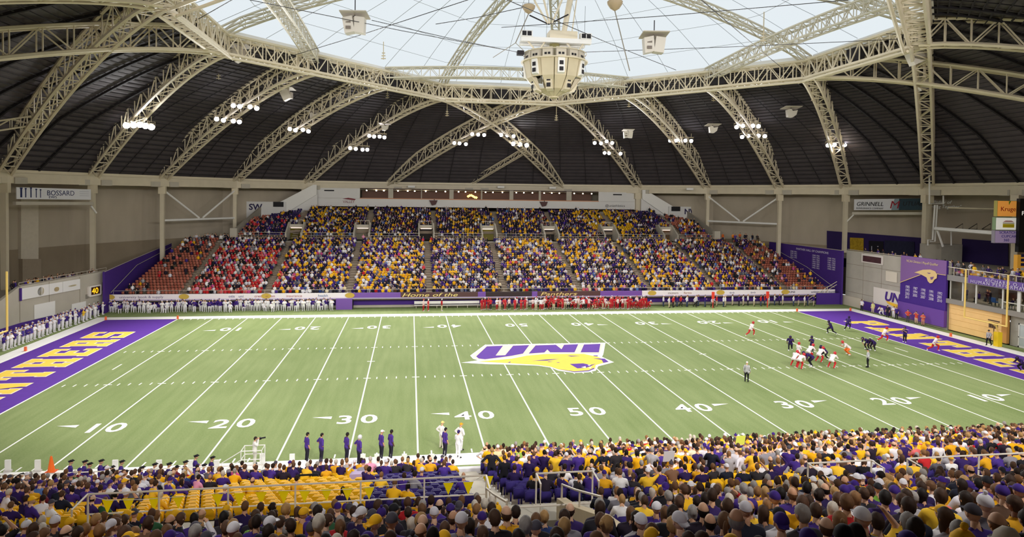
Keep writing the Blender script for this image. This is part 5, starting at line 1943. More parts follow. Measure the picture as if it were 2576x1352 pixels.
def sphere(nu, nv, rx, ry, rz, c=(0, 0, 0)):
    V, F = [(c[0], c[1], c[2] - rz)], []
    for j in range(1, nv):
        th = math.pi * j / nv
        for i in range(nu):
            ph = 2 * math.pi * i / nu
            V.append((c[0] + rx * math.sin(th) * math.sin(ph), c[1] + ry * math.sin(th) * math.cos(ph), c[2] - rz * math.cos(th)))
    V.append((c[0], c[1], c[2] + rz))
    for i in range(nu):
        F.append((0, 1 + (i + 1) % nu, 1 + i))
        F.append((len(V) - 1, 1 + (nv - 2) * nu + i, 1 + (nv - 2) * nu + (i + 1) % nu))
    for j in range(nv - 2):
        for i in range(nu):
            a, b = 1 + j * nu + i, 1 + j * nu + (i + 1) % nu
            F.append((a, b, b + nu, a + nu))
    return np.array(V, float), F


def head_mesh(nu=14, nv=11):
    V, F = sphere(nu, nv, .079, .098, .117)
    lab = []
    for v in V:
        if v[2] < -.03:
            k = 1 - .28 * min(1, (-.03 - v[2]) / .09)
            v[0] *= k
            if v[1] < 0:
                v[1] *= k
            else:
                v[1] *= 1 - .1 * (1 - k)
        if v[1] > .085 and abs(v[0]) < .02 and -.05 < v[2] < .0:
            v[1] += .024
    for f in F:
        c = V[list(f)].mean(0)
        lab.append('H')
    out = [(V, F, lab)]
    for s in (-1, 1):
        a, b = sphere(6, 4, .012, .022, .032, (s * .08, -.008, -.012))
        out.append((a, b, ['H'] * len(b)))
        a, b = sphere(6, 4, .013, .008, .008, (s * .032, .09, .012))
        out.append((a, b, ['E'] * len(b)))
    a, b = sphere(6, 4, .026, .007, .006, (0, .083, -.068))
    out.append((a, b, ['M'] * len(b)))
    return merge(out)


def merge(parts_):
    V, F, Lb, n = [], [], [], 0
    for v, f, l in parts_:
        V.append(np.asarray(v, float))
        F += [tuple(i + n for i in q) for q in f]
        Lb += l
        n += len(v)
    return np.concatenate(V), F, Lb


def loft(mb, P, R, n=12):
    """Elliptical tube: P centres, R (across, depth) radii; the across axis stays horizontal."""
    P = [np.asarray(p, float) for p in P]
    base = len(mb.v)
    for i, p in enumerate(P):
        t = P[min(i + 1, len(P) - 1)] - P[max(i - 1, 0)]
        t = t / np.linalg.norm(t)
        ax = X3 - t * (X3 @ t)
        if np.linalg.norm(ax) < .2:
            ax = Y3 - t * (Y3 @ t)
        ax = ax / np.linalg.norm(ax)
        ay = np.cross(t, ax)
        for k in range(n):
            an = 2 * math.pi * k / n
            mb.v.append(tuple(p + ax * R[i][0] * math.cos(an) + ay * R[i][1] * math.sin(an)))
    for i in range(len(P) - 1):
        for k in range(n):
            k2 = (k + 1) % n
            mb.f.append((base + i * n + k, base + i * n + k2, base + (i + 1) * n + k2, base + (i + 1) * n + k))
            mb.m.append(0)
    mb.f += [tuple(base + k for k in range(n))[::-1], tuple(base + (len(P) - 1) * n + k for k in range(n))]
    mb.m += [0, 0]


def limb(mb, P, R, n=10):
    """Round limb with a rounded cap at each end."""
    P = [np.asarray(p, float) for p in P]
    d0, d1 = P[0] - P[1], P[-1] - P[-2]
    d0, d1 = d0 / np.linalg.norm(d0), d1 / np.linalg.norm(d1)
    P = [P[0] + d0 * R[0] * .8] + P + [P[-1] + d1 * R[-1] * .8]
    R = [R[0] * .45] + list(R) + [R[-1] * .45]
    mb.tube(P, R, n)


SEG = {}


def raw_body(kind):
    J = pose(kind)
    for k in 'lr':
        d = J['wri' + k] - J['elb' + k]
        J['han' + k] = J['wri' + k] + d / np.linalg.norm(d) * .08
    mb = MB()
    up = (J['tra'] - J['che']) / np.linalg.norm(J['tra'] - J['che'])
    fw = np.cross(X3, up)
    loft(mb, [J['pel'] - (J['spi'] - J['pel']) * .45, J['pel'] - (J['spi'] - J['pel']) * .1, (J['pel'] + J['spi']) / 2, J['spi'], (J['spi'] + J['che']) / 2, J['che'], J['che'] + up * .055, J['tra'] + up * .0, J['nec'], J['nec'] + up * .07],
         [(.11, .09), (.172, .125), (.165, .118), (.155, .112), (.172, .12), (.185, .122), (.168, .105), (.085, .075), (.056, .058), (.052, .056)], 16)
    for s, k in ((-1, 'l'), (1, 'r')):
        limb(mb, [J['che'] + X3 * s * .07 + up * .03, J['sho' + k], J['elb' + k]], [.085, .072, .05])
        limb(mb, [J['tra'] + X3 * s * .02, J['sho' + k] + up * .01], [.06, .06])
        limb(mb, [J['elb' + k], (J['elb' + k] * .65 + J['wri' + k] * .35), J['wri' + k], J['han' + k]], [.049, .047, .033, .037])
        limb(mb, [J['hip' + k], (J['hip' + k] + J['kne' + k]) / 2, J['kne' + k]], [.105, .092, .064])
        limb(mb, [J['kne' + k], J['kne' + k] * .65 + J['ank' + k] * .35, J['ank' + k]], [.062, .06, .042])
        hd = (J['toe' + k] - J['ank' + k]) * np.array([1, 1, 0])
        hd = hd / (np.linalg.norm(hd) + 1e-9)
        low = min(J['ank' + k][2], J['toe' + k][2])
        limb(mb, [J['ank' + k] - hd * .03 - Z3 * (.03 if J['ank' + k][2] < .15 else .0), J['toe' + k]], [.045, .04])
    E = [('pel', 'spi', 'T'), ('spi', 'che', 'T'), ('che', 'tra', 'T'), ('tra', 'nec', 'N')]
    for k in 'lr':
        E += [('che', 'sho' + k, 'T'), ('tra', 'sho' + k, 'T'), ('sho' + k, 'elb' + k, 'U'), ('elb' + k, 'wri' + k, 'F'), ('wri' + k, 'han' + k, 'H'), ('pel', 'hip' + k, 'P'), ('hip' + k, 'kne' + k, 'L'), ('kne' + k, 'ank' + k, 'S'), ('ank' + k, 'toe' + k, 'B')]
    SEG[kind] = (J, np.array([J[a] for a, b, l in E]), np.array([J[b] for a, b, l in E]), [l for a, b, l in E])
    me = mb.mesh('tmp', SKIN0)
    out = []
    for ratio in (.2, .055):
        o = bpy.data.objects.new('tmp', me)
        COL.objects.link(o)
        m = o.modifiers.new('r', 'REMESH')
        m.mode = 'VOXEL'
        m.voxel_size = .021
        m = o.modifiers.new('s', 'SMOOTH')
        m.factor = .5
        m.iterations = 5
        m = o.modifiers.new('d', 'DECIMATE')
        m.ratio = ratio
        out.append(o)
    return out


SKIN0 = mat('D9A988', 0.6)


def collect(o, kind, dg, fingers):
    me = o.evaluated_get(dg).to_mesh()
    n = len(me.vertices)
    co = np.empty(n * 3)
    me.vertices.foreach_get('co', co)
    co = co.reshape(-1, 3)
    F = [tuple(p.vertices) for p in me.polygons]
    o.evaluated_get(dg).to_mesh_clear()
    J, A, B, EL = SEG[kind]
    cen = np.array([co[list(f)].mean(0) for f in F])
    d = B - A
    t = np.clip(((cen[:, None] - A) * d).sum(-1) / ((d * d).sum(-1) + 1e-9), 0, 1)
    dist = np.linalg.norm(cen[:, None] - (A + t[..., None] * d), axis=-1)
    r_ = np.array([{'T': .115, 'N': .088, 'U': .056, 'F': .04, 'H': .034, 'P': .12, 'L': .085, 'S': .052, 'B': .042}[l] for l in EL])
    lab = [EL[i] for i in np.argmin(dist / r_, axis=1)]
    bpy.data.objects.remove(o)
    if fingers:
        mb = MB()
        for k in 'lr':
            h, w = J['han' + k], J['wri' + k]
            d = (h - w) / np.linalg.norm(h - w)
            s = np.cross(d, (0, 0, 1.0))
            s = s / (np.linalg.norm(s) + 1e-9)
            n_ = np.cross(s, d)
            for q, ln in ((-.027, .058), (-.009, .072), (.009, .076), (.027, .064)):
                b0 = h + s * q - d * .01
                mb.tube([b0, b0 + d * ln * .55 - n_ * .004, b0 + d * ln * .95 - n_ * .024], [.0095, .009, .0065], 5)
            mb.tube([w + d * .02 + s * .02, w + d * .05 + s * .05, w + d * .085 + s * .062 - n_ * .01], [.013, .011, .008], 5)
        return merge([(co, F, lab), (np.array(mb.v), mb.f, ['H'] * len(mb.f))])
    return co, F, lab


POSES = ['sit', 'sit_lean', 'sit_arm', 'stand', 'fold', 'clap', 'phone', 'hips', 'walk', 'run', 'crouch', 'bend']
RAW = {p: raw_body(p) for p in POSES}
_dg = bpy.context.evaluated_depsgraph_get()
HI = {p: collect(RAW[p][0], p, _dg, True) for p in POSES}
LO = {p: collect(RAW[p][1], p, _dg, False) for p in POSES}


def headpos(J):
    u = J['nec'] - J['tra']
    u = u / np.linalg.norm(u)
    return J['nec'] + u * .09 + np.array([0, .03, .055])


def hair_mesh(style, nu=20, nv=16):
    """Shells over the head, in head space."""
    V, F = sphere(nu, nv, .09, .11, .122, (0, -.006, .01))
    jr = random.Random(len(style) * 7 + nu)
    V = np.array([v * (1 + jr.uniform(-.035, .045)) for v in V])
    def keep(cut):
        return [f for f in F if cut(V[list(f)].mean(0))]
    if style == 'short':
        f = keep(lambda c: c[2] > .05 or (c[1] < .045 and c[2] > .01) or (c[1] < -.035 and c[2] > -.075))
        return V, f
    if style == 'bald':
        f = keep(lambda c: (c[1] < -.03 and -.07 < c[2] < .035) or (c[1] < .02 and .005 < c[2] < .035))
        return V, f
    if style in ('long', 'pony', 'bun', 'bob'):
        f = keep(lambda c: c[2] > .055 or (c[1] < .03 and c[2] > -.13))
        V = V.copy()
        if style in ('long', 'bob'):
            dz = .13 if style == 'long' else .04
            for v in V:
                if v[2] < -.02 and v[1] < .04:
                    k = min(1, (-.02 - v[2]) / .08)
                    v[2] -= dz * k
                    v[0] *= 1 + .28 * k
                    v[1] = v[1] * .75 - .02 * k
        else:
            a, b = sphere(8, 6, .032, .035, .11 if style == 'pony' else .04, (0, -.135, -.03 if style == 'pony' else .06))
            f = f + [tuple(i + len(V) for i in q) for q in b]
            V = np.concatenate([V, a])
        return V, f
    if style in ('cap', 'capback', 'beanie'):
        hv, hf = V * np.array([.97, .98, .97]), keep(lambda c: (c[1] < -.035 and c[2] > -.075 and c[2] < .04))
        V, F = sphere(nu, nv, .093, .112, .108, (0, -.004, .026))
        f = [q for q in F if V[list(q)].mean(0)[2] > (.03 if style != 'beanie' else .005)]
        if style != 'beanie':
            s = 1 if style == 'cap' else -1
            b = [(-.07, s * .085, .035), (.07, s * .085, .035), (.06, s * .165, .02), (0, s * .185, .02), (-.06, s * .165, .02)]
            n = len(V)
            V = np.concatenate([V, b, [(x, y, z - .01) for x, y, z in b]])
            f += [tuple(range(n, n + 5)), tuple(range(n + 5, n + 10))[::-1]] + [(n + i, n + (i + 1) % 5, n + 5 + (i + 1) % 5, n + 5 + i) for i in range(5)]
        else:
            a, b2 = sphere(6, 4, .03, .03, .03, (0, 0, .155))
            f += [tuple(i + len(V) for i in q) for q in b2]
            V = np.concatenate([V, a])
        return V, f
    if style == 'tricorn':
        V, F = sphere(nu, nv, .095, .112, .10, (0, 0, .05))
        f = [q for q in F if V[list(q)].mean(0)[2] > .05]
        n = len(V)
        ring = [(.19 * math.sin(a) * (1 if i % 2 else .8), .2 * math.cos(a) * (1 if i % 2 else .8), .055 + (.07 if i % 2 == 0 else .01)) for i, a in enumerate(np.linspace(0, 2 * math.pi, 6, endpoint=False) + math.pi / 3)]
        inn = [(x * .45, y * .5, .05) for x, y, z in ring]
        V = np.concatenate([V, ring, inn])
        f += [(n + i, n + (i + 1) % 6, n + 6 + (i + 1) % 6, n + 6 + i) for i in range(6)]
        return V, f
    if style == 'helmet':
        V, F = sphere(nu, nv, .125, .145, .145, (0, .0, .01))
        f = [q for q in F if not (V[list(q)].mean(0)[1] > .075 and -.09 < V[list(q)].mean(0)[2] < .05) and V[list(q)].mean(0)[2] > -.11]
        for z in (-.05, -.08):
            n = len(V)
            pts = [(.1 * math.sin(a), .16 * math.cos(a), z) for a in np.linspace(-1.2, 1.2, 5)]
            V = np.concatenate([V, pts, [(x, y, zz - .012) for x, y, zz in pts]])
            f += [(n + i, n + i + 1, n + 6 + i, n + 5 + i) for i in range(4)]
        return V, f
    if style == 'hood':
        V, F = sphere(nu, nv, .105, .12, .145, (0, -.02, .0))
        f = [q for q in F if not (V[list(q)].mean(0)[1] > .05)]
        return V, f


HAIRN = {'short': 'hair', 'bald': 'hair', 'long': 'hair', 'pony': 'hair', 'bun': 'hair', 'bob': 'hair', 'cap': 'cap', 'capback': 'cap', 'beanie': 'beanie', 'tricorn': 'tricorn_hat', 'helmet': 'helmet', 'hood': 'hood'}
HEAD_HI = head_mesh()
_hv, _hf = sphere(8, 6, .078, .098, .122)
HEAD_LO = (_hv, _hf, ['H'] * len(_hf))
SHIRT_T = {'tee': 'TPU', 'long': 'TPUF', 'tank': 'TP'}
CACHE = {}


def mesh_from(V, F, name):
    me = bpy.data.meshes.new(name)
    me.from_pydata([tuple(v) for v in V], [], F)
    me.polygons.foreach_set('use_smooth', [True] * len(F))
    me.update()
    return me


def vnormals(V, F):
    N = np.zeros_like(V)
    for f in F:
        n = np.cross(V[f[1]] - V[f[0]], V[f[2]] - V[f[0]])
        for i in f:
            N[i] += n
    return N / (np.linalg.norm(N, axis=1)[:, None] + 1e-9)


def body_meshes(p, sleeve):
    if p not in CACHE:
        V, F, lab = HI[p]
        hp = headpos(pose(p))
        HV, HF, HL = HEAD_HI
        V2, F2, L2 = merge([(V, F, lab), (HV + hp, HF, HL)])
        me = mesh_from(V2, F2, 'person')
        for h in ('D9A988', '2A1C18', 'A8605A'):
            me.materials.append(mat(h, 0.6))
        me.polygons.foreach_set('material_index', [{'E': 1, 'M': 2}.get(l, 0) for l in L2])
        N = vnormals(V, F)
        CACHE[p] = (me, V + N * .016, V + N * .011, F, lab, hp)
    me, VS, VP_, F, lab, hp = CACHE[p]
    ks = (p, 'shirt', sleeve)
    if ks not in CACHE:
        keep = SHIRT_T[sleeve]
        CACHE[ks] = sub_mesh(VS, [f for f, l in zip(F, lab) if l in keep], 'shirt')
    kt = (p, 'trousers')
    if kt not in CACHE:
        CACHE[kt] = sub_mesh(VP_, [f for f, l in zip(F, lab) if l in 'LSP'], 'trousers')
    kb = (p, 'shoe')
    if kb not in CACHE:
        CACHE[kb] = [sub_mesh(VP_, [f for f, l in zip(F, lab) if l == 'B' and VP_[f[0]][0] * s > 0], 'shoe') for s in (-1, 1)]
    return me, CACHE[ks], CACHE[kt], CACHE[kb], hp


def sub_mesh(V, F, name):
    used = sorted({i for f in F for i in f})
    ix = {u: i for i, u in enumerate(used)}
    me = mesh_from(V[used], [tuple(ix[i] for i in f) for f in F], name)
    me.materials.append(CREAM)
    return me


def hair_me(style):
    k = ('hair', style)
    if k not in CACHE:
        V, F = hair_mesh(style)
        CACHE[k] = sub_mesh(V, F, HAIRN[style])
    return CACHE[k]


def slot(o, m, i=0):
    o.material_slots[i].link = 'OBJECT'
    o.material_slots[i].material = m


N_PERSON = 0


def person(pos, rz, p, skin, hair, haircol, shirt, sleeve, trousers, label, group, scale=1.0, shoes='2A2628', extra=None, cat='person', headturn=0.0):
    global N_PERSON
    N_PERSON += 1
    me, sm, tm, bm_, hp = body_meshes(p, sleeve)
    o = link('person', me)
    slot(o, mat(skin, 0.6))
    o.location = tuple(map(float, pos))
    o.rotation_euler = (0, 0, rz)
    o.scale = (scale * (1.0 if p not in ('run', 'crouch', 'bend') else 1.12),) * 3
    tag(o, label, cat, group)
    h = link(HAIRN[hair], hair_me(hair), o)
    h.location = tuple(hp)
    slot(h, mat(haircol, 0.3) if hair == 'helmet' else mat(haircol, 0.7, noise=0.35, scale=28.0, stretch=(1, 1, .3), bump=0.5) if HAIRN[hair] == 'hair' else mat(haircol, 0.8, noise=0.06, scale=12.0))
    s = link('shirt', sm, o)
    slot(s, mat(shirt, 0.85, noise=0.14, scale=6.0, bump=0.25))
    t = link('trousers', tm, o)
    slot(t, mat(trousers, 0.85))
    for q in bm_:
        slot(link('shoe', q, o), mat(shoes, 0.7))
    return o


# ---------------------------------------------------------------- joined crowds (past the individual limit)
def tri(F):
    return [(f[0], f[i], f[i + 1]) for f in F for i in range(1, len(f) - 1)]


LABI = {'skin': 0, 'hair': 1, 'shirt': 2, 'trousers': 3, 'shoe': 4}


def template(V, F, lab):
    T, L_ = [], []
    for f, l in zip(F, lab):
        for q in tri([f]):
            T.append(q)
            L_.append(l)
    return np.asarray(V, float), np.array(T, int), np.array(L_, int)


def lo_person(p, hair, sleeve):
    V, F, lab = LO[p]
    keep = SHIRT_T[sleeve]
    lm = [LABI['shirt'] if l in keep else LABI['trousers'] if l in 'LSP' else LABI['shoe'] if l == 'B' else 0 for l in lab]
    hp = headpos(pose(p))
    HV, HF, HL = HEAD_LO
    V0, F0 = hair_mesh(hair, 8, 6)
    return template(*merge([(V * np.array([1.06, 1.1, 1]), F, lm), (HV + hp, HF, [0] * len(HF)), (V0 + hp, F0, [1] * len(F0))]))


def tiny_person(stand):
    """Very small far spectator: lofted trunk, head, lap or legs."""
    P = []
    def ring(cx, cy, cz, rx, ry, n=6):
        return [(cx + rx * math.cos(2 * math.pi * i / n), cy + ry * math.sin(2 * math.pi * i / n), cz) for i in range(n)]
    z0 = .85 if stand else .48
    rings = [ring(0, 0, z0, .17, .12), ring(0, 0, z0 + .32, .19, .13), ring(0, 0, z0 + .52, .2, .11), ring(0, .01, z0 + .6, .07, .07)]
    V = [p for r in rings for p in r]
    F = []
    for j in range(3):
        for i in range(6):
            F.append((j * 6 + i, j * 6 + (i + 1) % 6, j * 6 + 6 + (i + 1) % 6, j * 6 + 6 + i))
    P.append((V, F, [2] * len(F)))
    a, b = sphere(6, 4, .085, .105, .13, (0, .02, z0 + .74))
    P.append((a, b, [1 if np.mean(a[list(q)][:, 1]) < .02 or np.mean(a[list(q)][:, 2]) > z0 + .8 else 0 for q in b]))
    bx = MB()
    for s in (-1, 1):
        if stand:
            bx.hexa([(s * .1 - .07, -.08, .02), (s * .1 + .07, -.08, .02), (s * .1 + .07, .08, .02), (s * .1 - .07, .08, .02)], [(s * .09 - .08, -.1, .9), (s * .09 + .08, -.1, .9), (s * .09 + .08, .1, .9), (s * .09 - .08, .1, .9)])
        else:
            bx.hexa([(s * .1 - .07, -.05, .4), (s * .1 + .07, -.05, .4), (s * .1 + .07, .48, .4), (s * .1 - .07, .48, .4)], [(s * .1 - .08, -.05, .56), (s * .1 + .08, -.05, .56), (s * .1 + .07, .5, .56), (s * .1 - .07, .5, .56)])
    P.append((bx.v, bx.f, [3] * len(bx.f)))
    bx = MB()
    for s in (-1, 1):
        bx.tube([(s * .2, 0, z0 + .5), (s * .25, .08, z0 + .22), (s * .14, .26, z0 + .16)], [.06, .05, .04], 3)
    P.append((bx.v, bx.f, [2] * len(bx.f)))
    return template(*merge(P))


def joined(name, items, templates, mats_, smooth=True):
    """items: (template index, xyz, rotation, scale, palette 5x3) -> one mesh with a face colour attribute."""
    VS, TS, CS, n = [], [], [], 0
    for ti, pos, rz, sc, pal in items:
        V, T, L_ = templates[ti]
        c, s = math.cos(rz) * sc, math.sin(rz) * sc
        W_ = np.empty_like(V)
        W_[:, 0] = V[:, 0] * c - V[:, 1] * s + pos[0]
        W_[:, 1] = V[:, 0] * s + V[:, 1] * c + pos[1]
        W_[:, 2] = V[:, 2] * sc + pos[2]
        VS.append(W_)
        TS.append(T + n)
        CS.append(np.asarray(pal)[L_])
        n += len(V)
    V, T, Cc = np.concatenate(VS), np.concatenate(TS), np.concatenate(CS)
    me = bpy.data.meshes.new(name)
    me.vertices.add(len(V))
    me.vertices.foreach_set('co', V.astype(np.float32).ravel())
    me.loops.add(len(T) * 3)
    me.loops.foreach_set('vertex_index', T.astype(np.int32).ravel())
    me.polygons.add(len(T))
    me.polygons.foreach_set('loop_start', np.arange(0, len(T) * 3, 3, dtype=np.int32))
    me.polygons.foreach_set('loop_total', np.full(len(T), 3, dtype=np.int32))
    at = me.attributes.new('tint', 'FLOAT_COLOR', 'FACE')
    col = np.ones((len(T), 4), np.float32)
    col[:, :3] = Cc
    at.data.foreach_set('color', col.ravel())
    if smooth:
        me.polygons.foreach_set('use_smooth', np.ones(len(T), bool))
    me.materials.append(mats_)
    me.update()
    me.validate()
    return link(name, me)


def L3(h):
    return np.array(lin(h))


SHADE = {'purple': ['35225F', '40297A', '281A4A', '4A328A'], 'dark': ['1B1A20', '26242B', '2A2130', '1C1F2E', '302C30'], 'gold': ['F2B81E', 'EFAE12', 'F7C535', 'E8A920'],
         'white': ['E6E3E8', 'D8D4DC', 'EDEAEA'], 'grey': ['8E8A92', '7A7880', 'A8A4A8', '5F5C66'], 'red': ['C0282C', 'A81E26', 'D2404A', 'D86A6A'], 'blue': ['34508E', '5C7CB8', '2A3C70'],
         'green': ['2E5A3A', '6FA03A'], 'pink': ['E79AB8', 'C8508A'], 'orange': ['E8842A', 'D86A2A'], 'cream': ['E9DDBE', 'E3D2A4'], 'brown': ['5A4232', '7A5A44'], 'maroon': ['6A1E2E']}
HAIRC = ['2A1E18', '3A281E', '1C1614', '5A4030', '6E4E34', '8A6440', 'B08A58', '9A9490', '4A3426', '2A1E18', '3A281E', '5A4030', '4A3426', 'C8BEB0', '6E4E34']


def pick(w):
    ks = list(w)
    t = rnd.random() * sum(w.values())
    for k in ks:
        t -= w[k]
        if t <= 0:
            return k
    return ks[-1]


def pal_for(fam, hair=None):
    return [L3(rnd.choice(SKINS[:3] if rnd.random() < .88 else SKINS)), L3(hair or rnd.choice(HAIRC)), L3(rnd.choice(SHADE[fam])), L3(rnd.choice(['2A3450', '26242B', '3A4868', '5A5040', '1E1E26'])), L3('2A2628')]


# ---------------------------------------------------------------- seats
def seat_template():
    bx = MB()
    bx.slab([(-.2, -.02, .45), (.2, -.02, .45), (.2, -.05, .78), (.14, -.06, .84), (-.14, -.06, .84), (-.2, -.05, .78)], (0, -.03, 0))
    bx.slab([(-.19, .0, .43), (.19, .0, .43), (.18, .10, .80), (-.18, .10, .80)], (0, .04, 0))
    bx.box((-.03, -.05, .02), (.03, .0, .5))
    return bx.v, bx.f


SV, SF = seat_template()
SEAT_T = template(SV, SF, [2] * len(SF))

# ================================================================== WEST CROWD AND SEATS
TINY = [tiny_person(False), tiny_person(True)]
crowd, seats = [], []
def blob(x, y, k):
    return math.sin(x * .37 + k) * math.sin(y * .53 + 2.1 * k) + math.sin(x * .11 - k * 1.7 + y * .2)
for ri, (y, z, x0, x1, tier) in enumerate(WROWS):
    x = x0 + 0.3
    while x < x1 - 0.3:
        if any(abs(x - a) < 0.62 for a in (AISLES if tier == 0 else UAISLES)):
            x += 0.49
            continue
        if tier == 1 and any(abs(x - a) < 1.75 and y < 81.5 for a in VOMS):
            x += 0.49
            continue
        fr = (y - 55.4) / 20 if tier == 0 else (y - 77.2) / 13
        if tier == 0:
            occ = .93
            if x < -1.7:
                occ = .12 + .75 * max(0, fr - .45)
            elif x < 1.5 and fr < .3:
                occ = .6
            if x > 94:
                occ = .28 if fr < .8 else .7
            elif x > 86:
                occ = .72
            if 20.5 < x < 32 and .05 < fr < .3 and blob(x, y, 1.0) > .5:
                occ = .4
        else:
            occ = .78
            if x < 11:
                occ = .55 if fr < .5 else .35
            if 68 < x < 79 and fr > .25 and x - 68 < (1 - fr) * 9 + 4:
                occ = .3
            if x > 79:
                occ = .5
            if fr > .85:
                occ *= .85
        red_zone = (tier == 0 and -1.7 < x < 11.5)
        if red_zone and fr < .75:
            w = dict(red=46, white=16, dark=16, grey=8, gold=5, pink=4, purple=4)
        elif x < 11.5:
            w = dict(dark=34, red=14, white=14, purple=16, grey=12, gold=6)
        else:
            g = 26 + 34 * max(0, blob(x, y, 0.3)) + (22 if 22 < x < 35 and tier == 0 else 0)
            if tier == 1:
                w = dict(dark=46, purple=22, gold=16 + 10 * max(0, blob(x, y, .8)), white=8, grey=10, maroon=4, brown=5, blue=4)
            else:
                w = dict(purple=30, gold=g * .5, white=17, dark=30, grey=13, red=4, cream=4, blue=3, pink=2, brown=4)
        if rnd.random() < occ:
            fam = pick(w)
            crowd.append((0 if rnd.random() < .93 else 1, (x + rnd.uniform(-.08, .08), y + .42 + rnd.uniform(-.05, .05), z - .02), math.pi + rnd.gauss(0, .25), rnd.uniform(.88, 1.0), pal_for(fam, rnd.choice(HAIRC + ['E6E3E8', 'E8B020', '3B2378'] if rnd.random() < .25 else HAIRC))))
        else:
            if x < (9.5 if tier == 0 else 4) or x > 86:
                c = rnd.choice(['A8604E', '9C5646', 'B06A58'])
            elif tier == 1:
                c = rnd.choice(['D9A820', 'C99A1C']) if (66.5 < x < 79 or 12 < x < 22 or 40 < x < 46) else rnd.choice(['2E2350', '3A2C60'])
            else:
                c = rnd.choice(['D9A820', 'E0B030']) if int((x + 2) // 12) % 2 == 0 else rnd.choice(['2E2350', '3A2C60'])
            seats.append((0, (x, y + .62, z), math.pi, 1.0, [L3(c)] * 5))
        x += 0.49
o = joined('west_crowd', crowd, TINY, TINT)
tag(o, 'packed west stand crowd in purple, gold, white and red', 'crowd', kind='stuff')
o = joined('west_seating', seats, [SEAT_T], TINT, smooth=False)
tag(o, 'empty red, gold and purple seats scattered through the west stand', 'seating', kind='stuff')
N_WEST = len(crowd)

# ================================================================== EAST (NEAR) STAND
ER = []
for i in range(15):
    ER.append((-8.7 - .87 * i, 2.3 + .295 * i, 0))
for j in range(17):
    ER.append((-24.6 - .85 * j, 7.65 + .372 * j, 1))
EX0, EX1 = -12, 104
et = empty('terrace', (46, -8, 0), 'stepped concrete terraces of the near east stand', 'terrace', kind='structure')
VX0, VX1 = 33.9, 36.0       # aisle and landing of the near vomitory
mb = MB()
for (y, z, t) in ER[:15]:
    mb.box((EX0, y - .45, max(.2, z - .5)), (EX1, y + .42, z))
part('lower_steps', mb, CONC_D, et)
mb = MB()
for (y, z, t) in ER[15:]:
    for a, b in ((EX0, VX0), (VX1, EX1)) if y > -31 else ((EX0, EX1),):
        mb.box((a, y - .45, z - .6), (b, y + .4, z))
part('upper_steps', mb, CONC_D, et)
mb = MB()
mb.box((EX0, -24.25, 6.6), (VX0, -21.9, 7.3))
mb.box((VX1, -24.25, 6.6), (EX1, -21.9, 7.3))
mb.box((VX0, -23.0, 6.6), (VX1, -21.9, 7.3))
part('cross_walk', mb, CONC_L, et)
mb = MB()
mb.box((VX0, -22.0, 6.2), (VX1, -21.2, 6.95))
for (y, z, t) in ER[:15]:
    mb.box((33.95, y - .1, z), (35.05, y + .35, z + .15))
tag(part('aisle_step', mb, CONC_L, et), kind='stuff')
for k, (y, z, t) in enumerate(ER[2:15]):
    mb = MB()
    mb.box((35.0, y - .42, z + .0), (35.12, y - .3, z + .34))
    part('white_step_marker', mb, WHITE, et)
mb = MB()
mb.box((EX0, -8.2, .0), (EX1, -7.9, 2.55))
part('front_wall', mb, mat('E0DDE0', 0.7), et)
mb = MB()
mb.box((EX0, -42.5, 10), (EX1, -39.6, 13.9))
part('rear_platform', mb, CONC_D, et)
# near vomitory cheeks
for x, lab in ((33.75, 'south'), (36.15, 'north')):
    r = empty('stair_parapet', (x, -24, 7.3), f'beige concrete cheek wall with a sloping rail on the {lab} side of the near stair opening', 'parapet', kind='structure')
    mb = MB()
    mb.slab([(x - .15, -22.9, 5.0), (x - .15, -30.8, 5.0), (x - .15, -30.8, 10.6), (x - .15, -27.2, 9.6), (x - .15, -24.0, 8.3), (x - .15, -22.9, 7.95)], (.3, 0, 0))
    part('cheek_wall', mb, mat('C2B294', 0.85, noise=0.12), r)
    mb = MB()
    mb.tube([(x, -22.95, 7.95), (x, -22.95, 8.4), (x, -24.6, 9.0), (x, -27.0, 9.95), (x, -27.0, 9.5)], .035, 5)
    mb.tube([(x, -25, 8.6), (x, -25, 9.15)], .03, 4)
    part('rail', mb, STEEL, r)
mb = MB()
mb.box((VX0, -31.2, 4.4), (VX1, -23.0, 4.6))
mb.box((VX0, -31.2, 4.4), (VX1, -31.0, 10.4))
o = part('floor_stairwell', mb, CONC_D)
tag(o, 'dark stairwell floor sunk below the near stair landing', 'floor', kind='structure')

# guard rails of the cross walk, with pennants
def guard(lab, x0, x1, y, z0, z1, n, mid=True, returns=(), nm='guard_rail'):
    r = empty(nm, ((x0 + x1) / 2, y, z0), lab, 'railing', 'near stand guard rails')
    mb = MB()
    mb.tube([(x0, y, z1), (x1, y, z1)], .032, 6)
    part('top_rail', mb, mat('E6DCCE', 0.35, metal=0.1), r)
    if mid:
        mb = MB()
        mb.tube([(x0, y, (z0 + z1) / 2 - .05), (x1, y, (z0 + z1) / 2 - .05)], .026, 6)
        part('mid_rail', mb, mat('E6DCCE', 0.35, metal=0.1), r)
    for x in np.linspace(x0, x1, n):
        mb = MB()
        mb.tube([(x, y, z0), (x, y, z1)], .03, 6)
        part('post', mb, mat('E6DCCE', 0.35, metal=0.1), r)
    for x, dy in returns:
        mb = MB()
        mb.tube([(x, y, z1), (x, y - dy, z1 - .02), (x, y - dy, z0)], .032, 6)
        part('return_rail', mb, mat('E6DCCE', 0.35, metal=0.1), r)
    return r
RY = -22.1
guard('long steel guard rail hung with yellow pennants across the near stand', 21.9, 33.85, RY, 7.3, 8.42, 7, True, ((33.85, .9), (21.9, .9)))
guard('steel guard rail before the yellow seats at the bottom south corner', 14.5, 19.6, RY - .3, 7.3, 8.4, 4, True, ((19.6, .7),))
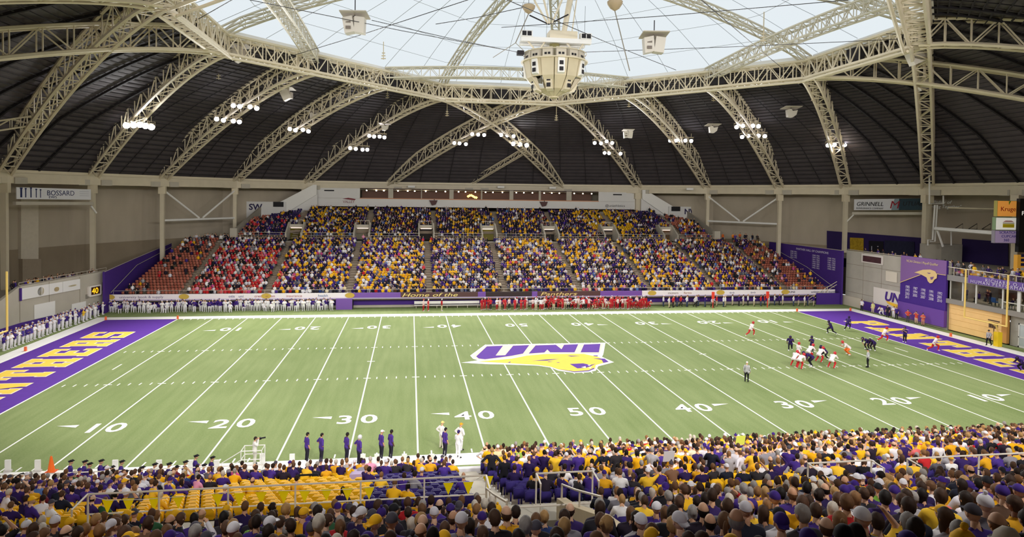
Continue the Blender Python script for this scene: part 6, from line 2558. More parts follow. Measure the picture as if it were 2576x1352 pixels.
guard('short steel guard rail north of the near stair aisle', 35.5, 37.4, RY, 7.3, 8.4, 2, False, ((35.5, .7), (37.4, .7)))
guard('short steel guard rail before the standing fans, middle of the near stand', 45.0, 47.4, RY - .2, 7.3, 8.4, 2, False, ((45.0, .6), (47.4, .6)))
guard('steel guard rail at the north part of the near stand', 48.8, 54.5, RY - .2, 7.3, 8.4, 3, False, ((48.8, .6),))
guard('low double steel rail in front of the bottom rows at the north corner', 46.8, 54.0, -24.15, 7.6, 8.55, 5, True)
guard('low steel rail across the near stair landing', 34.0, 37.6, -24.0, 7.3, 8.28, 2, False)
PEN = mat('F2E21A', 0.7)
_nt = PEN.node_tree
_tr = _nt.nodes.new('ShaderNodeBsdfTranslucent')
_tr.inputs[0].default_value = (*lin('F2E21A'), 1)
_ms = _nt.nodes.new('ShaderNodeMixShader')
_ms.inputs[0].default_value = 0.6
_nt.links.new(_nt.nodes['Principled BSDF'].outputs[0], _ms.inputs[1])
_nt.links.new(_tr.outputs[0], _ms.inputs[2])
_nt.links.new(_ms.outputs[0], _nt.nodes['Material Output'].inputs[0])
stg = empty('pennant_string', (28, RY + .06, 8.2), 'string line holding yellow pennants under the long guard rail', 'string')
mb = MB()
mb.tube([(21.9, RY + .07, 8.34)] + [(x, RY + .07, 8.2 - .05 * math.sin((x - 22) * 1.1)) for x in np.linspace(22.4, 33.4, 12)] + [(33.8, RY + .07, 8.4)], .008, 4)
part('cord', mb, WHITE, stg)
pxs = [at_y(u, 1260, RY)[0] for u in (268, 320, 385, 445, 545, 600, 655, 712, 765, 820, 873, 928, 1128, 1178, 1228)]
for k, x in enumerate(pxs):
    zt = 8.2 if k < 14 else 8.36
    w = .17
    mb = MB()
    tw = rnd.uniform(-.05, .05)
    mb.slab([(x - w, RY + .08, zt), (x, RY + .08 + tw, zt - .42), (x + w, RY + .08, zt - .01)], (0, .008, 0))
    o = part('pennant', mb, PEN)
    tag(o, f"yellow triangular pennant, {['first', 'second', 'third', 'fourth', 'fifth', 'sixth', 'seventh', 'eighth', 'ninth', 'tenth', 'eleventh', 'twelfth', 'thirteenth', 'fourteenth', 'last'][k]} from the left end of the string", 'pennant', 'yellow pennants')

# ---- occupancy of the near stand
ORDW = ['zeroth', 'first', 'second', 'third', 'fourth', 'fifth', 'sixth', 'seventh', 'eighth', 'ninth', 'tenth', 'eleventh', 'twelfth', 'thirteenth', 'fourteenth', 'fifteenth', 'sixteenth', 'seventeenth', 'eighteenth', 'nineteenth', 'twentieth']
TENS = {20: 'twenty', 30: 'thirty', 40: 'forty', 50: 'fifty'}
def ordw(n):
    return ORDW[n] if n <= 20 else (TENS[n // 10 * 10] + '-' + ORDW[n % 10] if n % 10 else TENS[n // 10 * 10][:-1] + 'ieth')
FAMN = {'purple': 'purple', 'dark': 'black', 'gold': 'gold', 'white': 'white', 'grey': 'grey', 'red': 'red', 'blue': 'blue', 'green': 'green', 'pink': 'pink', 'orange': 'orange', 'cream': 'cream', 'brown': 'brown', 'maroon': 'maroon'}
HAIRN2 = {'short': 'short-haired', 'bald': 'balding', 'long': 'long-haired', 'pony': 'ponytailed', 'bun': 'bun-haired', 'bob': 'bob-haired'}
HCN = {'2A1E18': 'dark', '3A281E': 'brown', '1C1614': 'black', '5A4030': 'brown', '6E4E34': 'brown', '8A6440': 'light brown', 'B08A58': 'blond', '9A9490': 'grey', 'C8BEB0': 'white', '4A3426': 'brown'}
near, eseats_ind, eseats = [], [], []
for ri, (y, z, t) in enumerate(ER):
    x = 8.0 + .27 * (ri % 2)
    while x < 100:
        x += .53
        px = project((x, y, z + 1.2))
        if not (-120 < px[0] < 2700 and px[1] < 1500 and px[2] > 2.5):
            continue
        if 33.55 < x < 35.25 and t == 0:
            continue
        if t == 1 and VX0 - .5 < x < VX1 + .5 and y > -31:
            continue
        stand = False
        if t == 0:
            if x < 22.2:
                occ = .93 if ri > 1 else 0
                if ri > 10 and x > 17.5:
                    occ = .25
                if ri > 12:
                    occ = .5
                w = dict(purple=40, grey=16, white=12, dark=14, gold=10, red=3, blue=4, green=2, maroon=2)
            elif x < 29.8:
                occ = 0 if ri < 2 else .92 if ri < 5 else .06
                if x < 23.5 and ri < 9:
                    occ = .6
                w = dict(purple=40, gold=28, dark=16, pink=5, white=6, grey=6)
            elif x < 33.6:
                occ = 0 if ri < 2 else .92 if ri < 5 else .1
                w = dict(purple=42, gold=22, dark=20, white=8, grey=8)
            else:
                stand = ri < 10 or (x > 44 and ri < 12)
                occ = .97 if stand else .8
                if x < 37.5 and ri > 3:
                    occ = .45
                w = dict(gold=46, purple=20, dark=13, white=9, grey=6, cream=3, red=2, green=1)
                if ri > 8:
                    w = dict(gold=24, purple=28, dark=24, white=8, grey=12, red=2, brown=2)
        else:
            occ = .93
            if x < 33 and y > -25.2:
                occ = .12
            elif x < 33 and y > -26:
                occ = .5
            w = dict(purple=32, dark=30, gold=15, grey=11, white=6, red=2, brown=2, blue=2, green=1)  # dark-heavy clothing mix, partly standing in for dim light on these rows
        if rnd.random() > occ:
            col = 'gold' if (x < 29.8 or 40 < x < 47) else 'purple'
            (eseats_ind if (t == 0 and 16.5 < x < 33.6 and ri > 3) else eseats).append((x, y, z, ri, col))
            continue
        fam = pick(w)
        near.append(dict(x=x + rnd.uniform(-.06, .06), y=y + .05 + rnd.uniform(-.06, .06), z=z, ri=ri, t=t, fam=fam, stand=stand, d=px[2], u=px[0], v=px[1]))
for q in near:
    q['hair'] = pick(dict(short=44, long=16, pony=6, bob=8, bald=6, cap=14, capback=3, beanie=3, bun=2))
    q['hc'] = rnd.choice(HAIRC)
    if q['hair'] in ('cap', 'capback', 'beanie'):
        q['hc'] = rnd.choice(['E6E3E8', '3B2378', '3B2378', 'F2B81E', '1B1A20', 'D8D4DC', '4A4650'])
    q['sleeve'] = pick(dict(tee=55, long=45))
    q['pose'] = pick(dict(stand=26, fold=30, clap=26, phone=6, hips=12)) if q['stand'] else pick(dict(sit=60, sit_lean=38, sit_arm=1.5))
    q['sh'] = rnd.choice(SHADE[q['fam']])
    q['sc'] = rnd.uniform(.93, 1.05) * (.96 if q['hair'] in ('long', 'pony', 'bob', 'bun') else 1)
    q['rz'] = rnd.gauss(-.12 if q['x'] > 40 else -.3, .3) if q['x'] < 60 else rnd.gauss(.25, .3)
vis = [q for q in near if -40 < q['u'] < 2616 and q['v'] < 1372]
vis.sort(key=lambda q: q['d'])
N_IND = 232
ind = vis[:N_IND]
ids = {id(q) for q in ind}
rest = [q for q in near if id(q) not in ids]
HATW = {'cap': 'cap', 'capback': 'backward cap', 'beanie': 'knit hat'}
HATC = {'E6E3E8': 'white', '3B2378': 'purple', 'F2B81E': 'gold', '1B1A20': 'black', 'D8D4DC': 'pale', '4A4650': 'grey'}
rows = {}
for q in ind:
    rows.setdefault(q['ri'], []).append(q)
rowkeys = sorted(rows, reverse=True)          # bottom row of the picture first
for rk, ri in enumerate(rowkeys):
    rows[ri].sort(key=lambda q: q['x'])
    for n, q in enumerate(rows[ri]):
        g = {'tee': 'T-shirt', 'long': 'jacket'}[q['sleeve']]
        if q['hair'] in HATW:
            who = f"person in {HATC[q['hc']]} {HATW[q['hair']]} and {FAMN[q['fam']]} {g}"
        else:
            who = f"{HCN[q['hc']].replace(' ', '-')} {HAIRN2[q['hair']]} person in {FAMN[q['fam']]} {g}"
        rowp = 'bottom row' if rk == 0 else f'{ordw(rk + 1)} row up'
        lab = f"{who}, {ordw(n + 1)} from left, {rowp}"
        person((q['x'], q['y'], q['z']), q['rz'], q['pose'], rnd.choice(SKINS[:3] if rnd.random() < .9 else SKINS), q['hair'], q['hc'], q['sh'], q['sleeve'],
               rnd.choice(['2A3450', '26242B', '3A4868', '1E1E26']), lab, 'spectators in the nearest rows', q['sc'])
LOT, LOI = [], {}
def lot(p, h, s):
    k = (p, h, s)
    if k not in LOI:
        LOI[k] = len(LOT)
        LOT.append(lo_person(p, h, s))
    return LOI[k]
items = []
for q in rest:
    pl = pal_for(q['fam'], q['hc'])
    pl[2] = L3(q['sh'])
    items.append((lot(q['pose'], q['hair'], q['sleeve']), (q['x'], q['y'], q['z']), q['rz'], q['sc'], pl))
o = joined('east_crowd', items, LOT, TINT)
tag(o, 'packed purple and gold crowd filling the lower near stand', 'crowd', kind='stuff')

# seats of the near stand
ym, pm_ = mat('F0B818', 0.45, spec=0.4), mat('33276A', 0.45, spec=0.4)
def seat_parts():
    out = []
    for nm_, pts, off in (('backrest', [(-.17, -.10, .46), (.17, -.10, .46), (.21, -.13, .56), (.205, -.15, .78), (.15, -.16, .86), (-.15, -.16, .86), (-.205, -.15, .78), (-.21, -.13, .56)], (0, -.035, 0)), ('seat_pan', [(-.2, -.06, .44), (.2, -.06, .44), (.2, .02, .74), (.13, .04, .80), (-.13, .04, .80), (-.2, .02, .74)], (0, .045, 0))):
        bx = MB()
        bx.slab(pts, off)
        out.append((nm_, bx.mesh(nm_, ym)))
    bx = MB()
    bx.box((-.035, -.12, .0), (.035, -.05, .5))
    bx.box((-.24, -.14, .44), (.24, -.05, .47))
    out.append(('bracket', bx.mesh('bracket', BLACK)))
    return out
SP_ = seat_parts()
eseats_ind.sort(key=lambda s: project(s[:3])[2])
show = [s for s in eseats_ind if -30 < project((s[0], s[1], s[2] + .7))[0] < 2600 and project((s[0], s[1], s[2] + .7))[1] < 1365]
rest_s = eseats + [s for s in eseats_ind if s not in show] + show[290:]
rowcount = {}
for s in sorted(show[:290], key=lambda s: (s[3], s[0])):
    rowcount[s[3]] = rowcount.get(s[3], 0) + 1
    yel = s[4] == 'gold'
    o = link('stadium_seat', SP_[0][1])
    slot(o, ym if yel else pm_)
    o.location = (s[0], s[1], s[2])
    rown = s[3] + 1
    blk = 'yellow' if yel else 'dark purple'
    tag(o, f"empty folded {blk} stadium seat, {ordw(rowcount[s[3]])} empty one from left, {ordw(rown)} row from field", 'seat', f"empty {blk} stadium seats of the near stand")
    for nm_, me in SP_[1:]:
        c = link(nm_, me, o)
        if nm_ == 'seat_pan':
            slot(c, ym if yel else pm_)
seats = [(0, (x, y, z), 0.0, 1.0, [L3('F0B818' if c == 'gold' else '33276A')] * 5) for x, y, z, ri, c in rest_s]
seats += [(0, (q['x'], q['y'] - .12, q['z']), 0.0, 1.0, [L3('F0B818' if (q['x'] < 29.8 or 40 < q['x'] < 47) else '33276A')] * 5) for q in near]
o = joined('east_seating', seats, [SEAT_T], TINT, smooth=False)
tag(o, 'yellow and purple seats under the near crowd', 'seating', kind='stuff')
# ================================================================== PLAYERS, OFFICIALS, BAND
def face(dx, dy):
    return math.atan2(-dx, dy)


RED_J, RED_P, PUR_J = 'E8DDE0', 'C8282E', '33205E'
FPL = [  # foot pixel, team, pose, facing, phrase
    (1888, 846, 'red', 'run', (1, .2), 'alone on the far 20-yard line, leaning in a run'),
    (1988, 884, 'pur', 'run', (-.6, -.8), 'rushing just south of the tangle of linemen'),
    (1999, 921, 'red', 'crouch', (.8, .5), 'at the near south edge of the tangle of linemen'),
    (2008, 906, 'red', 'fold', (1, .2), 'second from the south in the tangle of linemen'),
    (2013, 927, 'red', 'bend', (1, .5), 'bent low at the near front of the tangle of linemen'),
    (2037, 921, 'pur', 'bend', (-1, .3), 'bent low against a red player at the near front'),
    (2036, 902, 'red', 'crouch', (1, .3), 'blocking in the centre of the tangle of linemen'),
    (2042, 888, 'pur', 'clap', (-1, -.2), 'standing tall behind the centre of the tangle'),
    (2062, 910, 'red', 'crouch', (1, .4), 'blocking on the north side of the tangle of linemen'),
    (2073, 904, 'pur', 'crouch', (-1, -.3), 'pushing at the north side of the tangle of linemen'),
    (2093, 925, 'red', 'crouch', (.9, .5), 'set apart just north of the tangle, nearest the hash marks'),
    (2131, 893, 'redo', 'crouch', (-.9, .2), 'in orange trousers between linemen and crouched pair'),
    (2180, 880, 'pur', 'bend', (-1, -.2), 'bent over, south one of the crouched pair'),
    (2195, 883, 'pur', 'bend', (-.9, -.4), 'bent over, north one of the crouched pair'),
    (2091, 842, 'pur', 'run', (-1, .1), 'running, south one of two near the far goal line'),
    (2132, 831, 'pur', 'run', (1, .6), 'running, north one of two near the far goal line'),
    (2222, 860, 'red', 'run', (1, -.2), 'running on the goal line beneath the letter N'),
    (2276, 862, 'pur', 'clap', (-1, -.4), 'upright at the goal line beside the letter N'),
    (2349, 884, 'red', 'run', (1, -.6), 'running on the goal line beside the letter T'),
    (2569, 935, 'pur', 'crouch', (-1, 0), 'in the end zone at the picture edge'),
]
for u, v, team, ps, fc, ph in FPL:
    p = at_z(u, v, 0.03)
    if team == 'pur':
        args = ('5E3D2C' if rnd.random() < .5 else 'C99878', 'helmet', '2A1A4A', PUR_J, 'tee', '1E1B26')
        lab = 'purple and black uniformed player ' + ph
    else:
        args = ('C99878', 'helmet', 'C23038', RED_J if team == 'red' else 'E8DDE0', 'tee', 'C8282E' if team == 'red' else 'E8702E')
        lab = 'white and red uniformed player ' + ph
    person(p, face(*fc), ps, args[0], args[1], args[2], args[3], args[4], args[5], lab, 'players on the field', 1.1 if ps in ('stand', 'fold', 'clap') else 1.08, 'E6E3E8')
def stripe_mat():
    m = bpy.data.materials.new('striped_cloth')
    m.use_nodes = True
    nt = m.node_tree
    tc = nt.nodes.new('ShaderNodeTexCoord')
    sp = nt.nodes.new('ShaderNodeSeparateXYZ')
    ml = nt.nodes.new('ShaderNodeMath')
    ml.operation = 'MULTIPLY'
    ml.inputs[1].default_value = 11.0
    fr_ = nt.nodes.new('ShaderNodeMath')
    fr_.operation = 'FRACT'
    gt = nt.nodes.new('ShaderNodeMath')
    gt.operation = 'GREATER_THAN'
    gt.inputs[1].default_value = 0.6
    mx = nt.nodes.new('ShaderNodeMix')
    mx.data_type = 'RGBA'
    mx.inputs[6].default_value = (*lin('DDDBE0'), 1)
    mx.inputs[7].default_value = (*lin('1B1A20'), 1)
    nt.links.new(tc.outputs['Object'], sp.inputs[0])
    nt.links.new(sp.outputs[0], ml.inputs[0])
    nt.links.new(ml.outputs[0], fr_.inputs[0])
    nt.links.new(fr_.outputs[0], gt.inputs[0])
    nt.links.new(gt.outputs[0], mx.inputs[0])
    nt.links.new(mx.outputs[2], nt.nodes['Principled BSDF'].inputs['Base Color'])
    return m


STRIPES = stripe_mat()
for u, v, ps, fc, ph, hc in ((1878, 961, 'stand', (.6, .8), 'standing at the near 25-yard line with a white cap', 'E6E3E8'), (2183, 925, 'hips', (-.7, .7), 'standing behind the crouched pair with a black cap', '1B1A20'), (2487, 870, 'walk', (-.9, -.3), 'walking beside the padded north goal post base', '2A2628')):
    o = person(at_z(u, v, 0.03), face(*fc), ps, 'D9A988', 'cap', hc, 'D0CED4', 'long', '16151A', f'striped-shirt official {ph}', 'game officials', 1.1, '16151A')
    slot([c for c in o.children if c.name.startswith('shirt')][0], STRIPES)

# near sideline: players and staff
NSL = [(772, 1160, 'stand', 'pur', 'short', 'first from the south in the row of waiting home players'), (808, 1162, 'hips', 'pur', 'short', 'second from the south in the row of waiting home players'),
       (872, 1160, 'stand', 'pur', 'short', 'third from the south, by the 30-yard line'), (903, 1168, 'hips', 'pur', 'helmetw', 'wearing a helmet by the 30-yard line'),
       (959, 1153, 'stand', 'pur', 'cap', 'in white cap, south one of a pair before empty purple seats'), (983, 1152, 'stand', 'pur', 'short', 'bareheaded, north one of a pair before empty purple seats'),
       (1119, 1146, 'stand', 'pur', 'short', 'standing in front of the white-shirted coach')]
for u, v, ps, team, hh, ph in NSL:
    p = at_z(u, v, 0.0)
    person(p, face(.85, .5), ps, '5E3D2C' if u in (872, 983) else 'C99878', 'helmet' if hh == 'helmetw' else hh, {'cap': 'E6E3E8', 'helmetw': 'D8D4DC'}.get(hh, '1C1614'), '4A2F86', 'tee', '1E1B2A', 'purple jersey player ' + ph, 'home players on the near sideline', 1.06, 'E6E3E8')
for u, v, ps, hat, hc, sh, tr, lab in ((1111, 1128, 'hips', 'cap', 'F0D080', 'EDE8E6', 'E2D8C8', 'coach in white shirt and tan trousers with a gold cap on the near sideline'),
                                       (1158, 1133, 'hips', 'cap', 'F2A01E', 'EDE8E6', 'E6E3E8', 'coach in white with an orange-gold cap on the near sideline'),
                                       (1152, 1153, 'fold', 'short', '2E1C60', 'E8E4EA', 'E8E6EA', 'person in all white holding purple cloth before the orange-capped coach')):
    person(at_z(u, v, 0.0), face(.7, .6), ps, 'D9A988', hat, hc, sh, 'long', tr, lab, 'staff on the near sideline', 1.06)

# near band in tricorn hats
BANDH = [(176, 1156), (211, 1157), (223, 1163), (252, 1155), (304, 1157), (279, 1171), (355, 1172), (387, 1164), (423, 1163), (464, 1158), (491, 1143), (532, 1147), (511, 1166), (50, 1190)]
for k, (u, v) in enumerate(BANDH):
    q = at_z(u, v + 4, 1.78)
    p = (q[0], q[1], 0.0)
    person(p, face(.9, .35), rnd.choice(['stand', 'fold', 'hips', 'clap']), 'D9A988', 'tricorn', '17151A', rnd.choice(['3B2378', '2E1C60', '3B2378']), 'long', rnd.choice(['2E1C60', 'E6E3E8']), f"band member in black tricorn hat, {ordw(k + 1)} listed northward along the near sideline" if False else f"tricorn-hatted band member in purple coat, {ordw(sorted(b[0] for b in BANDH).index(u) + 1)} from the left picture edge", 'band members on the near sideline', 1.02)

# camera platform, photographer
pc0 = at_z(632, 1187, 0.0)
cp = empty('camera_platform', (pc0[0], pc0[1], 0), 'white railed camera platform on the near sideline', 'platform')
x0, x1, y0, y1 = pc0[0] - .62, pc0[0] + .62, pc0[1] + .0, pc0[1] + .9
mb = MB()
mb.box((x0, y0, 0.12), (x1, y1, 0.22))
part('deck', mb, WHITE, cp)
for (a, b) in ((x0, y0), (x1, y0), (x1, y1), (x0, y1)):
    mb = MB()
    mb.tube([(a, b, 0), (a, b, 1.32)], .03, 5)
    part('post', mb, WHITE, cp)
for h in (0.75, 1.3):
    mb = MB()
    mb.tube([(x0, y0, h), (x1, y0, h), (x1, y1, h), (x0, y1, h), (x0, y0, h)], .032, 5)
    part('rail', mb, WHITE, cp)
mb = MB()
mb.tube([(x0, y0, .75), (x0 - 1.1, y0, .1)], .03, 5)
mb.tube([(x0, y0, 1.3), (x0 - 1.15, y0, .6), (x0 - 1.15, y0, 0)], .03, 5)
part('stair_rail', mb, WHITE, cp)
mb = MB()
for k in range(3):
    mb.box((x0 - .35 * (k + 1), y0, .15 - .06 * k), (x0 - .35 * k, y0 + .6, .2 - .06 * k))
part('step', mb, WHITE, cp)
person((pc0[0] + .1, pc0[1] + .45, .22), face(.9, .4), 'phone', 'D9A988', 'short', '2A1E18', 'E2DEDA', 'long', 'D8D4CC', 'photographer in white aiming a camera from the white platform', 'staff on the near sideline', 1.02)
cm = empty('camera', (pc0[0] + .4, pc0[1] + .6, 1.85), 'black camera with a long lens held on the white platform', 'camera')
c_ = np.array(cm.location)
dv = np.array([.91, .40, 0])
mb = MB()
mb.obox(c_, dv * .06, np.array([-.4, .91, 0]) * .08, Z3 * .06)
part('camera_body', mb, BLACK, cm)
mb = MB()
mb.tube([c_ + dv * .05, c_ + dv * .3, c_ + dv * .32], [.045, .05, .06], 8)
part('lens', mb, BLACK, cm)
# sideline clutter: white yard markers, front rail of the near stand, orange trunk
for k, u in enumerate((660, 735, 913, 948, 1017, 1086, 20, 95, 290, 400, 480, 545)):
    q = at_z(u, 1172 if u > 600 else 1188, 0)
    r = empty('yard_marker', (q[0], q[1], 0), f'white foam yard marker, {ordw([95, 290, 400, 480, 545, 660, 735, 913, 948, 1017, 1086, 20].index(u) + 1 if u != 20 else 12)} along the near sideline' if False else f'white upright yard marker beside the near border, {ordw(sorted((660, 735, 913, 948, 1017, 1086, 20, 95, 290, 400, 480, 545)).index(u) + 1)} from left', 'marker', 'near yard markers')
    mb = MB()
    mb.box((q[0] - .16, q[1] - .05, .12), (q[0] + .16, q[1] + .05, .75))
    part('panel', mb, WHITE, r)
    mb = MB()
    mb.box((q[0] - .2, q[1] - .12, 0), (q[0] + .2, q[1] + .12, .12))
    part('base', mb, mat('C9C4C0', 0.7), r)
fr = empty('guard_rail', (10, -8, 2.5), 'thin pale rail along the front wall of the near stand', 'railing')
mb = MB()
for h in (2.85, 3.2):
    mb.tube([(8, -8.05, h), (24.4, -8.05, h)], .03, 5)
for x in np.arange(8, 24.5, 1.5):
    mb.tube([(x, -8.05, 2.55), (x, -8.05, 3.2)], .025, 4)
part('rail_pipe', mb, WHITE, fr)
q = at_z(129, 1188, 0)
oc = empty('traffic_cone', (q[0], q[1], 0), 'orange upright cone stand on the near sideline among the band', 'cone')
mb = MB()
mb.lathe([(.24, 0), (.2, .1), (.06, .95), (.02, 1.0)], (q[0], q[1], 0), 10)
part('cone', mb, mat('F06A1E', 0.6), oc)
mb = MB()
mb.box((q[0] - .28, q[1] - .28, 0), (q[0] + .28, q[1] + .28, .05))
part('base', mb, mat('D85A1A', 0.6), oc)
for pts, m, nm_, lab in (([(28.75, -11.3, 3.7), (29.5, -11.3, 3.7), (29.5, -13.6, 4.45), (28.75, -13.6, 4.45)], mat('B9A6CC', 0.7), 'ramp_cover', 'lilac cover over the sloping ramp between the yellow and purple seats'),
                         ([tuple(at_z(776, 1198, 4.55) + np.array([sx_, q_, h_])) for sx_, q_, h_ in ((-.45, 0, 0), (.45, 0, 0), (.45, -.15, .16), (-.45, -.15, .16))], mat('2F4F9A', 0.7), 'blue_blanket', 'blue blanket folded over the seat backs of the yellow block')):
    mb = MB()
    mb.slab(pts, (0, 0, .45) if nm_ == 'ramp_cover' else (0, -.12, .05))
    if nm_ == 'ramp_cover':
        r_ = empty(nm_, pts[0], lab, 'cover')
        part('sheet', mb, m, r_)
        mb = MB()
        mb.tube([(28.7, -11.3, 4.3), (28.7, -13.6, 5.1)], .04, 5)
        part('edge_rail', mb, WHITE, r_)
    else:
        tag(part(nm_, mb, m), lab, 'blanket')
for (u, v, hx_, lab) in ((1895 + 22 * 0 + 0, 1142, 'C8F060', ''),):
    pass

# south end band: nearest individuals, the rest joined
def band_pal(k):
    return [L3('D9A988'), L3(rnd.choice(['E6E3E8', '3B2378', 'E6E3E8', '2A1E18'])), L3(rnd.choice(['E6E3E8', '3B2378', 'E6E3E8', 'EDEAEA', 'D8D4DC'])), L3('E8E5EA'), L3('E6E3E8')]
spots = []
for k in range(26):
    f = k / 25
    u = 8 + 250 * f
    v = 884 - 92 * f
    spots.append((u, v))
for k, (u, v) in enumerate(spots):
    q = at_z(u + rnd.uniform(-2, 2), v, 0)
    sh = rnd.choice(['E6E3E8', '3B2378', 'EDEAEA', 'E6E3E8', '4A3A8A'])
    if k == 20:
        sh = 'EFC23A'
    lab = f"band member in {'gold' if k == 20 else 'white' if sh[0] == 'E' else 'purple'} top and white trousers, {ordw(k + 1)} from left along the south end line"
    person(q, face(1, rnd.uniform(-.3, .3)), rnd.choice(['stand', 'clap', 'fold', 'clap']), 'D9A988', rnd.choice(['cap', 'short', 'beanie']), rnd.choice(['E6E3E8', '3B2378', 'E6E3E8']), sh, 'long', 'E4E1E6', lab, 'band members along the south end line', 1.02, 'E6E3E8')
LST, LSI = [], {}
def ls(p, h, s='long'):
    k = (p, h, s)
    if k not in LSI:
        LSI[k] = len(LST)
        LST.append(lo_person(p, h, s))
    return LSI[k]
items = []
for k in range(30):
    f = k / 29
    q = at_z(4 + 258 * f + rnd.uniform(-3, 3), 884 - 92 * f, 0)
    items.append((ls(rnd.choice(['stand', 'clap', 'fold']), rnd.choice(['cap', 'beanie', 'short'])), (q[0] - rnd.uniform(.7, 1.3), q[1] + .3, 0), face(1, 0), 1.02, band_pal(k)))
def line(u0, u1, n, y, ya, fn, skip=()):
    a, b = at_y(u0, 785, y)[0], at_y(u1, 785, y)[0]
    for k in range(n):
        x = a + (b - a) * (k + rnd.uniform(.1, .9)) / n
        fn(x, y + rnd.uniform(-ya, ya))
line(268, 838, 80, 54.3, .7, lambda x, y: items.append((ls(rnd.choice(['stand', 'clap', 'fold', 'sit']), rnd.choice(['cap', 'beanie', 'short'])), (x, y, 0), face(rnd.uniform(-.2, .6), -1), 1.02, band_pal(0))))
o = joined('band', items, LST, TINT)
tag(o, 'white and purple marching band lining the far southwest sideline', 'marching band', kind='stuff')
items2 = []
def redp():
    return [L3(rnd.choice(SKINS)), L3(rnd.choice(['C23038', 'C23038', 'E6E3E8', '2A1E18'])), L3(rnd.choice(['C23038', 'B01E2A', 'C23038', 'E2C9C9', 'E6E3E8'])), L3(rnd.choice(['B01E2A', 'C8B898', 'B01E2A', 'C23038', '2A2628'])), L3('E6E3E8')]
line(1350, 1632, 66, 53.2, .9, lambda x, y: items2.append((ls(rnd.choice(['stand', 'hips', 'fold', 'crouch']), rnd.choice(['helmet', 'helmet', 'short', 'cap']), 'tee'), (x, y, 0), face(rnd.uniform(-.2, .9), -1), 1.08, redp())))
line(1205, 1350, 16, 53.0, .6, lambda x, y: items2.append((ls(rnd.choice(['stand', 'hips', 'fold']), rnd.choice(['cap', 'short', 'helmet']), 'tee'), (x, y, 0), face(.6, -1), 1.06, redp())))
for u in (1065, 1077, 1111):
    x = at_y(u, 785, 52.6)[0]
    items2.append((ls('stand', 'short', 'tee'), (x, 52.6, 0), face(.9, -.3), 1.06, redp()))
o = joined('visiting_team', items2, LST, TINT)
tag(o, 'visiting team in red along the far sideline benches', 'football team', kind='stuff')
items3 = []
def offp():
    return [L3('D9A988'), L3(rnd.choice(HAIRC + ['E6E3E8'])), L3(rnd.choice(['E6E3E8', 'D8D4DC', 'E6E3E8', '3B2378', 'C23038'])), L3(rnd.choice(['C8B898', '26242B', '3A4868', 'C8B898'])), L3('2A2628')]
line(1665, 1830, 18, 53.8, .9, lambda x, y: items3.append((ls(rnd.choice(['stand', 'hips', 'fold', 'walk']), 'cap'), (x, y, 0), face(.8, -.7), 1.05, offp())))
line(1840, 2045, 16, 54.0, .8, lambda x, y: items3.append((ls(rnd.choice(['stand', 'hips', 'fold']), 'short'), (x, y, 0), face(.8, -.7), 1.05, offp())))
o = joined('sideline_staff', items3, LST, TINT)
tag(o, 'staff in white and dark clothes on the far northwest sideline', 'sideline staff', kind='stuff')
# sideline chain poles
for u, lab in ((1793, 'south'), (1930, 'north')):
    x = at_y(u, 785, 52.4)[0]
    r = empty('chain_marker', (x, 52.4, 0), f'red padded down marker pole on the far sideline, {lab} one', 'marker', 'down markers')
    mb = MB()
    mb.tube([(x, 52.4, 0), (x, 52.4, 2.4)], .06, 6)
    part('pole', mb, mat('E0402E', 0.6), r)
    mb = MB()
    mb.box((x - .2, 52.3, 1.5), (x + .2, 52.5, 2.6))
    part('target', mb, mat('E0402E', 0.6), r)
# team benches
for k, (u0, u1) in enumerate(((1042, 1206), (1330, 1480))):
    a, b = at_y(u0, 775, 55.2)[0], at_y(u1, 775, 55.2)[0]
    r = empty('team_bench', ((a + b) / 2, 55.2, 0), ['long empty white team bench on the far sideline', 'white team bench behind the red team on the far sideline'][k], 'bench', 'team benches')
    for nm_, lo, hi in (('seat', (a, 54.9, .42), (b, 55.3, .5)), ('backrest', (a, 55.35, .62), (b, 55.45, 1.05))):
        mb = MB()
        mb.box(lo, hi)
        part(nm_, mb, WHITE, r)
    for x in np.linspace(a + .3, b - .3, 7):
        mb = MB()
        mb.box((x - .04, 54.95, 0), (x + .04, 55.45, .42))
        part('leg', mb, STEEL, r)
# purple tunnel box under the west stand
a, b = at_y(845, 770, 54.6)[0], at_y(886, 770, 54.6)[0]
tn = empty('tunnel_box', ((a + b) / 2, 55.2, 0), 'purple tunnel box under the west stand banner at the end of the band', 'tunnel')
mb = MB()
mb.box((a, 54.6, 0), (b, 56.4, 1.62))
part('box_wall', mb, PURPLE_L, tn)
mb = MB()
mb.box((b - .02, 54.8, 0), (b + .04, 56.2, 1.4))
part('opening', mb, DARK, tn)
# stair at the far northwest corner of the field
sr = empty('stair_rail', (101, 55, 0), 'pale stair rail at the far corner by the purple northwest wall', 'railing')
for z0, z1 in ((0.5, 3.3), (1.0, 3.8)):
    mb = MB()
    mb.tube([(97.6, 54.9, z0), (102.6, 54.9, z1)], .05, 5)
    part('rail_pipe', mb, CREAM, sr)
for x in (97.6, 99.2, 100.9):
    mb = MB()
    mb.tube([(x, 54.9, 0), (x, 54.9, 1.0 + (x - 97.6) * .56)], .045, 5)
    part('post', mb, CREAM, sr)
mb = MB()
mb.box((98.8, 54.6, 0), (103, 54.8, 1.9))
part('side_panel', mb, PURPLE, sr)

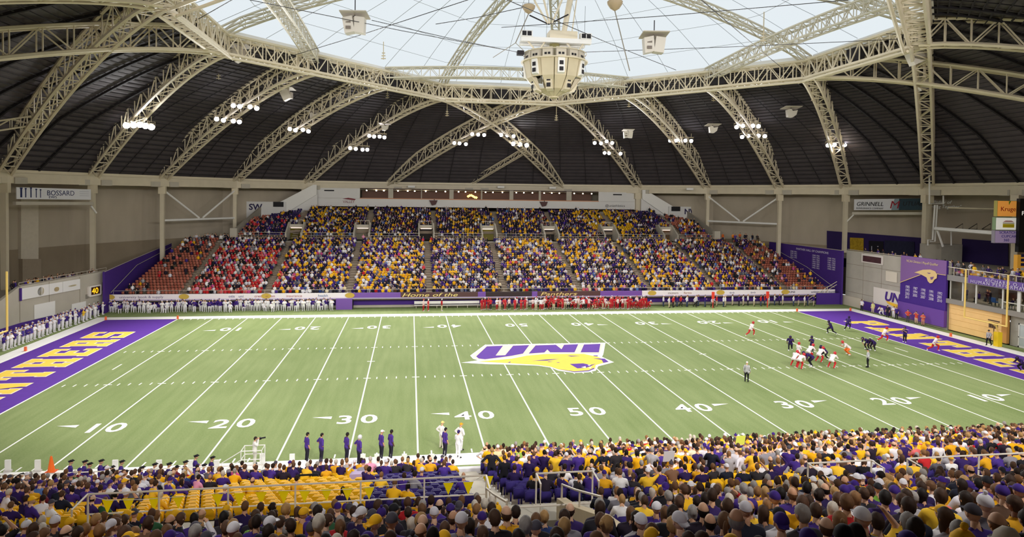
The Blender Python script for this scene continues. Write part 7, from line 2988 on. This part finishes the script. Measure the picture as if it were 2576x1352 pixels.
# people at the foot of the north wall, on decks and behind glass
NP = [(2168, 778, 'stand', 'E6E3E8', '26242B', 'in white before the purple padding, southmost'), (2196, 778, 'stand', 'D8D890', 'C8B898', 'in pale yellow before the purple padding'), (2218, 784, 'crouch', 'E6E3E8', 'E6E3E8', 'in white kneeling before the purple padding'),
      (2233, 794, 'stand', '26242B', '1E1E26', 'in black beside the tall purple banner'), (2249, 790, 'fold', 'E6E3E8', 'E6E3E8', 'in white beside the tall purple banner'), (2256, 786, 'stand', '3B2378', '1E1E26', 'in purple at the edge of the tall purple banner'),
      (2284, 805, 'hips', 'D2503E', '4A4650', 'in red jersey before the tall purple banner, southmost of three'), (2305, 812, 'phone', 'D2503E', 'D8B898', 'in red jersey before the tall purple banner, middle of three'), (2322, 815, 'fold', 'D2604E', 'C88878', 'in red jersey before the tall purple banner, northmost of three')]
for u, v, ps, sh, tr, ph in NP:
    q = at_x(u, v - 6, 103.0 if u > 2240 else 102.6)
    person((q[0], q[1], 0), face(-.9, -.4), ps, 'D9A988', rnd.choice(['short', 'cap']), '2A1E18', sh, 'tee', tr, 'person ' + ph, 'people at the north wall', 1.03)
items4 = []
def fan(pos, rz, w, ps=('stand', 'fold', 'hips', 'sit')):
    items4.append((ls(rnd.choice(ps), rnd.choice(['short', 'long', 'cap', 'pony'])), pos, rz, rnd.uniform(.95, 1.05), pal_for(pick(w))))
for k in range(16):
    fan((104.5 + rnd.uniform(0, 1.8), rnd.uniform(24.5, 33.8), 7.6), face(-1, -.1), dict(purple=4, white=3, gold=2, dark=4, grey=2), ('stand', 'fold', 'hips'))
for k in range(26):
    fan((rnd.uniform(104.9, 107), rnd.uniform(35, 54), 7.95), face(-1, -.1), dict(purple=5, dark=6, white=2, gold=1, grey=3), ('sit', 'sit_lean', 'stand'))
for k in range(9):
    fan((XN + rnd.uniform(.8, 5), rnd.uniform(24.5, 33), 4.35), face(-1, rnd.uniform(-.4, .4)), dict(dark=6, purple=3, gold=2, white=2), ('stand', 'sit', 'fold'))
for k in range(34):
    f = rnd.random()
    q = onE(f, 4.3, -rnd.uniform(.5, 2.4))
    fan((q[0], q[1], 4.35), face(1, -.1), dict(purple=5, dark=5, white=3, gold=2, orange=1, grey=2), ('stand', 'fold', 'hips', 'stand'))
for k in range(8):
    fan((rnd.uniform(93, 100), rnd.uniform(74.5, 79), 8.8), face(0, -1), dict(dark=5, orange=2, purple=2), ('stand', 'fold'))
for k in range(16):
    x = rnd.uniform(-7, 1)
    fan((x, rnd.uniform(75.5, 80), 8.2), face(.3, -1), dict(dark=8, white=2, red=1), ('stand', 'fold'))
o = joined('deck_spectators', items4, LST, TINT)
tag(o, 'spectators on the end decks, balcony and behind the suite glass', 'crowd', kind='stuff')
# white signs held in the near crowd
for (x, y, z, hx_, lab) in ((36.55, -13.2, 5.0, 'B8E060', 'lime green paper sign held beside a red-shirted standing fan'), (46.3, -15.5, 6.3, 'E8F060', 'bright yellow-green sign held among standing fans in the north near stand'), (41.2, -19.4, 7.4, 'E6E3E8', 'white printed paper held above the seated near crowd')):
    mb = MB()
    mb.slab([(x - .22, y, z), (x + .22, y, z), (x + .24, y - .05, z + .42), (x - .2, y - .05, z + .42)], (0, .012, 0))
    tag(part('paper_sign', mb, mat(hx_, 0.7)), lab, 'paper sign')
